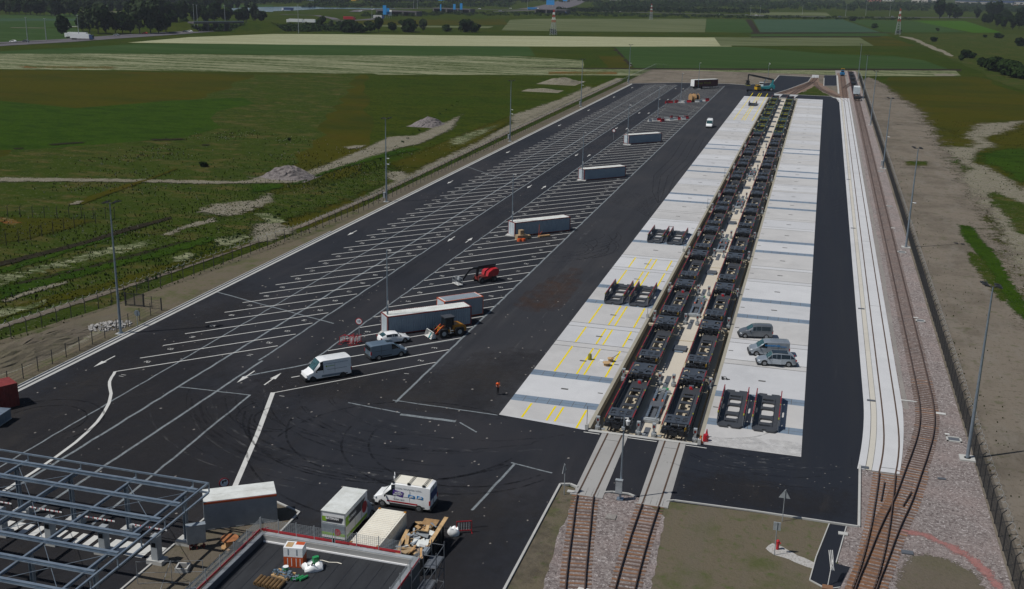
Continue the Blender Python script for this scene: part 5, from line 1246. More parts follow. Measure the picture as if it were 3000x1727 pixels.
def van(name,label,loc,rz,L,W,H,paintm,wb,wx,high=True,side_pane=(2,),rim='rim',cat='van',strip=None,roofribs=True):
    t=empty(name,(loc[0],loc[1],.0),rz,label,cat); w=W/2; f=L/2; b=-L/2
    hood=H*.44 if high else .53*H
    belt=H*.50 if high else H*.58
    st=[(f,.32,w*.78,.62,w*.72,.66,w*.6),(f-.14,.25,w*.93,.86,w*.86,.92,w*.74),(f-.75,.22,w,hood,w*.94,hood+.06,w*.82),
        (f-.95,.22,w,belt-.03,w*.97,belt+.1,w*.83),(f-1.75,.22,w,belt,w*.985,H-.12,w*.84),(f-2.15,.22,w,belt,w*.985,H-.01,w*.86),(f-2.75,.22,w,belt,w*.985,H,w*.88),
        (b+.25,.24,w,belt,w*.985,H,w*.88),(b+.03,.3,w*.97,belt,w*.96,H-.06,w*.84)]
    loft_vehicle(t,st,paintm,glaz=(4,) ,screens=(3,))
    # the driver's door pane reaches forward of the roof line
    for s in (-1,1):
        mb=MB(); y=lambda z:(s*(w*.99-(z-belt)*.06+.012))
        pz=[(f-1.15,belt+.04),(f-2.05,belt+.04),(f-2.05,belt+.58),(f-1.72,belt+.58)]
        mb.add([(x,y(z),z) for x,z in pz],[(0,1,2,3) if s<0 else (3,2,1,0)]); mb.build('side_window',M['glass'],t)
        mb=MB(); mb.box(f-2.2,b+.5,s*w+(-.012 if s>0 else 0),s*w+(.012 if s>0 else .012)-(0 if s>0 else .024)+(.0),.42,.55); mb.build('rubbing_strip',M['plastic'],t)
        mb=MB(); 
        mb.box(f-2.15,f-2.13,s*w*.995-.006,s*w*.995+.006,.3,belt+.7); mb.box(f-2.6,b+.6,s*w*.985-.008,s*w*.985+.008,belt+.02,belt+.05); mb.box(f-3.55,f-3.53,s*w*.995-.008,s*w*.995+.008,.3,belt+.7)
        mb.build('door_line',M['plastic'],t)
    wheels(t,wx,w,.34,rim=rim); lights(t,f-.05,b,w,zf=.85,zr=1.0,rz=.4,fx=f-1.25); bumper(t,f,b,w,.32)
    if roofribs:
        mb=MB()
        for k in range(5): mb.box(b+.4,f-2.6,-w*.6+k*w*.3-.03,-w*.6+k*w*.3+.03,H,H+.02)
        mb.build('roof_rib',M[paintm],t)
    mb=MB(); mb.box(b-.0,b+.028,-.012,.012,.5,H-.2); mb.box(b-.0,b+.03,-w*.7,-.1,belt+.1,belt+.6) if not high else None; mb.build('rear_door_line',M['plastic'],t)
    return t
def logo(root,txt,size,mat,x,y,z,s=1,tilt=0,bg=None,w=1,h=.4,lean=0):
    """writing on the left (s=1) or right (s=-1) flank"""
    if bg: mb=MB(); mb.box(-w/2,w/2,-.004,.004,-h/2,h/2); o=mb.build('sign_board',M[bg],root,loc=(x,y,z)); o.rotation_euler=(lean,tilt*(1 if s>0 else 1),0)
    if txt: flat_text(txt,size,'lettering',mat,root,(x,y+.012*s,z),(R(90)-lean*0,tilt*-0,math.pi if s>0 else 0),.006)
# --- white van with signs (heading -X, left flank to the viewer)
nv=van('sign_van','white panel van with red stripe, roof bars and blue signs next to the box truck',(-32.25,82.2),math.pi,5.45,2.0,2.45,'white',3.45,(1.78,-1.68),cat='van',roofribs=False)
mb=MB(); mb.box(-2.4,.85,-.8,.8,2.452,2.462); nv_r=mb.build('roof_panel',M['cream'],nv)
for x in (.75,-.75,-2.15):
    mb=MB(); mb.beam((x,-.85,2.56),(x,.85,2.56),.05,.05); mb.beam((x+.12,-.85,2.56),(x+.12,.85,2.56),.03,.04); mb.box(x-.06,x+.18,-.9,-.8,2.42,2.6); mb.box(x-.06,x+.18,.8,.9,2.42,2.6); mb.build('roof_bar',M['plastic'],nv)
for s in (1,-1):
    mb=MB(); mb.box(-1.55,1.35,s*1.008-.006,s*1.008+.006,.62,.76); mb.build('red_stripe',M['red'],nv)
    mb=MB(); mb.box(-1.3,1.1,s*1.012-.008,s*1.012+.008,.3,.55); mb.build('sill_strip',M['plastic'],nv)
    def tl(x,z,w,h,mat,txt,sz):
        o=empty('sign_panel',(x,s*1.0,z),0); bpy.data.objects.remove(o)
        mb=MB(); Mx=Matrix.Translation((x,s*(1.0-(z-1.2)*.06+.012),z))@Matrix.Rotation(R(-9)*s,4,'Y'); mb.box(-w/2,w/2,-.006,.006,-h/2,h/2,Mx); p=mb.build('sign_panel',M[mat],nv)
        for i,tx in enumerate(txt): 
            flat_text(tx,sz,'lettering','white',p,(x,s*(1.0-(z-1.2)*.06+.03),z+(len(txt)/2-.5-i)*sz*.95),(R(90),R(-9)*(1 if s>0 else -1),math.pi if s>0 else 0),.008)
    tl(.28,1.52,.98,.52,'purple',('NORD','PROTECT'),.2)
    tl(-.98,1.40,.62,.30,'blue',('NORD','PROTECT'),.1)
    tl(-1.78,1.40,.56,.28,'blue',('NORD','PROTECT'),.09)
    flat_text('AUTOMATISMES - PORTES BLINDEES - ALARMES',.13,'lettering','blue_grey',nv,(-.5,s*.975,2.05),(R(90),0,math.pi if s>0 else 0))
    flat_text('03 28 61 28 21',.17,'lettering','blue_grey',nv,(.2,s*1.03,.98),(R(90),0,math.pi if s>0 else 0))
mb=MB(); mb.box(-2.745,-2.715,-.8,.8,1.2,1.9); mb.build('rear_sign',M['navy'],nv)
mb=MB(); mb.beam((1.35,-1.0,1.25),(1.75,-1.75,1.25),.05,1.0); mb.beam((1.35,-1.0,2.0),(1.62,-1.6,1.98),.05,.5); mb.build('open_door',M['white'],nv)
# --- white tall van (heading 225 deg)
wv=van('panel_van','tall white panel van with grey lower strips, alone at the front of the parking bays',(-52.75,109.45),R(225),5.6,2.05,2.45,'white',3.7,(1.95,-1.72),rim='plastic')
for s in (1,-1):
    mb=MB(); mb.box(-1.6,.9,s*1.03-.01,s*1.03+.01,.45,.68); mb.build('side_strip',M['blue_grey'],wv)
    mb=MB(); mb.box(-2.4,.6,s*.975-.006,s*.975+.006,1.95,1.99); mb.box(-2.2,.6,s*.99-.006,s*.99+.006,1.32,1.36); mb.build('pressed_line',M['blue_grey'],wv)
    mb=MB(); mb.cyl((.28,s*1.0,1.68),(.28,s*1.012,1.68),.1,n=10); mb.box(-.7,.12,s*1.0-.008,s*1.0+.008,1.64,1.7); mb.build('logo',M['lime_green' if s>0 else 'lime_green'],wv)
# --- blue-grey medium van (heading 46 deg, right flank to the viewer)
bv=van('panel_van','blue grey medium van with a dark roof hatch, parked behind the white hatchback',(-48.8,118.45),R(46),4.95,2.0,1.97,'blue_grey',2.95,(1.55,-1.42),high=False)
mb=MB(); mb.box(-.1,.75,-.45,.25,1.985,2.02); mb.build('roof_hatch',M['glass'],bv); mb=MB(); mb.box(-2.495,-2.46,-.8,.8,1.25,1.75); mb.build('rear_window',M['glass'],bv)
# --- silver vans and cars on the right platform
def car(name,label,loc,rz,st,paintm,wx,W,glaz,screens,cat='car',r=.33,rim='rim',zf=.68,roofm=None):
    t=empty(name,(loc[0],loc[1],.02),rz,label,cat); loft_vehicle(t,st,paintm,glaz=glaz,screens=screens)
    w=W/2; wheels(t,wx,w,r,rim=rim); lights(t,st[0][0]-.02 if st[0][0]>0 else st[-1][0],st[-1][0],w-.02,zf=zf,zr=.9,rz=.22,hz=.12)
    bumper(t,st[0][0]-.02,st[-1][0],w-.06,.2,z=.22); return t
def hatch(L,W,H,hood=.85,cowl=1.15,ws=1.75,rearx=.35,tail=1.0):
    f=L/2; b=-f; w=W/2; bl=.92
    return [(f,.3,w*.72,.5,w*.66,.54,w*.5),(f-.18,.22,w*.92,.68,w*.86,.74,w*.7),(f-.75,.2,w,hood-.05,w*.94,hood+.03,w*.78),(f-cowl,.2,w,bl,w*.95,bl+.07,w*.78),
            (f-ws,.2,w,bl+.04,w*.95,H-.08,w*.72),(f-ws-.55,.2,w,bl+.05,w*.95,H,w*.72),(0-.45,.2,w,bl+.07,w*.95,H-.005,w*.72),(b+.75,.2,w,bl+.1,w*.95,H-.06,w*.70),
            (b+.22,.22,w*.97,bl+.12,w*.9,tail+.12,w*.68),(b,.3,w*.85,.8,w*.78,.84,w*.6)]
c1=car('people_carrier','dark silver people carrier with dark rear windows, farthest of the three on the right platform',(-5.2,141.65),R(192),[(2.2,.3,.66,.55,.6,.6,.45),(2.02,.22,.84,.78,.78,.84,.62),(1.5,.2,.9,.98,.85,1.05,.7),(1.15,.2,.9,1.06,.86,1.14,.7),(.45,.2,.9,1.1,.87,1.66,.68),(0,.2,.9,1.1,.87,1.76,.7),(-.65,.2,.9,1.12,.87,1.78,.71),(-1.9,.2,.9,1.12,.87,1.76,.71),(-2.15,.22,.88,1.1,.85,1.7,.69),(-2.2,.3,.8,.9,.8,1.2,.7)],'grey_car',(1.45,-1.35),1.8,(4,5,6),(3,),cat='car')
c2=van('panel_van','silver delivery van with blue lettering, middle one of three on the right platform',(-3.1,134.9),R(190),5.0,1.95,1.97,'silver',3.1,(1.6,-1.5),high=False)
for s in (1,-1):
    flat_text('WANNITUBE',.32,'lettering','blue',c2,(-.3,s*.975,1.5),(R(90),0,math.pi if s>0 else 0),.012); flat_text('services',.22,'lettering','blue',c2,(-1.7,s*.975,1.42),(R(90),0,math.pi if s>0 else 0),.006)
c3=car('estate_car','silver crossover with an open front door, nearest of three cars on the right platform',(-2.0,131.35),R(189.5),hatch(4.75,1.88,1.66),'silver',(1.5,-1.42),1.88,(3,4,5,6,7),(3,),cat='car',r=.36)
mb=MB(); mb.box(-1.3,.6,-.6,.6,1.655,1.672); mb.build('glass_roof',M['glass'],c3)
mb=MB(); mb.beam((.55,1.0,.75),(-.45,1.3,.75),.06,.62); mb.build('open_door',M['silver'],c3); 
# --- white hatchback
c4=car('hatchback','small white hatchback parked between the long container and the blue grey van',(-49.95,123.75),R(42),hatch(4.0,1.72,1.46,ws=1.65),'white',(1.25,-1.25),1.72,(4,5,6),(3,7),cat='car',r=.31)
# --- white van far away on the lane, nose towards the viewer
c5=van('panel_van','white van with a roof light bar driving towards the viewer on the open lane',(-33.6,360.5),R(272),5.6,2.05,2.45,'white',3.6,(1.9,-1.7))
mb=MB(); mb.box(-1.9,-1.2,-.8,.8,2.46,2.75); mb.build('light_bar',M['white'],c5)
# --- box truck
t=empty('box_truck',(-35.15,73.45,0),R(90),'box truck with green and dark livery parked nose away beside the cream container','truck')
mb=MB(); mb.box(0,4.5,-1.08,1.08,.75,3.12); mb.build('cargo_box',M['white'],t)
mb=MB(); mb.box(-.03,4.53,-1.1,1.1,3.12,3.17); 
for k in range(8): mb.box(.1+k*.6,.14+k*.6,-1.08,1.08,3.17,3.18)
mb.build('box_roof',M['roof_white'],t)
mb=MB(); mb.box(-.02,.0,-1.08,-1.0,.75,3.1); mb.box(-.02,0,1.0,1.08,.75,3.1); mb.box(-.025,0,-1.05,1.05,2.05,2.12); mb.box(-.02,0,-1.05,1.05,3.02,3.1); mb.build('rear_frame',M['galv_dull'],t)
mb=MB(); mb.add([(-.03,.98,2.25),(-.03,.98,2.7),(-.03,-.9,2.7),(-.03,-.7,2.25)],[(0,1,2,3)]); mb.build('rear_panel',M['dark_grey'],t)
mb=MB(); mb.box(-.04,-.031,.6,.98,2.26,2.69); mb.build('rear_panel',M['lime_green'],t)
flat_text('BATIMAN',.27,'lettering','white',t,(-.045,.08,2.55),(R(90),0,R(-90)),.012)
mb=MB(); mb.box(-.06,-.0,-1.04,1.04,.8,2.02); tl_=mb.build('tail_lift',M['panel_grey'],t)
mb=MB(); mb.box(-.075,-.061,-1.04,1.04,1.02,1.26); mb.build('green_band',M['lime_green'],t)
mb=MB(); mb.box(-.075,-.061,-1.04,1.04,.8,1.0); mb.build('white_band',M['white'],t)
mb=MB(); mb.cyl((-.076,-.38,1.38),(-.082,-.38,1.38),.3,n=20); mb.build('red_disc',M['red'],t)
for s in (-1,1):
    y=s*1.085
    mb=MB(); mb.add([(.05,y,1.9),(3.3,y,1.9),(4.1,y,2.75),(.05,y,2.75)],[(0,1,2,3) if s<0 else (3,2,1,0)]); mb.build('side_panel',M['dark_grey'],t)
    mb=MB(); mb.box(.05,.75,y-.006,y+.006,1.92,2.73); mb.box(.2,4.45,y-.004,y+.004,.8,1.1); mb.build('green_band',M['lime_green'],t)
    mb=MB(); mb.cyl((3.9,y,1.9),(3.9,y+s*.012,1.9),.52,n=20); mb.build('red_disc',M['red'],t)
    mb=MB(); mb.box(1.9,1.94,y-.01,y+.01,.8,3.1); mb.box(3.2,3.24,y-.01,y+.01,.8,3.1); mb.build('box_seam',M['galv_dull'],t)
    flat_text('BATIMAN',.36,'lettering','white',t,(1.35,y+s*.012,2.32),(R(90),0,0 if s<0 else math.pi),.012)
st=[(6.55,.3,.75,.7,.7,.75,.6),(6.4,.25,.9,.95,.84,1.0,.7),(5.95,.25,.98,1.2,.92,1.27,.78),(5.75,.25,.98,1.25,.93,1.35,.78),(5.05,.25,.98,1.3,.93,2.15,.76),(4.6,.25,.98,1.3,.93,2.2,.78)]
cab=empty('cab',(0,0,0)); cab.parent=t; bpy.data.objects.remove(cab); loft_vehicle(t,st,'panel_grey',glaz=(4,),screens=(3,))
wheels(t,(5.6,1.2),.98,.36); lights(t,6.45,-.05,1.0,zf=.85,zr=.6,rz=.2,fx=5.6)
mb=MB(); mb.box(-.02,4.6,-.5,.5,.5,.75); mb.build('chassis',M['black'],t)
# --- wheel loader
t=empty('wheel_loader',(-44.2,128.85,0),R(225),'yellow wheel loader with a dark cab and a green pipe in its bucket','loader')
mb=MB(); mb.profile([(-.3,.75),(-.3,1.5),(-.9,1.62),(-1.7,1.5),(-2.15,1.25),(-2.3,.9),(-2.2,.55),(-1.3,.5)],-.75,.75,'y'); mb.build('engine_cover',M['amber'],t,smooth=True)
mb=MB(); mb.box(-.5,.9,-.5,.5,.5,.95); mb.box(.9,1.5,-.35,.35,.55,1.3); mb.build('chassis',M['amber'],t)
for s in (-1,1):
    mb=MB(); mb.beam((.9,s*.42,1.5),(2.0,s*.42,.55),.12,.28); mb.beam((2.0,s*.42,.6),(2.25,s*.42,.4),.12,.2); mb.build('lift_arm',M['orange_red'],t)
mb=MB(); mb.beam((.9,0,1.5),(1.7,0,1.15),.1,.1); mb.beam((1.7,0,1.1),(2.3,0,.75),.14,.16); mb.build('tilt_link',M['black_steel'],t)
mb=MB(); 
prof=[(2.35,.15),(3.05,.12),(3.1,.16),(2.5,.25),(2.42,.6),(2.7,1.0),(2.62,1.03),(2.33,.62)]
mb.profile(prof,-1.05,1.05,'y')
for s in (-1.05,1.02): mb.profile([(2.35,.15),(3.05,.12),(2.7,1.0),(2.33,.62)],s,s+.03,'y')
mb.build('bucket',M['white_dirty'],t)
g=MB(); g.cyl((2.55,.1,.7),(3.1,.45,.2),.09,n=8); g.build('green_pipe',M['teal'],label='bright green pipe lying in the loader bucket',cat='pipe',loc=t.location,rz=t.rotation_euler.z)
for x in (1.15,-1.15):
    for s in (-1,1):
        mb=MB(); mb.cyl((x,s*.62,.62),(x,s*1.05,.62),.62,n=20); wh=mb.build('wheel',M['black'],t); mb=MB(); mb.cyl((x,s*1.05,.62),(x,s*1.07,.62),.3,n=14); mb.build('rim',M['galv_dull'],wh)
    for s in (-1,1):
        mb=MB(); mb.profile([(x-.7,.75),(x-.5,1.2),(x+.5,1.2),(x+.7,.8),(x+.62,.78),(x+.45,1.13),(x-.45,1.13),(x-.62,.75)],s*.62 if s>0 else -1.05,s*.62+.43 if s>0 else -.62,'y'); mb.build('mudguard',M['black_steel'],t)
mb=MB()
for x in (-.45,.75):
    for y in (-.6,.6): mb.beam((x,y,1.2),(x*.9,y,2.55),.09,.09)
mb.build('cab_frame',M['black_steel'],t)
mb=MB(); mb.box(-.62,.85,-.72,.72,2.55,2.68); mb.build('cab_roof',M['dark_grey'],t)
mb=MB(); mb.box(-.42,.72,-.56,.56,1.0,2.5); mb.build('cab_glass',M['glass'],t)
mb=MB(); mb.box(-.3,.1,.62,.95,.55,.62); mb.box(-.3,.1,.62,.95,.85,.9); mb.beam((.15,.95,.5),(.15,.75,1.3),.05,.05); mb.build('step',M['galv_dull'],t)
# --- boom lift
t=empty('boom_lift',(-47.5,155.85,0),R(228),'red boom lift with a black arm and a worn basket resting on the ground','boom lift')
mb=MB(); mb.box(-1.35,1.4,-.65,.65,.5,.95); mb.box(1.1,1.5,-.6,.6,.45,1.1); mb.build('chassis',M['dark_red'],t)
mb=MB(); mb.profile([(.1,1.0),(-.1,1.6),(-.9,2.05),(-1.75,2.1),(-2.0,1.7),(-1.8,1.05),(-1.2,.9)],.15,1.0,'y'); mb.build('side_hood',M['red'],t,smooth=True)
mb=MB(); mb.profile([(.1,1.0),(-.1,1.6),(-.9,2.05),(-1.75,2.1),(-2.0,1.7),(-1.8,1.05),(-1.2,.9)],-1.0,-.15,'y'); mb.build('side_hood',M['red'],t,smooth=True)
mb=MB(); mb.beam((-1.8,0,2.2),(2.0,0,2.35),.28,.3); mb.beam((-1.9,0,2.55),(1.2,0,2.5),.22,.2); mb.beam((2.0,0,2.35),(2.7,0,2.2),.2,.25); mb.beam((1.3,-.0,2.2),(1.5,0,1.0),.3,.35); mb.build('boom',M['black_steel'],t)
mb=MB(); mb.beam((2.7,0,2.3),(4.2,0,.55),.2,.28); mb.beam((4.2,0,.6),(4.6,0,.45),.3,.3); mb.build('jib',M['black_steel'],t)
mb=MB(); mb.box(4.5,5.3,-1.0,1.0,.18,.3); b_=mb.build('basket_floor',M['white_dirty'],t)
mb=MB()
for z in (.7,1.25):
    for p,q in (((4.55,-.95,z),(4.55,.95,z)),((5.25,-.95,z),(5.25,.95,z)),((4.55,-.95,z),(5.25,-.95,z)),((4.55,.95,z),(5.25,.95,z))): mb.beam(p,q,.04,.04)
for x in (4.55,5.25):
    for y in (-.95,0,.95): mb.beam((x,y,.3),(x,y,1.25),.04,.04)
mb.box(4.55,4.8,-.3,.3,.9,1.3); mb.build('basket_rail',M['galv_dull'],t)
for x in (1.15,-1.15):
    for s in (-1,1):
        mb=MB(); mb.cyl((x,s*.72,.46),(x,s*1.1,.46),.46,n=18); wh=mb.build('wheel',M['black'],t); mb=MB(); mb.cyl((x,s*1.1,.46),(x,s*1.12,.46),.24,n=12); mb.build('rim',M['dark_grey'],wh)
# --- reach stacker and yellow tractor at the far end
t=empty('reach_stacker',(-23.6,497.5,0),R(190),'turquoise reach stacker with a long dark boom behind the left platform','reach stacker')
mb=MB(); mb.profile([(-4.2,1.0),(-4.6,2.2),(-4.0,3.0),(-2.8,3.2),(-2.2,2.2),(2.6,1.9),(2.8,1.0)],-1.5,1.5,'y'); mb.build('body',M['teal'],t,smooth=True)
mb=MB(); mb.beam((-3.8,0,4.9),(5.6,0,6.6),.8,.8); mb.beam((3.0,0,6.2),(7.4,0,6.9),.6,.6); mb.build('boom',M['black_steel'],t)
mb=MB(); mb.beam((-3.2,.7,3.0),(-3.6,.7,4.9),.3,.7); mb.beam((-3.2,-.7,3.0),(-3.6,-.7,4.9),.3,.7); mb.build('boom_support',M['teal'],t)
mb=MB(); mb.beam((1.2,.6,2.0),(-.6,.6,5.3),.25,.25); mb.beam((1.2,-.6,2.0),(-.6,-.6,5.3),.25,.25); mb.build('lift_cylinder',M['galv'],t)
mb=MB(); mb.beam((7.3,0,6.9),(7.3,0,3.4),.5,.5); mb.box(6.6,8.0,-.6,.6,3.0,4.2); mb.box(6.5,8.1,-2.6,2.6,2.4,3.0); clutter(mb,6.4,8.2,-2,2,3,4.6,20,(.2,.7)); mb.build('spreader',M['black_steel'],t)
mb=MB(); mb.box(6.3,8.3,-3.0,-2.2,2.2,2.5); mb.box(6.3,8.3,2.2,3.0,2.2,2.5); mb.build('spreader_end',M['lime'],t)
mb=MB(); mb.box(.6,2.2,-.8,.8,2.0,2.9); mb.box(.5,2.3,-.9,.9,3.5,3.8); mb.build('cab',M['white'],t); mb=MB(); mb.box(.65,2.15,-.75,.75,2.9,3.5); mb.build('cab_glass',M['glass'],t)
for x,r in ((2.4,.85),(-2.9,.85)):
    for s in (-1,1):
        mb=MB(); mb.cyl((x,s*1.3,r),(x,s*2.0,r),r,n=18); wh=mb.build('wheel',M['black'],t); mb=MB(); mb.cyl((x,s*2,r),(x,s*2.02,r),r*.5,n=12); mb.build('rim',M['galv_dull'],wh)
t=empty('terminal_tractor',(-26.2,494.6,0),R(215),'yellow terminal tractor in front of the turquoise reach stacker','tractor')
mb=MB(); mb.box(-.9,1.1,-1.15,1.15,.7,1.9); mb.box(-.8,.9,-1.05,1.05,2.5,2.7); mb.build('cab',M['yellow'],t); mb=MB(); mb.box(-.75,.95,-1.05,1.05,1.9,2.5); mb.build('cab_glass',M['glass'],t)
mb=MB(); mb.box(-6.5,-.9,-.45,.45,.7,1.0); clutter(mb,-6.2,-1,-.8,.8,.7,1.1,20,(.2,.6)); mb.build('chassis',M['black_steel'],t)
for x in (.5,-4.3,-5.4):
    for s in (-1,1): mb=MB(); mb.cyl((x,s*.8,.5),(x,s*1.15,.5),.5,n=14); mb.build('wheel',M['black'],t)
# --- blue shunter
t=empty('shunting_machine',(10.8,603,.15),0,'small blue shunting machine with a yellow frame at the far end of the track','shunter')
mb=MB(); mb.box(-1.25,1.25,-1.6,2.0,.5,1.5); mb.box(-1.1,-.15,-2.1,-1.5,.5,1.35); mb.box(.15,1.1,-2.1,-1.5,.5,1.35); mb.build('body',M['loco_blue'],t)
mb=MB(); mb.box(-.8,.8,-1.0,1.4,1.5,2.6); mb.build('cab',M['loco_blue'],t); mb=MB(); mb.box(-.7,.7,-1.02,-1.0,1.8,2.5); mb.build('cab_window',M['glass'],t)
mb=MB()
for x in (-.8,.8): mb.beam((x,-1.0,2.6),(x,-1.0,3.6),.08,.08)
mb.beam((-.95,-1.0,3.6),(.95,-1.0,3.6),.1,.2); mb.build('yellow_frame',M['yellow'],t)
for y in (-1,1.2): mb=MB(); mb.cyl((-.8,y,.45),(.8,y,.45),.45,n=14); mb.build('wheel_set',M['black'],t)
# --- far wagons on the long track
def flat_wagon(y,L,label,m='black_steel'):
    t=empty('flat_wagon',(15.25,y,.2),0,label,'rail wagon','dark wagons standing far along the right-hand track')
    mb=MB(); mb.box(-1.35,1.35,0,1.8,.8,1.3); mb.box(-1.35,1.35,L-1.8,L,.8,1.3); mb.box(-1.35,-1.15,0,L,.85,1.2); mb.box(1.15,1.35,0,L,.85,1.2); clutter(mb,-1.2,1.2,.3,L-.3,.8,1.5,int(L*1.6),(.2,.7)); mb.build('frame',M['black_steel'],t)
    mb=MB(); mb.box(-1.3,-.2,-.15,.15,.5,1.0); mb.box(.2,1.3,-.15,.15,.5,1.0); mb.build('buffer_beam',M['black_steel'],t)
    mb=MB()
    for s in (-1,1): mb.box(s*1.37-.03,s*1.37+.03,2,L-2,.8,1.15)
    mb.build('side_sill',M['dark_red'],t); bogie(2.2,t); bogie(L-2.2,t); return t
flat_wagon(471.5,28,'dark low wagon with red sills, nearest of the far string, carrying the white box')
flat_wagon(501,19.5,'second dark low wagon of the far string, beyond the white box'); flat_wagon(521.5,24,'third dark low wagon of the far string'); flat_wagon(546.5,24,'fourth dark low wagon of the far string'); flat_wagon(571.5,24,'fifth dark low wagon of the far string'); flat_wagon(596.5,16,'last dark low wagon at the far end of the string')
t=empty('swap_body',(15.25,484.2,1.55),0,'white box container standing on the nearest far wagon','container')
mb=MB(); mb.box(-1.25,1.25,0,7.4,0,2.85); mb.build('box',M['cont_white'],t); mb=MB(); mb.box(-1.28,1.28,-.02,7.42,2.85,2.92); mb.build('roof',M['white'],t); mb=MB(); mb.box(-.02,.02,-.03,0,.1,2.7); mb.box(-1.2,1.2,-.03,0,.05,.15); mb.build('door_line',M['galv_dull'],t)
# --- curtain-sided trailer
t=empty('curtain_trailer',(-49.8,496.2,0),R(46),'brown curtain-sided trailer with faded gold lettering at the far end of the bays','trailer')
mb=MB(); mb.box(-6.8,6.8,-1.24,1.24,1.15,3.9); mb.build('curtain',paint('curtain',(.10,.025,.03),.7,var=.2),t)
mb=MB(); mb.box(-6.85,6.85,-1.27,1.27,3.9,4.0); mb.build('roof',M['roof_white'],t); mb=MB(); mb.box(-6.86,-6.8,-1.24,1.24,1.15,3.9); mb.build('rear_door',M['white'],t)
flat_text('Gheys World',1.5,'lettering','lime',t,(-1.5,-1.26,2.5),(R(90),0,0),.03)
mb=MB(); mb.box(-6.8,6.8,-.4,.4,.9,1.15); mb.build('chassis',M['black'],t)
for x in (-5,-3.7,-2.4):
    for s in (-1,1): mb=MB(); mb.cyl((x,s*.8,.5),(x,s*1.2,.5),.5,n=14); mb.build('wheel',M['black'],t)
mb=MB(); mb.box(3.9,4.1,-.8,-.6,0,.95); mb.box(3.9,4.1,.6,.8,0,.95); mb.build('support_leg',M['black'],t)
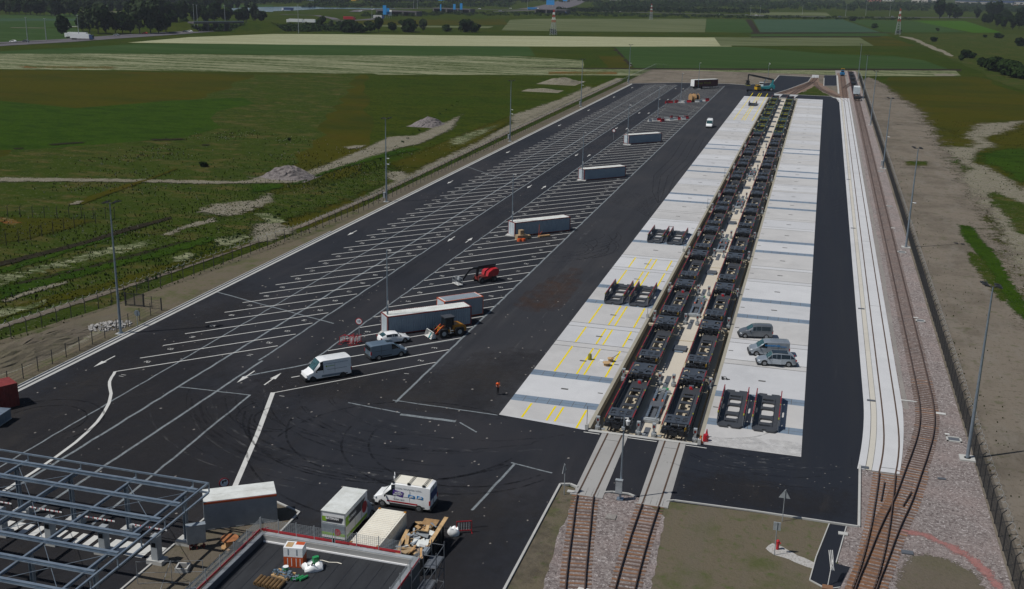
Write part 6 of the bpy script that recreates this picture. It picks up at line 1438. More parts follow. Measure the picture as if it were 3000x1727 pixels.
# ================================================================ PERSON (one skinned body)
def person(x,y,rz):
    j={'pel':(0,0,.93),'spi':(.0,0,1.15),'che':(.02,0,1.38),'nec':(.05,0,1.52),'hd0':(.09,0,1.60),'hd1':(.12,0,1.70),
       'lh':(0,.1,.88),'lk':(.03,.11,.48),'la':(-.02,.12,.09),'lt':(.17,.14,.05),'rh':(0,-.1,.88),'rk':(.01,-.11,.48),'ra':(-.03,-.12,.09),'rt':(.16,-.14,.05),
       'ls':(.02,.19,1.42),'le':(.06,.25,1.15),'lw':(.27,.12,1.18),'lhn':(.34,.08,1.2),'rs':(.02,-.19,1.42),'re':(.06,-.25,1.15),'rw':(.27,-.10,1.16),'rhn':(.34,-.06,1.2)}
    ed=[('pel','spi'),('spi','che'),('che','nec'),('nec','hd0'),('hd0','hd1'),('pel','lh'),('lh','lk'),('lk','la'),('la','lt'),('pel','rh'),('rh','rk'),('rk','ra'),('ra','rt'),
        ('che','ls'),('ls','le'),('le','lw'),('lw','lhn'),('che','rs'),('rs','re'),('re','rw'),('rw','rhn')]
    rad={'pel':.14,'spi':.13,'che':.15,'nec':.055,'hd0':.085,'hd1':.085,'lh':.09,'lk':.065,'la':.045,'lt':.04,'rh':.09,'rk':.065,'ra':.045,'rt':.04,'ls':.07,'le':.05,'lw':.035,'lhn':.035,'rs':.07,'re':.05,'rw':.035,'rhn':.035}
    names=list(j); vs=[j[n] for n in names]; es=[(names.index(a),names.index(b)) for a,b in ed]
    fi=MB()
    def skin(vs,es,rads,name,mat,parent,root=0,sub=1):
        me=bpy.data.meshes.new(name); me.from_pydata(vs,es,[]); o=bpy.data.objects.new(name,me); col.objects.link(o)
        m=o.modifiers.new('s','SKIN'); 
        if not me.skin_vertices:
            b=bmesh.new(); b.from_mesh(me); b.verts.layers.skin.verify(); b.to_mesh(me); b.free()
        for i,r in enumerate(rads): me.skin_vertices[0].data[i].radius=(r,r)
        me.skin_vertices[0].data[root].use_root=True
        o.modifiers.new('u','SUBSURF').levels=sub
        dg=bpy.context.evaluated_depsgraph_get(); m2=bpy.data.meshes.new_from_object(o.evaluated_get(dg)); bpy.data.objects.remove(o)
        m2.polygons.foreach_set('use_smooth',[True]*len(m2.polygons))
        for mm in mat: m2.materials.append(M[mm])
        q=bpy.data.objects.new(name,m2); col.objects.link(q); 
        if parent: q.parent=parent
        return q
    body=skin(vs,es,[rad[n] for n in names],'person',('trousers','skin'),None)
    for p in body.data.polygons:
        z=p.center.z; p.material_index = 1 if (z>1.5 or p.center.x>.26 and z>1.0) else 0
    body.location=(x,y,.0); body.rotation_euler=(0,0,rz)
    tag(body,'person in an orange high-visibility vest and dark trousers looking down at their hands','person')
    # vest: a slightly larger shell round the torso
    tv=[(0,0,.90),(0,0,1.15),(.02,0,1.38),(.03,0,1.49),(.02,.185,1.43),(.04,.215,1.33),(.02,-.185,1.43),(.04,-.215,1.33)]
    v=skin(tv,[(0,1),(1,2),(2,3),(2,4),(4,5),(2,6),(6,7)],[.21,.2,.205,.11,.10,.095,.10,.095],'vest',('hivis',),body)
    mb=MB(); mb.cyl((0,0,1.08),(0,0,1.13),.2,n=16); mb.build('reflective_band',M['white_dirty'],body,smooth=True)
    h=MB()
    for a in range(1): h.cyl((.075,0,1.66),(.115,0,1.82),.105,.055,n=12)
    h.cyl((.03,0,1.58),(.075,0,1.70),.085,.105,n=12); h.build('hair',M['hair'],body,smooth=True)
    f=MB(); 
    for s in (-1,1):
        for k,(dy,l) in enumerate(((.0,.07),(.02,.08),(.04,.075),(-.02,.06))):
            f.cyl((.35,s*.07+dy*.7,1.205+.0),(.35+l,s*.045+dy*.6,1.19-.01*k),.010,.008,n=5)
        f.cyl((.34,s*.05,1.22),(.38,s*.02,1.235),.011,.009,n=5)
    f.build('fingers',M['skin'],body,smooth=True)
    fc=MB(); fc.cyl((.20,0,1.635),(.225,0,1.62),.02,.008,n=6); fc.build('nose',M['skin'],body)
    e=MB(); 
    for s in (-.03,.03): e.cyl((.195,s,1.665),(.203,s,1.662),.009,n=6)
    e.build('eyes',M['hair'],body)
    p=MB(); p.cbox((.40,0,1.23),(.14,.075,.012)); p.build('phone',M['black'],label='small dark handheld the standing person looks at',cat='phone',loc=body.location,rz=rz)
person(-31.95,110.4,R(-20))
# driver inside the loader cab, seated, seen through the glass
# ================================================================ CONTAINERS
def corr(mb,x0,x1,y,z0,z1,n,d=.05,s=1):
    """corrugated wall in the xz plane at y"""
    w=(x1-x0)/n; V=[]
    for i in range(n):
        a=x0+i*w
        for k,dd in ((0,0),(.25,0),(.5,1),(.75,1)): V.append((a+w*k,y-s*d*dd))
    V.append((x1,y)); vs=[]
    for a,b in V: vs += [(a,b,z0),(a,b,z1)]
    fs=[(2*i,2*i+2,2*i+3,2*i+1) if s<0 else (2*i,2*i+1,2*i+3,2*i+2) for i in range(len(V)-1)]
    mb.add(vs,fs)
def container(loc,rz,L,label,wall='cont_shaded',roof='roof_white',trim='dark_red',W=2.44,H=2.6,corrug=True,door=True,group=None,z=.05,ribs=True,endwall='cont_white'):
    t=empty('container',(loc[0],loc[1],z),rz,label,'container',group)
    h=L/2; w=W/2; d=.05
    for s in (-1,1):
        mb=MB(); 
        if corrug: corr(mb,-h+.15,h-.15,s*w,.14,H-.12,int(L/.34),d,s)
        else: mb.box(-h+.12,h-.12,s*w-.03,s*w+.0,.12,H-.1)
        mb.build('side_wall',M[wall],t)
    for s in (-1,1):
        mb=MB(); mb.box(s*h-(.05 if s>0 else -.0),s*h+(.0 if s>0 else .05),-w+.12,w-.12,.14,H-.12)
        if s<0 and door:
            for k in range(4): mb.box(-h-.05,-h,-w+.35+k*.58,-w+.42+k*.58,.2,H-.15)
        mb.build('end_wall' if not (door and s<0) else 'door',M[endwall or wall],t)
    mb=MB(); 
    for sx in (-1,1):
        for sy in (-1,1): mb.cbox((sx*(h-.08),sy*(w-.08),H/2),(.17,.17,H))
    for s in (-1,1):
        mb.cbox((0,s*(w-.06),H-.07),(L-.3,.13,.13)); mb.cbox((0,s*(w-.06),.08),(L-.3,.14,.15))
        mb.cbox((s*(h-.07),0,H-.07),(.14,W-.3,.135)); mb.cbox((s*(h-.07),0,.08),(.14,W-.3,.155))
    mb.build('frame',M[trim],t)
    mb=MB(); mb.box(-h+.14,h-.14,-w+.12,w-.12,H-.09,H-.02)
    if ribs:
        n=int(L/.30)
        for k in range(n): x=-h+.25+k*(L-.5)/(n-1); mb.box(x-.07,x+.07,-w+.16,w-.16,H-.02,H+.02)
    mb.build('roof',M[roof],t)
    return t
def mid(p,q,off,W=2.44):
    p=Vector(p);q=Vector(q); d=(q-p).normalized(); n=Vector((-d.y,d.x))*W/2
    return ((p+q)/2+n), math.atan2(d.y,d.x)
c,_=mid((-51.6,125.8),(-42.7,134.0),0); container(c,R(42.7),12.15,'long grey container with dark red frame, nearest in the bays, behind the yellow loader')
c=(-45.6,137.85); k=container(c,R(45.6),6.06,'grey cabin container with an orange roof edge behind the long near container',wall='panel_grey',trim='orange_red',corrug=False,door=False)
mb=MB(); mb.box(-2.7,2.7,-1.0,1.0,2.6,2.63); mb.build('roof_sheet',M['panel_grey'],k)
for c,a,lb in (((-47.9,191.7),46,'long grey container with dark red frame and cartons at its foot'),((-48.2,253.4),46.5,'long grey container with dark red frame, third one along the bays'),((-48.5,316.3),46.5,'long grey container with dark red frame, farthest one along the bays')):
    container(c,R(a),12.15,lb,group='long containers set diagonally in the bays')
cc=container((-31.0,73.15),R(90),6.06,'cream 20 foot container with ribbed roof behind the flat roof parapet',wall='cream',roof='cream',trim='cream',ribs=True)
mb=MB()
for sx in (-1,1):
    for sy in (-1,1): mb.cbox((sx*2.94,sy*1.13,2.56),(.2,.2,.14))
mb.build('corner_casting',M['amber'],cc)
# big grey cabin beside the canopy
k=container((-44.75,75.2),R(33.5),6.06,'grey site cabin with white roof and orange edge standing beside the canopy',wall='panel_grey',roof='roof_white',trim='panel_grey',corrug=False,door=False,ribs=False,endwall='panel_grey')
mb=MB(); mb.box(-3.02,3.02,-1.26,-1.19,2.40,2.57); mb.build('edge_strip',M['orange_red'],k)
mb=MB(); mb.box(-3.02,3.02,-1.21,1.21,2.585,2.64); mb.box(-3.0,3.0,-.02,.02,2.64,2.65); mb.build('roof_sheet',M['roof_white'],k)
mb=MB()
for i in range(5): mb.box(-2.9+i*1.2,-2.2+i*1.2,-1.26,-1.22,.0,.08)
mb.build('base_edge',M['white_dirty'],k)
# dark red container and crates at the left edge
k=container((-86.3,92.6),R(0),4.2,'dark red container cut by the left edge of the picture beside the kerb',wall='dark_red',roof='dark_red',trim='dark_red',H=2.6,ribs=False)
k.location=(-82.3,89.6,.02); k.rotation_euler=(0,0,R(60))
t=empty('steel_crate',(-79.3,86.0,0),R(8),'grey blue steel crate with lids at the left edge below the red container','crate')
mb=MB(); mb.box(-1.1,1.1,-1.2,1.2,.1,1.15); mb.build('body',M['blue_grey'],t); mb=MB(); mb.box(-1.15,1.15,-1.25,-.05,1.15,1.25); mb.box(-1.15,1.15,.05,1.25,1.15,1.25); mb.build('lid',M['galv'],t); mb=MB()
for x in (-1.12,1.12): mb.box(x-.03,x+.03,-1.2,1.2,.1,.2)
mb.box(-1.1,1.1,-.04,.04,.1,1.2); mb.build('frame',M['galv_dull'],t)
# ================================================================ BUILDING WITH THE FLAT ROOF
BX0,BX1,BY0,BY1,BZ=-38.55,-25.45,44.0,67.75,3.75
b=empty('flat_roof_building',(0,0,0),0,'low grey building with dark flat roof and concrete parapet at the bottom edge','building')
mb=MB(); mb.box(BX0,BX1,BY0,BY1,-.1,3.15); mb.build('wall',M['wall_grey'],b)
mb=MB(); mb.box(BX0,BX0+.3,BY0,BY1,3.15,BZ); mb.box(BX1-.3,BX1,BY0,BY1,3.15,BZ); mb.box(BX0+.3,BX1-.3,BY1-.35,BY1,3.15,BZ)
mb.build('parapet',M['wall_grey'],b)
mb=MB(); mb.box(BX0+.36,BX1-.36,BY1-.42,BY1-.352,3.2,BZ-.01); mb.build('parapet_face',M['parapet'],b)
mb=MB(); mb.box(BX0+.3,BX1-.3,BY0,BY1-.35,3.15,3.2); mb.build('roof',M['membrane'],b)
mb=MB(); 
for i in range(12): x=BX0+1+i*1.06; mb.box(x-.03,x+.03,BY0,BY1-.5,3.2,3.205)
mb.build('roof_seam',M['black_steel'],b)
mb=MB(); mb.box(BX0+.4,BX1-.4,BY1-.52,BY1-.44,3.2,3.32); mb.build('flashing',paint('flashing_glint',(.85,.85,.86),.45,0,.05),b)  # near-white colour paints in the sun glint along the metal flashing
mb=MB(); mb.box(BX0-.05,BX0+.34,BY0,BY1,BZ,BZ+.05); mb.box(BX1-.34,BX1+.05,BY0,BY1,BZ,BZ+.05); mb.box(BX0+.34,BX1-.34,BY1-.36,BY1+.05,BZ,BZ+.05); mb.build('coping',M['galv_dull'],b)
# edge guard: posts, red toe boards and wire panels
def guard(p,q,label,n):
    g=empty('edge_guard',(p[0],p[1],BZ+.05),0,label,'guard rail','wire edge guards round the flat roof'); P=Vector(p);Q=Vector(q); D=Q-P; L=D.length; u=D/L
    for i in range(n+1):
        a=u*(L*i/n); mb=MB(); mb.beam((a.x,a.y,-.2),(a.x,a.y,1.15),.05,.05,up=(1,0,0)); mb.build('post',M['galv_dull'],g)
    mb=MB(); mb.beam((0,0,.1),(D.x,D.y,.1),.04,.2); mb.build('toe_board',M['red'],g)
    mb=MB()
    for k in range(8): z=.25+k*.11; mb.beam((0,0,z),(D.x,D.y,z),.014,.014)
    m=int(L/.16)
    for k in range(m): a=u*(L*k/m); mb.beam((a.x,a.y,.22),(a.x,a.y,1.05),.012,.012,up=(1,0,0))
    mb.build('wire_panel',M['galv_dull'],g)
guard((BX0-.1,BY1+.12),(-32.6,BY1+.12),'wire edge guard with red toe board on the back parapet, left stretch',4)
guard((-32.4,BY1+.14),(-27.0,BY1+.14),'wire edge guard with red toe board on the back parapet, right stretch',3)
guard((BX0-.12,BY0),(BX0-.12,BY1),'wire edge guard with red toe board along the left parapet',12)
guard((BX1+.12,BY0),(BX1+.12,BY1-.4),'wire edge guard with red toe board along the right parapet',12)
# scaffold stair tower at the back right corner
g=empty('scaffold',(-25.2,67.3,0),0,'dark tube scaffold at the back right corner of the flat roof','scaffold')
mb=MB()
for x in (.35,1.35):
    for y in (-2.8,-.4,1.4): mb.cyl((x,y,0),(x,y,4.9),.035,n=6)
for z in (.4,1.5,2.6,3.6,4.6):
    mb.cyl((.35,-2.8,z),(.35,1.4,z),.028,n=5); mb.cyl((1.35,-2.8,z),(1.35,1.4,z),.028,n=5); mb.cyl((.35,1.4,z),(1.35,1.4,z),.028,n=5); mb.cyl((.35,-.4,z),(1.35,-.4,z),.028,n=5)
mb.cyl((1.35,-2.8,.4),(1.35,1.4,3.6),.028,n=5); mb.build('tubes',M['steel_cover'],g)
mb=MB(); mb.box(.4,1.3,-2.6,-.5,2.6,2.65); mb.box(.4,1.3,-.4,1.3,3.6,3.65); mb.build('deck_board',M['steel_cover'],g)
mb=MB(); mb.cbox((.1,.9,4.15),(.4,.7,.35)); mb.build('fitting',M['panel_grey'],g)
# things lying on the roof
RZ=3.21
t=empty('packed_boxes',(-34.3,65.0,RZ),R(10),'stack of orange and white cartons wrapped on the flat roof','boxes')
mb=MB(); mb.box(-.72,.72,-.5,.5,0,.85); mb.build('orange_cartons',M['orange_red'],t); mb=MB(); mb.box(-.72,.72,-.5,.5,.86,1.6); mb.build('white_cartons',M['white'],t)
mb=MB(); 
for x in (-.45,-.15,.2,.5): mb.box(x,x+.05,-.505,-.5,.1,.75)
mb.build('print',M['white'],t)
mb=MB(); mb.box(-.6,-.1,-.35,.35,1.6,1.612); mb.build('tape',M['ply'],t); mb=MB(); mb.box(.05,.7,.05,.48,1.6,1.612); mb.build('orange_patch',M['orange_red'],t)
mb=MB(); mb.box(-.4,-.3,-.508,-.5,1.0,1.5); mb.box(.25,.35,-.508,-.5,1.0,1.5); mb.build('label_strip',M['panel_grey'],t)
for i in range(7):
    t=empty('membrane_roll',(-35.72+i*.315,61.95-(i%2)*.06-i*.03,RZ+.155),R(0),'brown roofing roll lying in the row of seven on the flat roof','roll','seven brown roofing rolls')
    mb=MB(); mb.cyl((0,-.5,0),(0,.55,0),.15,n=14); mb.build('roll',M['brown'],t,smooth=True); mb=MB(); mb.cyl((0,-.505,0),(0,-.515,0),.06,n=10); mb.build('core',M['black'],t)
t=empty('pallet',(-34.4,63.3,RZ),R(-8),'wooden pallet heaped with grey tools and a green bucket on the flat roof','pallet')
mb=MB(); 
for k in range(5): mb.box(-.75,.75,-.5+k*.22,-.36+k*.22,.1,.13)
for y in (-.45,0,.45): mb.box(-.75,.75,y-.05,y+.05,0,.1)
mb.build('boards',M['ply'],t)
mb=MB(); clutter(mb,-.65,.6,-.4,.5,.18,.45,26,(.08,.28)); mb.build('tools',M['blue_grey'],t)
t=empty('paint_bucket',(-34.3,63.5,RZ+.3),0,'green bucket with a pale lid among the tools on the roof pallet','bucket')
mb=MB(); mb.cyl((0,0,0),(0,0,.32),.17,.2,n=14); mb.build('body',M['green'],t,smooth=True); mb=MB(); mb.cyl((0,0,.32),(0,0,.35),.21,n=14); mb.build('lid',M['white'],t)
for i,(x,y) in enumerate(((-33.35,63.1),(-33.05,63.15),(-32.75,63.25))):
    mb=MB(); mb.cyl((0,-.35,0),(0,.35,0),.11,n=10); mb.build('gas_canister',M['green'],loc=(x,y,RZ+.11),rz=R(-25),label='small dark green canister in the row of three beside the roof pallet',cat='canister',group='green canisters',smooth=True)
mb=MB(); clutter(mb,-.4,.4,-.3,.3,.1,.3,14,(.06,.2)); mb.build('fittings_heap',M['galv'],loc=(-33.55,63.0,RZ),label='little heap of grey fittings between the pallet and the canisters',cat='fittings')
t=empty('rubble_bag',(-32.75,64.75,RZ),R(20),'white builder bag sagging open with a green sack inside, on the flat roof','bag')
mb=MB(); n=14
for i in range(n):
    pass
ring=[(math.cos(2*math.pi*i/n),math.sin(2*math.pi*i/n)) for i in range(n)]
lv=[(.70,.0),(.78,.15),(.72,.35),(.5,.50),(.42,.40),(.2,.33)]
vs=[(cx*r*(1+.12*math.sin(3*i)),cy*r*.8*(1+.1*math.cos(2*i)),z+(.12*math.sin(i*1.9) if 0<z else 0)) for r,z in lv for i,(cx,cy) in enumerate(ring)]
fs=[(k*n+i,k*n+(i+1)%n,(k+1)*n+(i+1)%n,(k+1)*n+i) for k in range(len(lv)-1) for i in range(n)]
mb.add(vs,fs); mb.build('bag',M['white'],t,smooth=True); mb=MB(); mb.cbox((.2,.3,.6),(.45,.3,.5),.5); mb.build('green_sack',M['green'],t); mb=MB(); mb.beam((-.2,-.3,.2),(.1,-.5,.8),.05,.05); mb.beam((.45,.1,.5),(.5,.2,1.0),.05,.05); mb.build('handle',M['black'],t)
mb=MB(); mb.tube([(-33.2,65.9,RZ+.03),(-32.6,66.05,RZ+.03),(-32.0,65.95,RZ+.03),(-31.4,66.1,RZ+.03),(-31.0,66.0,RZ+.05)],.035,n=5); mb.build('strap',M['cream'],label='pale strap lying on the flat roof right of the cartons',cat='strap')
# ================================================================ CANOPY OVER THE TRUCK GATES
cp=empty('steel_canopy',(0,0,0),0,'open galvanised steel canopy frame without roofing over the truck lanes','canopy')
CXS=[-46.9,-52.35,-57.75,-63.1,-68.4,-73.7]
for x in CXS:
    for y in (70.2,):
        mb=MB(); mb.box(x-.15,x-.12,y-.15,y+.15,.4,4.35); mb.box(x+.12,x+.15,y-.15,y+.15,.4,4.35); mb.box(x-.12,x+.12,y-.012,y+.012,.4,4.35); mb.box(x-.22,x+.22,y-.22,y+.22,.4,.43); mb.build('column',M['galv'],cp)
        mb=MB(); mb.box(x-.75,x+.75,y-.55,y+.55,-.1,.4); mb.build('footing',M['kerb'],cp)
    for y in (58.6,):
        mb=MB(); mb.box(x-.15,x-.12,y-.15,y+.15,.4,4.35); mb.box(x+.12,x+.15,y-.15,y+.15,.4,4.35); mb.box(x-.12,x+.12,y-.012,y+.012,.4,4.35); mb.build('column',M['galv'],cp)
        mb=MB(); mb.box(x-.75,x+.75,y-.55,y+.55,-.1,.4); mb.build('footing',M['kerb'],cp)
    # rafters run along Y; the one above each second column is deep
    mb=MB(); d=.34 if abs(x+57.75)<.1 or abs(x+68.4)<.1 else .18
    mb.box(x-.09,x+.09,50.5,71.6,4.55-.02,4.57); mb.box(x-.012,x+.012,50.5,71.6,4.55-d,4.53); mb.box(x-.09,x+.09,50.5,71.6,4.53-d,4.55-d); mb.build('rafter',M['galv'],cp)
for i,y in enumerate((70.75,68.2,65.5,62.8,60.1,57.4,54.7,52.0)):
    mb=MB(); mb.box(-76.5,-45.95,y-.13,y+.13,4.80,4.83); mb.box(-76.5,-45.95,y-.02,y+.02,4.56,4.80); mb.box(-76.5,-45.95,y-.13,y+.13,4.53,4.56); mb.build('purlin',M['galv'],cp)
# rim: two rails with short posts on the back and right sides
for z in (4.15,5.0):
    mb=MB(); mb.beam((-76.5,71.9,z),(-45.5,71.65,z),.12,.14); mb.build('rim_rail',M['galv'],cp)
    mb=MB(); mb.beam((-45.5,71.65,z),(-45.4,50.5,z),.14,.14); mb.build('rim_rail',M['galv'],cp)
for x in (-45.5,-47.0,-52.4,-57.8,-63.1,-68.4,-73.7): mb=MB(); mb.beam((x,71.75,4.15),(x,71.75,5.0),.09,.09); mb.build('rim_post',M['galv'],cp)
for y in (68,65.3,62.2,59.3,56.2,53.4): mb=MB(); mb.beam((-45.45,y,4.15),(-45.45,y,5.0),.09,.09); mb.build('rim_post',M['galv'],cp)
for a,b in (((-57.75,70.5),(-63.1,65.5)),((-63.1,70.5),(-57.75,65.5)),((-46.9,70.5),(-52.35,65.5)),((-52.35,70.5),(-46.9,65.5)),((-57.75,65.5),(-52.35,60.1)),((-52.35,65.5),(-57.75,60.1)),((-52.35,60.1),(-46.9,54.7)),((-46.9,60.1),(-52.35,54.7)),((-63.1,65.5),(-68.4,60.1)),((-68.4,70.5),(-63.1,65.5))):
    mb=MB(); mb.cyl((a[0],a[1],4.45),(b[0],b[1],4.4),.025,n=5); mb.build('brace_rod',M['galv'],cp)
for i,x in enumerate((-47.5,-52.35,-57.45,-62.2)):
    lb=('rightmost of the row','second from the right','third from the right','fourth from the right')[i]
    t=empty('access_pillar',(x,66.85,0),0,'grey truck access pillar on a concrete foot under the canopy, '+lb,'pillar','truck access pillars')
    mb=MB(); mb.box(-.28,.28,-.35,.35,.35,2.35); mb.box(-.3,.3,-.37,.37,2.35,2.4); mb.build('housing',M['galv_dull'],t); mb=MB(); mb.box(-.7,.7,-.5,.5,-.05,.35); mb.build('footing',M['kerb'],t)
    mb=MB(); mb.box(-.18,.18,-.36,-.352,1.5,1.9); mb.build('screen',M['black'],t)
for i,x in enumerate((-51.9,-56.9,-62.1,-67.2)):
    lb=('rightmost','second from the right','third from the right','leftmost in view')[i]
    t=empty('lifting_barrier',(x,70.0,0),0,'red and white lifting barrier lowered under the canopy, '+lb,'barrier','lifting barriers')
    mb=MB(); mb.box(-.2,.1,-.17,.17,0,1.02); mb.build('cabinet',M['galv_dull'],t)
    mb=MB(); mb.box(.1,3.3,.0,.05,.95,1.05); mb.build('boom',M['white'],t)
    mb=MB(); 
    for k in range(7): mb.box(.3+k*.44,.4+k*.44,-.008,.058,.94,1.058)
    mb.build('red_band',M['red'],t)
# switch cabinet beside the corner column
t=empty('switch_cabinet',(-45.7,69.75,0),R(-53),'pale grey switch cabinet standing beside the canopy corner column','cabinet')
mb=MB(); mb.box(-.25,.25,-.75,.75,.55,2.15); mb.build('housing',M['galv_dull'],t); mb=MB(); mb.box(-.28,.28,-.78,.78,2.15,2.2); mb.build('lid',M['panel_grey'],t)
mb=MB(); clutter(mb,-.3,.3,-.6,.6,.1,.5,12,(.05,.2)); mb.box(-.2,.2,-.6,-.5,0,.55); mb.box(-.2,.2,.5,.6,0,.55); mb.build('leg_frame',M['dark_red'],t)
t=empty('cable_spool',(-43.2,70.7,0),0,'orange wooden cable spool lying on its side on the soil by the roof','spool')
mb=MB(); mb.cyl((0,0,.02),(0,0,.12),.72,n=22); mb.build('flange',M['wood'],t,smooth=True); mb=MB(); mb.cyl((0,0,.12),(0,0,.78),.35,n=16); mb.build('core',M['wood'],t,smooth=True); mb=MB(); mb.cyl((0,0,.78),(0,0,.88),.72,n=22); mb.build('flange',M['spool_rust'],t,smooth=True)
t=empty('concrete_ring',(-44.9,66.4,0),R(15),'square open concrete shaft ring on the soil under the canopy edge','shaft ring')
mb=MB()
for a in ((-.5,.5,-.5,-.38),(-.5,.5,.38,.5),(-.5,-.38,-.38,.38),(.38,.5,-.38,.38)): mb.box(*a,0,.4)
mb.build('ring',M['kerb'],t)
t=empty('site_fence',(-44.6,64.4,0),R(20),'thin mesh site fence panels crossing the soil left of the flat roof','fence')
for x in (-2.6,0,2.4): mb=MB(); mb.cyl((x,0,0),(x,0,2.0),.025,n=5); mb.build('post',M['galv_dull'],t)
mb=MB(); 
for z in (.1,1.0,1.95): mb.beam((-2.6,0,z),(2.4,0,z),.02,.02)
mb.beam((0,0,1.95),(-.7,-.9,0),.03,.03); mb.beam((0,0,1.95),(.7,.7,0),.03,.03); mb.build('panel',M['galv_dull'],t)
for k,(x,y,a,m) in enumerate(((-43.6,63.0,50,'galv'),(-42.9,62.6,42,'galv_dull'),(-42.4,62.9,46,'blue_grey'),(-44.6,62.2,35,'galv'))):
    mb=MB(); mb.cyl((-1.7,0,0),(1.7,0,0),.07,n=6); mb.build('steel_tube',M[m],loc=(x,y,.12),rz=R(a),label='steel tube in the loose bundle on the soil beside the left parapet',cat='tube',group='loose steel tubes')
# skip with waste, builder bag and barrier
t=empty('waste_skip',(-28.0,74.1,0),R(2),'black open skip heaped with timber, boards and plaster behind the roof','skip')
mb=MB(); mb.box(-1.25,1.25,-2.9,2.9,.1,.2); mb.box(-1.3,-1.22,-2.9,2.9,.1,1.5); mb.box(1.22,1.3,-2.9,2.9,.1,1.5); mb.box(-1.22,1.22,2.82,2.9,.1,1.5); mb.box(-1.22,1.22,-2.9,-2.82,.1,1.5)
for k in range(7): mb.box(1.3,1.38,-2.8+k*.92,-2.7+k*.92,.1,1.5)
mb.build('tub',M['black_steel'],t)
rg=random.Random(9); mats=['wood','ply','roof_white','panel_grey','card','wood','ply','white_dirty','galv_dull']
for m in range(9):
    mb=MB()
    for k in range(9):
        c=(rg.uniform(-.9,.9),rg.uniform(-2.5,2.6),rg.uniform(1.1,1.85)); Mx=Matrix.Translation(c)@Matrix.Rotation(rg.uniform(0,3.1),4,'Z')@Matrix.Rotation(rg.uniform(-.5,.5),4,'X')@Matrix.Rotation(rg.uniform(-.4,.4),4,'Y')
        a=rg.uniform(.35,1.3) if m!=7 else rg.uniform(.15,.4); mb.box(-a/2,a/2,-rg.uniform(.06,.35),rg.uniform(.06,.35),-.03,.03,Mx)
    mb.build('waste',M[mats[m]],t)
mb=MB(); mb.beam((1.0,-2.4,1.3),(1.45,3.2,2.1),.35,.05); mb.beam((-1.1,-2.2,1.4),(-1.15,.8,1.8),.3,.06); mb.build('plank',M['ply'],t)
mb=MB()
for k in range(7): mb.box(-.4,.9,2.0+k*.16,2.1+k*.16,1.8,1.83)
mb.build('pallet_top',M['wood'],t)
t=empty('builder_bag',(-26.35,78.35,0),R(15),'white builder bag beside the far end of the skip','bag')
mb=MB(); vs=[(cx*r*(1+.15*math.sin(3*i)),cy*r*.9*(1+.12*math.cos(2*i)),z+(.1*math.sin(i*2.3) if z>.3 else 0)) for r,z in ((.42,0),(.5,.2),(.47,.42),(.36,.62),(.22,.52),(.05,.5)) for i,(cx,cy) in enumerate(ring)]
mb.add(vs,[(k*n+i,k*n+(i+1)%n,(k+1)*n+(i+1)%n,(k+1)*n+i) for k in range(5) for i in range(n)]); mb.build('bag',M['white'],t,smooth=True)
def trestle(x,y,rz,label,w=1.6,h=1.0,m='red',group=None):
    t=empty('crowd_barrier',(x,y,0),rz,label,'barrier',group); mb=MB()
    for z in (.25,h): mb.beam((-w/2,0,z),(w/2,0,z),.05,.08)
    for s in (-w/2,w/2): mb.beam((s,0,0),(s,0,h),.05,.05); mb.beam((s,-.3,.03),(s,.3,.03),.05,.05)
    mb.build('frame',M[m],t); mb=MB()
    for k in range(5): mb.beam((-w/2+.2+k*w/6,0,.25),(-w/2+.2+k*w/6,0,h),.03,.03)
    mb.build('bars',M['white'],t); return t
trestle(-25.6,78.9,R(25),'red and white barrier leaning beside the white builder bag',1.3,1.1)
trestle(-41.4,72.6,R(60),'red and white barrier behind the back parapet by the grey cabin',1.5,.9)
for i,(x,y,a) in enumerate(((-56.0,121.3,80),(-55.4,121.6,10),(-55.0,121.9,85),(-54.7,121.3,95),(-54.3,121.6,90),(-54.0,121.9,88))): trestle(x,y,R(a),'red and white site barrier in the cluster under the speed sign',1.3,1.0,'red','site barriers under the speed sign')
t=empty('cartons',(-49.4,185.1,0),R(45),'stack of brown cartons at the foot of the container wall','boxes')
for c_,d_ in (((-.6,.1,.45),(1.2,1.0,.9)),((.55,.2,.4),(.9,1.0,.8)),((-.1,.3,1.3),(.8,.8,.85)),((1.5,.5,.3),(.7,.8,.55))): mb=MB(); mb.cbox(c_,d_); mb.build('carton',M['card'],t)
for i,(x,y) in enumerate(((-49.6,183.6),(-48.9,184.0))):
    mb=MB(); mb.cyl((0,0,0),(0,0,.45),.42,.36,n=12); mb.cyl((0,0,.45),(0,0,.5),.2,n=10); mb.build('cable_reel',M['orange_red'],loc=(x,y,0),label='small orange reel in front of the brown cartons',cat='reel',group='orange reels')
mb=MB(); mb.box(-1.2,1.2,-.3,.3,.05,.3); mb.build('timber_beam',M['wood'],loc=(-46.2,188.6,0),rz=R(46),label='wooden beam lying along the container wall right of the cartons',cat='beam')
mb=MB(); mb.cyl((0,0,0),(.1,.1,2.4),.04,n=5); mb.cyl((0,0,.3),(.6,.3,1.1),.04,n=5); mb.build('orange_pole',M['orange_red'],loc=(-47.1,187.9,0),label='thin orange pole leaning at the container wall',cat='pole')
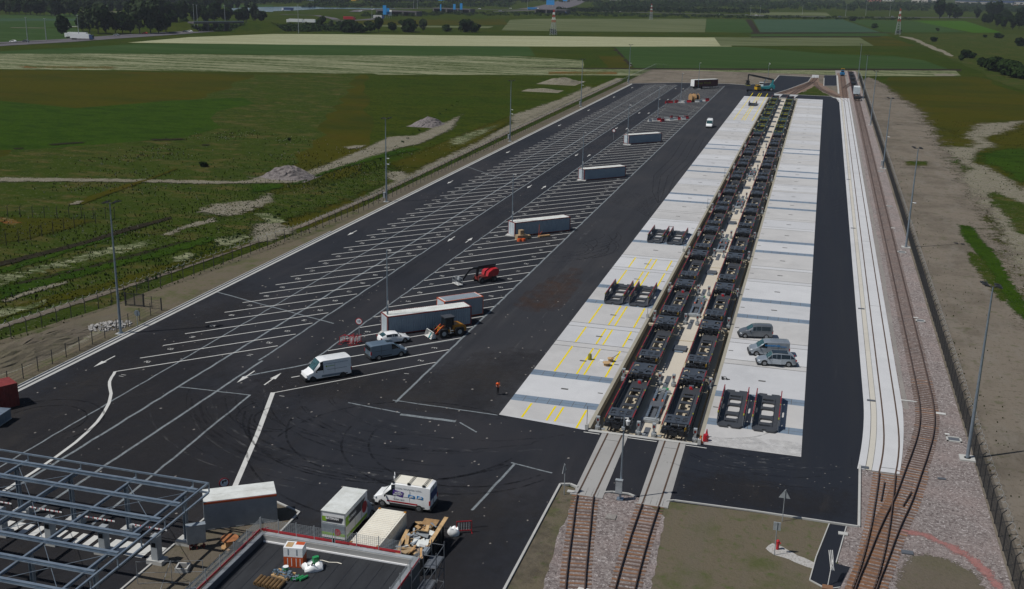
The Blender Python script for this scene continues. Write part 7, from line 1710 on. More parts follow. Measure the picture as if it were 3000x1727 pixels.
# spools and pot on the left platform
for x,y,r,h,lb in ((-22.0,124.0,.5,.35,'larger wooden cable reel on the left platform beside the front wagons'),(-21.8,125.6,.42,.4,'smaller wooden cable reel with a rod on the left platform')):
    t=empty('cable_reel',(x,y,.03),0,lb,'reel'); mb=MB(); mb.cyl((0,0,0),(0,0,h),r*.72,n=16); mb.build('drum',M['wood'],t,smooth=True); mb=MB(); mb.cyl((0,0,h),(0,0,h+.05),r,n=16); mb.build('flange',M['ply'],t,smooth=True)
mb=MB(); mb.beam((0,0,.45),(.8,.9,.9),.05,.05); mb.build('wood_rod',M['rust_steel'],loc=(-21.7,125.4,.03),label='dark rod leaning on the smaller cable reel',cat='rod')
mb=MB(); mb.cyl((0,0,0),(0,0,.7),.26,.24,n=12); mb.cyl((0,0,.7),(0,0,.8),.12,n=8); mb.build('metal_can',M['lime'],loc=(-24.4,125.4,.03),label='small olive metal can standing on the left platform',cat='can',smooth=True)
mb=MB(); mb.cbox((0,0,.15),(.5,.4,.3)); mb.build('white_sack',M['white'],loc=(-22.8,124.9,.03),label='small white sack beside the cable reels on the left platform',cat='sack')
for i,(x,y,m,h,lb) in enumerate(((-8.35,104.3,'orange',.8,'orange cone at the front corner of the right platform'),(-7.9,104.9,'red',.7,'red drum at the front corner of the right platform'),(-7.9,105.9,'red',.9,'red and white cone behind the red drum'))):
    mb=MB(); mb.cyl((0,0,0),(0,0,h),.3 if i==1 else .2,.26 if i==1 else .04,n=12); mb.cbox((0,0,.02),(.5,.5,.05)); mb.build('traffic_cone' if i!=1 else 'red_drum',M[m],loc=(x,y,.03),label=lb,cat='cone' if i!=1 else 'drum')
mb=MB(); clutter(mb,-.4,.4,-.3,.3,.03,.1,14,(.05,.2)); mb.build('scrap_heap',M['black'],loc=(-7.6,123.9,.03),label='tiny heap of dark scraps on the right platform behind the shells',cat='scrap')
# plastic barriers in the far bays
def jersey(x,y,rz,m,lb,grp):
    mb=MB(); mb.profile([(-.3,0),(.3,0),(.22,.25),(.1,.4),(.08,.9),(-.08,.9),(-.1,.4),(-.22,.25)],-.9,.9,'x'); mb.cbox((0,0,.93),(1.6,.1,.06))
    return mb.build('plastic_barrier',M[m],loc=(x,y,0),rz=rz,label=lb,cat='barrier',group=grp)
A=[(-54.2,367.2,'w'),(-52.8,368.4,'w'),(-51.6,369.6,'r'),(-50.2,368.6,'r'),(-50.4,371.2,'w'),(-49.6,373.6,'w'),(-48.8,372.4,'w'),(-48.4,377.8,'r'),(-47.6,371.9,'w'),(-46.6,374.4,'w'),(-45.9,376.2,'r'),(-45.2,379.4,'w'),(-44.2,377.4,'w'),(-43.7,380.8,'r')]
for x,y,c_ in A: jersey(x,y,R(rg.uniform(20,70)),'red' if c_=='r' else 'white_dirty','%s plastic road barrier in the nearer loose row across the far bays'%('red' if c_=='r' else 'off white'),'plastic barriers, nearer row')
A=[(-56.8,426.8,'r'),(-55.6,428.6,'r'),(-53.6,431,'r'),(-52.9,433,'w'),(-51.4,431.8,'w'),(-50.2,430.8,'w'),(-49.1,434,'r'),(-46.2,436.4,'w'),(-45.1,437.6,'w'),(-44.2,440,'w'),(-43.4,441.5,'r'),(-42.9,443,'r')]
for x,y,c_ in A: jersey(x,y,R(rg.uniform(20,70)),'red' if c_=='r' else 'white_dirty','%s plastic road barrier in the farther loose row beside the big cable drum'%('red' if c_=='r' else 'off white'),'plastic barriers, farther row')
for x,y,r,lb,m in ((-48.4,437,1.6,'big wooden cable drum standing among the far plastic barriers','wood'),(-46.9,439.4,1.5,'big cable drum wound with black cable behind the wooden one','black')):
    t=empty('cable_drum',(x,y,0),R(35),lb,'cable drum')
    for s in (-.7,.6): mb=MB(); mb.cyl((s,0,r),(s+.1,0,r),r,n=20); mb.build('flange',M['wood'],t,smooth=True)
    mb=MB(); mb.cyl((-.6,0,r),(.6,0,r),r*.78,n=18); mb.build('winding',M[m],t,smooth=True)
# spoil heaps
def heap(name,c,rx,ry,h,label,mat,seed,n=14):
    rq=random.Random(seed); mb=MB(); N_=n; vs=[];
    for i in range(N_+1):
        for j in range(N_+1):
            u=-1+2*i/N_; v=-1+2*j/N_; r=min(1,math.hypot(u,v)); z=h*max(0,(1-r**1.6))*(.78+.4*rq.random()) if r<1 else 0
            vs.append((c[0]+u*rx+rq.uniform(-.3,.3)*(r<1),c[1]+v*ry+rq.uniform(-.3,.3)*(r<1),z-.12))
    fs=[(i*(N_+1)+j,(i+1)*(N_+1)+j,(i+1)*(N_+1)+j+1,i*(N_+1)+j+1) for i in range(N_) for j in range(N_)]
    mb.add(vs,fs)
    return mb.build(name,M[mat],label=label,cat='heap')
heap('spoil_heap',tuple(at(845,518)[:2]),6.5,5,2.6,'grey spoil heap on the dirt track left of the second mast','rubble',1,18)
heap('spoil_heap',tuple(at(1255,365)[:2]),5,7,2.4,'smaller grey spoil heap farther along the dirt track','rubble',2,14)
heap('spoil_heap',tuple(at(1645,242)[:2]),9,12,2.2,'low pale spoil heap by the flower field','sand',3,14)
heap('spoil_heap',tuple(at(1590,266)[:2]),8,6,1.0,'flat pale heap near the far left mast','sand',4,10)
rq=random.Random(8); mb=MB()
for i in range(150):
    a=rq.uniform(0,6.28); r=rq.random()**.7; x=math.cos(a)*r*3.0; y=math.sin(a)*r*2.0; s=rq.uniform(.15,.38); z=max(0,.5*(1-r))
    Mx=Matrix.Translation((x,y,z))@Matrix.Rotation(rq.uniform(0,3),4,'Z')@Matrix.Rotation(rq.uniform(0,1),4,'X'); mb.box(-s/2,s/2,-s*.4,s*.4,-s*.3,s*.3,Mx)
o=mb.build('stone_heap',M['gravel_white'],loc=(-88.0,117.6,0),rz=R(50),label='scattered heap of pinkish white stones on the earth bank behind the near mast',cat='stones')
# earth bank in relief at the left
heap('earth_bank',(-91.5,106.5),4.2,12,1.1,'low grey earth bank between the two left fences','soil',6,20)
# ================================================================ TREES AND THE FAR LAND
rt=random.Random(33)
def crown_mesh(name, h, w, n, seed, mat, leaf=.55, lobes=7, low=.12, cone=False):
    rr=random.Random(seed); mb=MB(); L=[]
    for i in range(lobes):
        a=rr.uniform(0,6.28); q=rr.random()**.5*.55; z=low*h+(h*(1-low))*rr.uniform(.2,.85); L.append((math.cos(a)*q*w,math.sin(a)*q*w,z,w*rr.uniform(.34,.6),h*rr.uniform(.16,.3)))
    L.append((0,0,h*.55,w*.55,h*.40))
    for i in range(n):
        l=L[i%len(L)]; v=Vector((rr.gauss(0,1),rr.gauss(0,1),rr.gauss(0,1))).normalized(); r=rr.uniform(.72,1.05)
        p=Vector((l[0]+v.x*l[3]*r,l[1]+v.y*l[3]*r,max(low*h*.6,l[2]+v.z*l[4]*r)))
        nrm=(v+Vector((rr.uniform(-.7,.7),rr.uniform(-.7,.7),rr.uniform(-.3,.9)))).normalized()
        x=nrm.orthogonal().normalized(); y=nrm.cross(x); s=leaf*rr.uniform(.6,1.4); a=rr.uniform(0,3.14); X=(x*math.cos(a)+y*math.sin(a))*s; Y=(y*math.cos(a)-x*math.sin(a))*s*.8
        mb.add([p-X-Y*.4,p-Y,p+X-Y*.2,p+X*.5+Y,p-X*.7+Y*.7],[(0,1,2,3,4)])
    me=bpy.data.meshes.new(name); me.from_pydata(mb.v,[],mb.f); me.materials.append(M[mat]); return me
def trunk_mesh(h,r):
    mb=MB(); mb.cyl((0,0,-.2),(0,0,h*.35),r,r*.8,n=6); mb.cyl((0,0,h*.35),(.1*h*.3,0,h*.7),r*.8,r*.35,n=5); mb.cyl((0,0,h*.33),(-.12*h,.05*h,h*.6),r*.5,r*.2,n=5); mb.cyl((0,0,h*.3),(.03*h,-.12*h,h*.58),r*.5,r*.2,n=5)
    me=bpy.data.meshes.new('trunk'); me.from_pydata(mb.v,[],mb.f); me.materials.append(M['bark']); return me
PROTO={'round':[crown_mesh('crown',11,5.2,900,s,'leaf',.75,8) for s in (1,2)],'dark':[crown_mesh('crown',12,4.6,900,s,'leaf_dark',.75,9) for s in (3,4)],'pale':[crown_mesh('crown',13,5.6,1000,s,'leaf_pale',.75,9) for s in (5,6)],'bush':[crown_mesh('crown',2.6,2.4,500,s,'leaf',.32,6,.02) for s in (7,8)],'bushd':[crown_mesh('crown',2.6,2.6,500,9,'leaf_dark',.32,6,.02)]}
TR=trunk_mesh(10,.3)
def tree(px,py,scale,kind,label,group=None,cat='tree',name=None,z=-.16):
    p=at(px,py); t=empty(name or ('bush' if kind.startswith('bush') else 'broadleaf_tree'),(p.x,p.y,z),rt.uniform(0,6),label,cat,group)
    me=rt.choice(PROTO[kind]); c=bpy.data.objects.new('crown',me); col.objects.link(c); c.parent=t; c.scale=(scale*rt.uniform(.85,1.15),scale*rt.uniform(.85,1.15),scale*rt.uniform(.9,1.1))
    k=bpy.data.objects.new('trunk',TR); col.objects.link(k); k.parent=t; k.scale=(scale,scale,scale) if not kind.startswith('bush') else (scale*.25,scale*.25,scale*.16)
    return t
def T_(x,y): return (x*1.18624,y*1.18624)
# grove by the motorway, left
row=[(160,90,1.0,'dark','round dark tree standing alone left of the motorway grove'),(205,78,.9,'dark',''),(222,82,1.1,'pale',''),(243,84,1.35,'pale',''),(262,84,1.2,'dark',''),(285,82,1.1,'round',''),(303,84,1.2,'dark',''),(322,84,1.1,'round',''),(345,83,1.5,'pale',''),(372,83,1.45,'pale',''),(392,82,1.3,'dark',''),(410,80,1.1,'round',''),(430,74,1.1,'dark',''),(455,72,.8,'round',''),(330,62,1.4,'dark',''),(360,60,1.3,'dark',''),(392,58,1.5,'dark',''),(420,58,1.4,'dark',''),(450,58,1.3,'dark',''),(480,57,1.2,'dark',''),(505,56,1.2,'round',''),(530,56,1.3,'dark',''),(560,56,1.2,'round',''),(590,56,1.1,'round',''),(608,56,1.0,'dark',''),(630,56,1.1,'pale',''),(646,56,.9,'round','')]
adj={'dark':'dark','pale':'pale grey green','round':'green'}
for i,(x,y,s,k,lb) in enumerate(row): tree(*T_(x,y),s*1.15,k,lb or '%s tree in the grove beside the motorway %s'%(adj[k],'in front of the bridge' if i<14 else 'behind, towards the bridge'),'trees of the motorway grove')
# far hedgerows and scattered trees
rows=[(0,34,200,42,16,'in the far left hedgerow',1.25),(0,22,90,30,8,'in the tall clump at the far left edge',1.6),(190,35,330,30,10,'on the far hedge line between green fields',1.0),(440,30,640,22,12,'near the lake, left shore',1.2),(260,12,520,8,18,'in the far belt before the village',1.5)]
for x0,y0,x1,y1,n,lb,s in rows:
    for i in range(n):
        u=(i+rt.uniform(-.3,.3))/n; k=rt.choice(('dark','round','dark','pale'))
        tree(*T_(x0+(x1-x0)*u,y0+(y1-y0)*u+rt.uniform(-1.2,1.2)),s*rt.uniform(.8,1.2),k,'%s tree %s'%(adj[k],lb),'trees '+lb)
for x,y,s,k,lb in ((1026,80,4.2,'bushd','low dark bush left end of the shrub group on the field edge'),(1050,80,3.4,'bush','small bush between two dark ones on the field edge'),(1110,78,1.0,'dark','large dark rounded tree in the shrub group on the field edge'),(1087,80,3.2,'bush','green bush beside the large dark tree'),(1152,79,3.0,'bush','lower bush right of the large dark tree'),(1200,79,4.4,'bushd','wide dark bush right of centre in the shrub group'),(1240,79,.85,'pale','upright pale tree in the shrub group'),(1306,78,2.4,'bush','small low bush right of the upright pale tree'),(1371,79,4.2,'bushd','lone dark round bush on the field edge'),(940,68,.9,'round','round tree above the scrub bank'),(968,72,.6,'pale','smaller pale tree above the scrub bank')):
    tree(x*.843+0 if False else x*1.0*.8430*1.18624*1.0,y*1.18624*.0+ y*1.18624 if False else y*1.18624,s,k,lb,None,'bush' if k.startswith('bush') else 'tree') if False else tree((x-0)*1.18624*.843+0*1,y*1.18624,s,k,lb,None,'bush' if k.startswith('bush') else 'tree')
# right side
for x,y,s,k,lb in ((2320,47,2.1,'dark','tall dark tree left of the pale tower block'),(2345,45,2.0,'dark','tall dark tree in the clump by the tower block'),(2365,47,1.7,'round','green tree at the edge of the tall clump'),(2412,48,1.2,'dark','small dark tree between the clump and the long hall'),(2448,46,2.3,'dark','tall dark tree right of the pale tower block'),(2462,44,2.2,'dark','second tall dark tree right of the tower block'),(2480,46,1.4,'round','green tree before the long hall')):
    tree(x*1.18624-.0,y*1.18624,s,k,lb) if x*1.18624<3050 else None
for i,(x,y,s,k) in enumerate(((2880,70,1.1,'dark'),(2900,72,1.2,'dark'),(2920,80,1.3,'dark'),(2940,84,1.2,'round'),(2965,88,1.4,'dark'),(2985,84,1.5,'dark'),(3005,80,1.5,'round'),(3020,90,1.4,'dark'),(2950,66,1.4,'dark'),(2990,62,1.6,'dark'))):
    tree(x,y,s,k,'%s tree in the wood at the far right edge'%adj[k],'trees of the right-hand wood')
for x,y,s,k,lb in ((2832,170,2.3,'bushd','round dark bush on the rough land, middle right'),(2815,178,1.4,'bush','small bush beside the round dark bush on the right'),(2876,196,2.4,'bush','green bush at the upper end of the right hedge'),(2895,190,1.6,'bushd','darker bush behind the upper end of the right hedge'),(2747,92,1.3,'bush','tiny bush on the edge of the bright field'),(2884,110,1.1,'bushd','small dark bush on the far rough land'),(2925,112,2.2,'bushd','flat dark bush on the far rough land'),(2985,135,2.6,'bushd','big dark bush at the right edge of the rough land'),(2733,122,1.6,'bushd','dark bush by the pale farm track'),(2560,83,2.2,'bush','bush on the boundary of the teal field'),(595,487,.55,'bushd','small dark bush alone in the left meadow'),(2630,100,1.8,'bush','bush round the foot of the right pylon'),(1621,101,1.8,'bush','bush round the foot of the left pylon'),(2500,62,2.2,'bushd','dark bush on the road bank'),(848,412,.35,'bush','little weed clump in the meadow')):
    tree(x,y,s,k,lb,None,'bush')
for i in range(9):
    u=i/8; tree(2905+u*90+rt.uniform(-3,3),204+u*28,2.6+rt.uniform(-.4,.6),'bush','green shrub in the thick hedge running down to the right edge','shrubs of the right hedge','bush')
# woods that read as one mass
def wood(name,pts,n,h,w,mat,label,seed,per=60,leaf=1.6):
    rr=random.Random(seed); mb=MB(); q=0
    for i in range(n):
        u=i/n*(len(pts)-1); k=int(u); f=u-k; a=pts[k]; b=pts[min(k+1,len(pts)-1)]
        px=a[0]+(b[0]-a[0])*f+rr.uniform(-6,6); y0=a[1]+(b[1]-a[1])*f; d=a[2]+(b[2]-a[2])*f; py=y0+rr.uniform(-d,d)
        c=at(px,max(py,-22)); hh=h*rr.uniform(.6,1.25); ww=w*rr.uniform(.7,1.3)
        for j in range(per):
            v=Vector((rr.gauss(0,1),rr.gauss(0,1),abs(rr.gauss(0,1)))).normalized(); p=Vector((c.x+v.x*ww,c.y+v.y*ww,hh*.35+v.z*hh*.65 - rr.random()*hh*.25))
            nn=(v+Vector((rr.uniform(-.6,.6),rr.uniform(-.6,.6),rr.uniform(0,.6)))).normalized(); X=nn.orthogonal().normalized(); Y=nn.cross(X); s=leaf*rr.uniform(.6,1.5)
            mb.add([p-X*s,p-Y*s*.8,p+X*s,p+Y*s*.8],[(0,1,2,3)])
    return mb.build(name,M[mat],label=label,cat='woodland',kind='stuff')
wood('woodland',[(-40,16,9),(260,10,8),(560,8,6),(800,4,4)],330,11,6,'leaf_dark','dark far woodland along the top left horizon',1)
wood('woodland',[(620,8,7),(1000,4,8),(1400,2,10),(1800,-2,10),(2100,4,9)],420,12,8,'leaf_dark','dark far woodland across the top middle horizon',2)
wood('woodland',[(1750,20,6),(2100,16,10),(2450,20,12),(2800,26,10),(3040,30,10)],520,10,8,'leaf','dense green far woodland behind the right-hand road',3)
wood('woodland',[(2000,-6,6),(2500,-8,8),(3040,-4,10)],300,14,14,'leaf_dark','darkest horizon trees at the top right',4,leaf=2.4)
wood('scrub',[(560,88,5),(760,86,6),(900,86,7),(1010,88,5)],170,3.6,4,'leaf','green scrub bank between motorway and pale field',5,per=45,leaf=.8)
wood('scrub',[(1060,46,4),(1300,42,5),(1650,44,4),(1950,48,4),(2300,54,3),(2700,58,2)],230,3,4,'leaf','low scrub on the motorway bank in the middle distance',6,per=40,leaf=.9)
wood('scrub',[(1640,34,3),(1900,32,5),(2250,38,5)],130,6,7,'leaf_dark','dark scrub above the far dual carriageway',7,per=45,leaf=1.3)
wood('scrub',[(900,18,4),(1200,20,5),(1500,18,5)],150,5,7,'leaf','green scrub behind the blue road signs',8,per=45,leaf=1.3)
wood('weeds',[(1340,300,2),(1100,480,2),(800,640,2),(560,760,2),(330,880,3)],60,.5,.5,'leaf','weeds along the foot of the left boundary fence',9,per=16,leaf=.16)
# water
F('lake','water',[(2000,110),(2030,88),(2200,76),(2530,66),(2530,112),(2200,112)],'M'); F('lake','water',[(0,68),(500,62),(650,72),(1290,80),(1290,86),(600,84),(330,100),(0,112)],'N')
# motorway and roads (built sheets with edge strips)
def road(name,pts,w,mat='road_far',z=None,reg=None):
    P=[az(reg,*p) for p in pts]; mb=MB(); mb.strip([(p.x,p.y) for p in P],w,z if z is not None else fz()); return mb.build(name,M[mat],kind='structure')
road('motorway',[(-300,440),(0,418),(600,384),(1000,355),(1500,322),(1800,298),(2000,284),(2100,270)],17,reg='M')
road('motorway',[(-300,405),(0,398),(600,368),(1000,338),(1500,306),(1850,288)],9,reg='M')
road('slip_road',[(230,136),(560,145),(700,168),(745,184)],9,reg='N'); road('slip_road',[(740,198),(1000,186),(1150,172)],12,reg='N')
road('motorway',[(910,112),(960,96),(1100,88),(1500,80),(2000,86),(2530,96)],14,reg='N'); road('motorway',[(0,108),(400,96),(1000,110),(1800,128),(2530,146)],16,reg='O')
road('motorway',[(380,90),(520,72),(640,40),(720,8),(760,-20)],60,reg='O'); road('motorway',[(0,146),(900,160),(2100,166)],18,reg='P')
road('country_road',[(730,104),(1250,112)],9,mat='sand',reg='M'); road('country_road',[(100,258),(420,262)],5,mat='sand',reg='M'); road('country_road',[(560,252),(720,248)],5,mat='kerb',reg='M')
# bridge over the motorway, with grassed abutments
def P3(px,py,z=0): v=at(px,py,0); return Vector((v.x,v.y,z))
a=at(563,80+10); b_=at(700,80+10)
t=empty('road_bridge',(0,0,0),0,'dark flat road bridge over the motorway left of the scrub bank','bridge')
A_=at(560,92); B_=at(706,90); mb=MB(); mb.beam((A_.x,A_.y,6.6),(B_.x,B_.y,6.6),12,1.2); mb.build('deck',M['road_far'],t)
mb=MB(); d=(B_-A_).normalized(); nn=Vector((d.y,-d.x,0))*6.2
if nn.y>0: nn=-nn
mb.beam((A_.x+nn.x,A_.y+nn.y,7.6),(B_.x+nn.x,B_.y+nn.y,7.6),.2,.7); mb.build('parapet',M['galv_dull'],t)
for u in (.3,.5,.72): c=A_+(B_-A_)*u; mb=MB(); mb.cbox((c.x,c.y,3.0),(1.2,9,6),math.atan2(d.y,d.x)); mb.build('pier',M['joint'],t)
def bank(pts,h,label,mat='grass',name='embankment_slope'):
    P=[at(*p) for p in pts]; n=len(P); c=sum(P,Vector())/n; mb=MB(); top=[c+(p-c)*.45 for p in P]
    vs=[(p.x,p.y,-.2) for p in P]+[(p.x,p.y,h) for p in top]; mb.add(vs,[(i,(i+1)%n,(i+1)%n+n,i+n) for i in range(n)]+[tuple(range(n,2*n))]); return mb.build(name,M[mat],kind='structure')
bank([(470,92),(585,94),(575,80),(480,78)],6,''); bank([(672,94),(840,95),(830,80),(700,80)],6,'')
# vehicles on the far roads
def far_truck(px,py,L,h,rz,label,box='white',cab='white',low='black',name='lorry'):
    p=at(px,py); t=empty(name,(p.x,p.y,-.1),rz,label,'lorry'); mb=MB(); mb.box(-L/2,L/2-2.4,-1.25,1.25,1.1,h); mb.build('trailer_box',M[box],t); mb=MB(); mb.box(L/2-2.2,L/2,-1.2,1.2,.6,h*.85); mb.build('cab',M[cab],t); mb=MB(); mb.box(L/2-.02,L/2+.02,-1.05,1.05,1.9,2.7); mb.build('windscreen',M['glass'],t)
    for x in (-L/2+1.5,-L/2+2.9,L/2-1.6): mb=MB(); mb.cyl((x,-1.25,.5),(x,1.25,.5),.5,n=12); mb.build('wheel_set',M[low],t)
    return t
far_truck(241,117,16,4,R(8),'white articulated lorry with a dark cab nearest on the motorway',cab='navy'); far_truck(224,112,16,4,R(188),'white lorry half hidden behind the nearest one on the motorway')
far_truck(864,68,16,4,R(190),'white lorry with a pale cab beyond the scrub bank'); far_truck(905,69,13,4,R(190),'shorter white lorry beyond the scrub bank')
far_truck(1024,60,13,4,R(8),'red lorry on the slip road','red','dark_red'); far_truck(1110,56,12,4,R(8),'pale-roofed dark lorry at the underpass','white_dirty','navy')
far_truck(843,32,15,4,R(190),'dark blue lorry beside the lake','navy','white'); far_truck(1562,30,17,4,R(5),'bright blue lorry on the far dual carriageway','blue','white'); far_truck(1642,42,17,4,R(5),'dark lorry with a red stripe by the far underpass','black_steel','navy')
def far_car(px,py,rz,m,label):
    p=at(px,py); t=empty('passenger_car',(p.x,p.y,-.1),rz,label,'car','cars on the far roads'); mb=MB(); mb.profile([(-2.1,.3),(2.1,.3),(2.15,.75),(1.2,.95),(.5,1.45),(-1.2,1.45),(-1.9,.95),(-2.15,.85)],-.85,.85,'y'); mb.build('body',M[m],t,smooth=True)
    mb=MB(); mb.profile([(1.1,.97),(.5,1.4),(-1.15,1.4),(-1.75,.97)],-.86,.86,'y'); mb.build('window',M['glass'],t)
    for x in (-1.3,1.3): mb=MB(); mb.cyl((x,-.87,.32),(x,.87,.32),.32,n=10); mb.build('wheel_set',M['black'],t)
for px,py,m,lb in ((342,105,'silver','silver car on the motorway right of the lorries'),(424,100,'red','red car on the motorway'),(543,95,'grey_car','dark car before the motorway bridge'),(557,94,'white','white car before the motorway bridge'),(579,90,'silver','car coming out under the bridge'),(600,91,'grey_car','last dark car by the bridge'),(75,123,'grey_car','dark car at the left end of the motorway'),(38,124,'white','pale car at the far left of the motorway'),
    (1056,34,'white','white car on the loop road'),(1092,29,'white','second white car on the loop road'),(1405,27,'white','white car right of the gantry'),(1465,33,'silver','silver car on the far carriageway'),(1495,26,'white','small white car on the far carriageway'),(1816,35,'white','white car in the middle of the far road'),(2105,43,'white','white car on the far road to the right'),(2188,45,'silver','silver car on the far road to the right'),(2215,46,'white','last white car on the far right road'),(2335,48,'silver','car on the road beyond the teal field'),(2460,50,'navy','dark car on the road beyond the teal field'),(2615,50,'silver','car on the road behind the right pylon')):
    far_car(px,py,R(rt.choice((5,185))),m,lb)
# blue direction signs, gantry
def far_sign(px,py,w,h,z0,label,m='blue'):
    p=at(px,py); t=empty('direction_sign',(p.x,p.y,-.1),R(-18),label,'sign'); mb=MB(); mb.box(-w/2,w/2,-.1,.1,z0,z0+h); mb.build('panel',M[m],t)
    for s in (-w*.3,w*.3): mb=MB(); mb.cyl((s,.2,0),(s,.2,z0+h*.9),.14,n=6); mb.build('post',M['galv_dull'],t)
far_sign(1127,54,5,10,4,'tall blue direction sign left of the underpass'); far_sign(1137,54,4,7,4,'second blue direction sign overlapping the tall one'); far_sign(1143,54,4.5,6,3,'white and green direction sign right of the blue ones','white')
far_sign(1291,38,2,8,3,'narrow blue sign at the left end of the far bridge'); far_sign(1331,40,4,7,5,'blue sign standing before the far bridge'); far_sign(1351,40,4,8,5,'second blue sign standing before the far bridge')
far_sign(1612,22,16,8,4,'wide blue gantry sign over the far dual carriageway'); far_sign(1655,10,10,6,4,'blue sign at the far end of the carriageway')
for px,py,w,lb in ((1322,38,60,'dark low bridge with two openings behind the blue signs'),(1160,46,60,'dark underpass bridge by the tall blue signs'),(1612,40,50,'dark underpass on the far road')):
    p=at(px,py); t=empty('road_bridge',(p.x,p.y,0),R(-15),lb,'bridge'); mb=MB(); mb.box(-w/2,w/2,0,12,4.4,5.6); mb.build('deck',M['road_far'],t); mb=MB(); 
    for x in (-w/2,-w*.15,w*.15,w/2-2): mb.box(x,x+2,0,12,0,4.4)
    mb.build('pier',M['joint'],t); mb=MB(); mb.box(-w/2,w/2,11,12,0,4.4); mb.build('back_wall',M['black'],t)
# lattice pylons
def pylon(px,py,h,label,w=4.5):
    p=at(px,py); t=empty('lattice_mast',(p.x,p.y,-.1),R(-15),label,'mast')
    n=10
    for k in range(n):
        z0=h*k/n; z1=h*(k+1)/n; r0=w/2*(1-.86*k/n); r1=w/2*(1-.86*(k+1)/n); mb=MB()
        for sx,sy in ((1,1),(1,-1),(-1,-1),(-1,1)):
            mb.beam((sx*r0,sy*r0,z0),(sx*r1,sy*r1,z1),.16,.16)
        for a,b in (((1,1),(1,-1)),((1,-1),(-1,-1)),((-1,-1),(-1,1)),((-1,1),(1,1))): mb.beam((a[0]*r0,a[1]*r0,z0),(b[0]*r1,b[1]*r1,z1),.08,.08); mb.beam((b[0]*r0,b[1]*r0,z0),(a[0]*r1,a[1]*r1,z1),.08,.08)
        mb.build('mast_section',M['red' if k in (5,7,9) else 'white' if k in (6,8) else 'galv_dull'],t)
pylon(1621,103,21,'red and white lattice mast on the pale field edge, middle of the picture'); pylon(2630,102,25,'red and white lattice mast on the field edge at the right'); pylon(1907,58,19,'smaller lattice mast beyond the pale green field',3.5)
for px,py,h,lb in ((875,98,22,'thin pole left of the scrub bank'),(82,128,16,'thin lamp pole at the far left of the motorway'),(136,118,14,'second thin lamp pole on the motorway'),(232,116,16,'thin pole behind the nearest lorry'),(570,86,20,'thin pole at the bridge, left'),(580,90,20,'thin pole at the bridge, right'),(661,90,20,'thin pole right of the bridge'),(2536,46,36,'tall pale pylon beyond the right road'),(2477,48,18,'thin pole beyond the teal field'),(2226,48,15,'thin pole on the far right road'),(2198,47,15,'another thin pole on the far right road'),(2350,44,14,'thin pole before the far right wood'),(2606,48,20,'thin grey pole beside the tall clump'),(2778,50,18,'grey pole before the tower block trees'),(1090,58,14,'thin pole left of the blue signs'),(1212,26,12,'pale pole right of the loop road'),(1223,26,12,'second pale pole right of the loop road'),(1545,30,14,'thin pole on the far carriageway')):
    p=at(px,py); t=empty('far_pole',(p.x,p.y,-.1),0,lb,'pole'); mb=MB(); mb.cyl((0,0,0),(0,0,h),.28,.12,n=6); mb.build('shaft',M['galv_dull'],t); mb=MB(); mb.beam((-.8,0,h),(.8,0,h),.25,.2); mb.build('head',M['galv_dull'],t)
# far buildings
def house(px,py,w,d,h,label,wall='wall_pale',roof='brick',rz=-15,flat=False,win=3,storeys=1,name='house'):
    p=at(px,py); t=empty(name,(p.x,p.y,-.1),R(rz),label,'building'); mb=MB(); mb.box(-w/2,w/2,0,d,0,h); mb.build('wall',M[wall],t)
    if flat: mb=MB(); mb.box(-w/2-.4,w/2+.4,-.4,d+.4,h,h+h*.22); mb.build('roof',M[roof],t)
    else: mb=MB(); mb.profile([(-.5,h-.05),(d+.5,h-.05),(d/2,h+d*.3)],-w/2-.4,w/2+.4,'x'); mb.build('roof',M[roof],t)
    for s in range(storeys):
        for k in range(win):
            x=-w/2+w*(k+.5)/win; z=h*(s+.35)/storeys; mb=MB(); mb.box(x-w*.22/win,x+w*.22/win,-.12,-.02,z,z+h*.38/storeys); mb.build('window',M['glass'],t)
    return t
house(2880,16,150,40,9,'long white hall with a dark roof and red base, left one at the top right',wall='wall_pale',roof='navy',flat=True,win=8,rz=-14); house(2982,15,110,40,9,'long white hall with a dark roof and red base, right one at the top right',roof='navy',flat=True,win=6,rz=-14)
for px,lb in ((2880,'left'),(2982,'right')):
    p=at(px,16.5); mb=MB(); mb.box(-70 if px<2900 else -52,70 if px<2900 else 52,-1.4,-.5,0,2.2); mb.build('low_brick_wall',M['brick'],loc=(p.x,p.y,-.1),rz=R(-14),label='red brick wall before the %s long white hall'%lb,cat='wall')
house(2693,14,46,20,26,'pale pinkish tower block between dark trees at the top right',roof='wall_pale',flat=True,win=5,storeys=5,rz=-30); house(2722,12,40,20,26,'second pale tower block beside the first at the top right',roof='wall_pale',flat=True,win=4,storeys=5,rz=-30)
house(2588,4,60,20,12,'white building with wide windows at the top right',roof='galv_dull',flat=True,win=6,storeys=2); house(2560,6,40,16,9,'red brick low building beside the white one',wall='brick',roof='wall_pale',flat=True,win=4)
house(2145,0,120,16,8,'long white building with red roof at the top, right of the middle',win=10); house(2080,-1,30,14,12,'white shed at the top, right of the middle',flat=True,roof='white'); house(1804,3,34,14,5,'small white building above the far scrub',flat=True,roof='white')
house(215,8,14,9,6,'white cottage at the top left among trees'); house(130,10,10,8,4,'pale hut at the top left',flat=True,roof='white'); house(365,6,16,9,6,'second cottage at the top left with a red roof'); house(345,7,24,10,5,'low farm building at the top left',roof='dark_grey'); house(612,8,40,14,5,'pale low hall at the top left above the lake',flat=True,roof='white'); house(930,4,52,16,6,'grey blue warehouse above the lake',wall='blue_grey',roof='white',flat=True,win=4); house(1035,3,12,8,5,'yellow-fronted small house above the lake',wall='yellow')
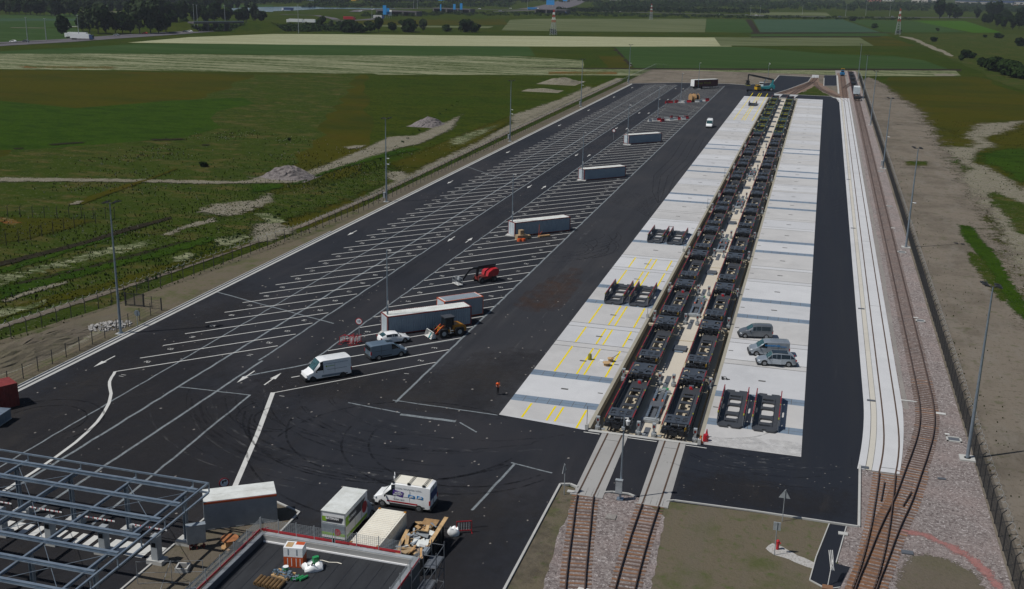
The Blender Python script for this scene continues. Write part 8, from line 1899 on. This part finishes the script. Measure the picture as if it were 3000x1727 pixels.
house(1290,2,40,20,10,'blue and white industrial hall at the top middle',wall='blue',roof='white',flat=True); house(1328,2,18,14,9,'bright yellow building at the top middle',wall='yellow',roof='yellow',flat=True)
p=at(470,27); house(470,30,6,3,7,'small white tower before the grove',flat=True,roof='white',win=1)
# ---------------------------------------------------------------- thin air between the yard and the horizon
mb=MB(); mb.box(-4300,4300,-60,7600,-2.5,47.5); hz=bpy.data.materials.new('haze'); hz.use_nodes=True; nt=hz.node_tree; nt.nodes.remove(nt.nodes['Principled BSDF'])
v=nt.nodes.new('ShaderNodeVolumePrincipled'); v.inputs['Color'].default_value=(.80,.88,1,1); v.inputs['Density'].default_value=.00006; v.inputs['Anisotropy'].default_value=.2; nt.links.new(v.outputs[0],nt.nodes['Material Output'].inputs['Volume'])
mb.build('haze',hz,kind='stuff',label='thin pale haze filling the air over the plain',cat='haze')
# tufts and weeds that roughen the near meadow
rr=random.Random(77)
def tufts(name,mat,n,fn,lo,hi,label,seed):
    rr=random.Random(seed); mb=MB()
    for i in range(n):
        x,y=fn(rr); h=rr.uniform(lo,hi); a=rr.uniform(0,3.14); 
        for k in range(3):
            a+=1.05; w=h*rr.uniform(.5,1.0); c,s_=math.cos(a),math.sin(a); l=rr.uniform(-.3,.3)*h
            mb.add([(x-c*w*.5,y-s_*w*.5,-.16),(x+c*w*.5,y+s_*w*.5,-.16),(x+c*w*.6+l,y+s_*w*.6,h*.8),(x+l,y,h),(x-c*w*.6+l,y-s_*w*.6,h*.7)],[(0,1,2,3,4)])
    return mb.build(name,M[mat],label=label,cat='weeds',kind='stuff')
def fence_x(y):
    P=[(60,-112),(90,-104),(108,-100),(126,-97),(144,-94),(165,-92),(183,-91),(214,-91),(600,-92)]
    for (a,b),(c,d) in zip(P,P[1:]):
        if a<=y<=c: return b+(d-b)*(y-a)/(c-a)
    return -92
def near(r): y=r.uniform(88,250)**1.0; return fence_x(y)-3.2-abs(r.gauss(0,22))+0, y
def clumpy(r):
    cx=[(r2.uniform(100,290),r2.uniform(4,80)) for r2 in [random.Random(5)] for _ in range(40)]; c=r.choice(cx); y=c[0]+r.gauss(0,4); return fence_x(y)-c[1]+r.gauss(0,5),y
tufts('meadow_tufts','grass_bright',7000,near,.05,.2,'rough green tufts over the near left meadow',1)
tufts('meadow_tufts','grass_olive',2200,clumpy,.06,.24,'paler green weed clumps in the near left meadow',2)
tufts('flower_tufts','gravel_white',1100,clumpy,.05,.16,'scattered white flower heads in the near left meadow',3)
tufts('verge_weeds','grass_bright',700,lambda r:(lambda y:(fence_x(y)+r.uniform(.8,4.2),y))(r.uniform(95,330)),.05,.2,'weeds on the bare verge inside the left fence',4)
tufts('strip_weeds','grass_mixed',350,lambda r:(19.2+abs(r.gauss(0,3)),r.uniform(85,330)),.04,.14,'small weeds on the bare strip beyond the right fence',5)
tufts('rough_tufts','grass_mixed',1500,lambda r:(r.uniform(34,75),r.uniform(150,420)),.06,.22,'green tufts over the rough land at the right',6)
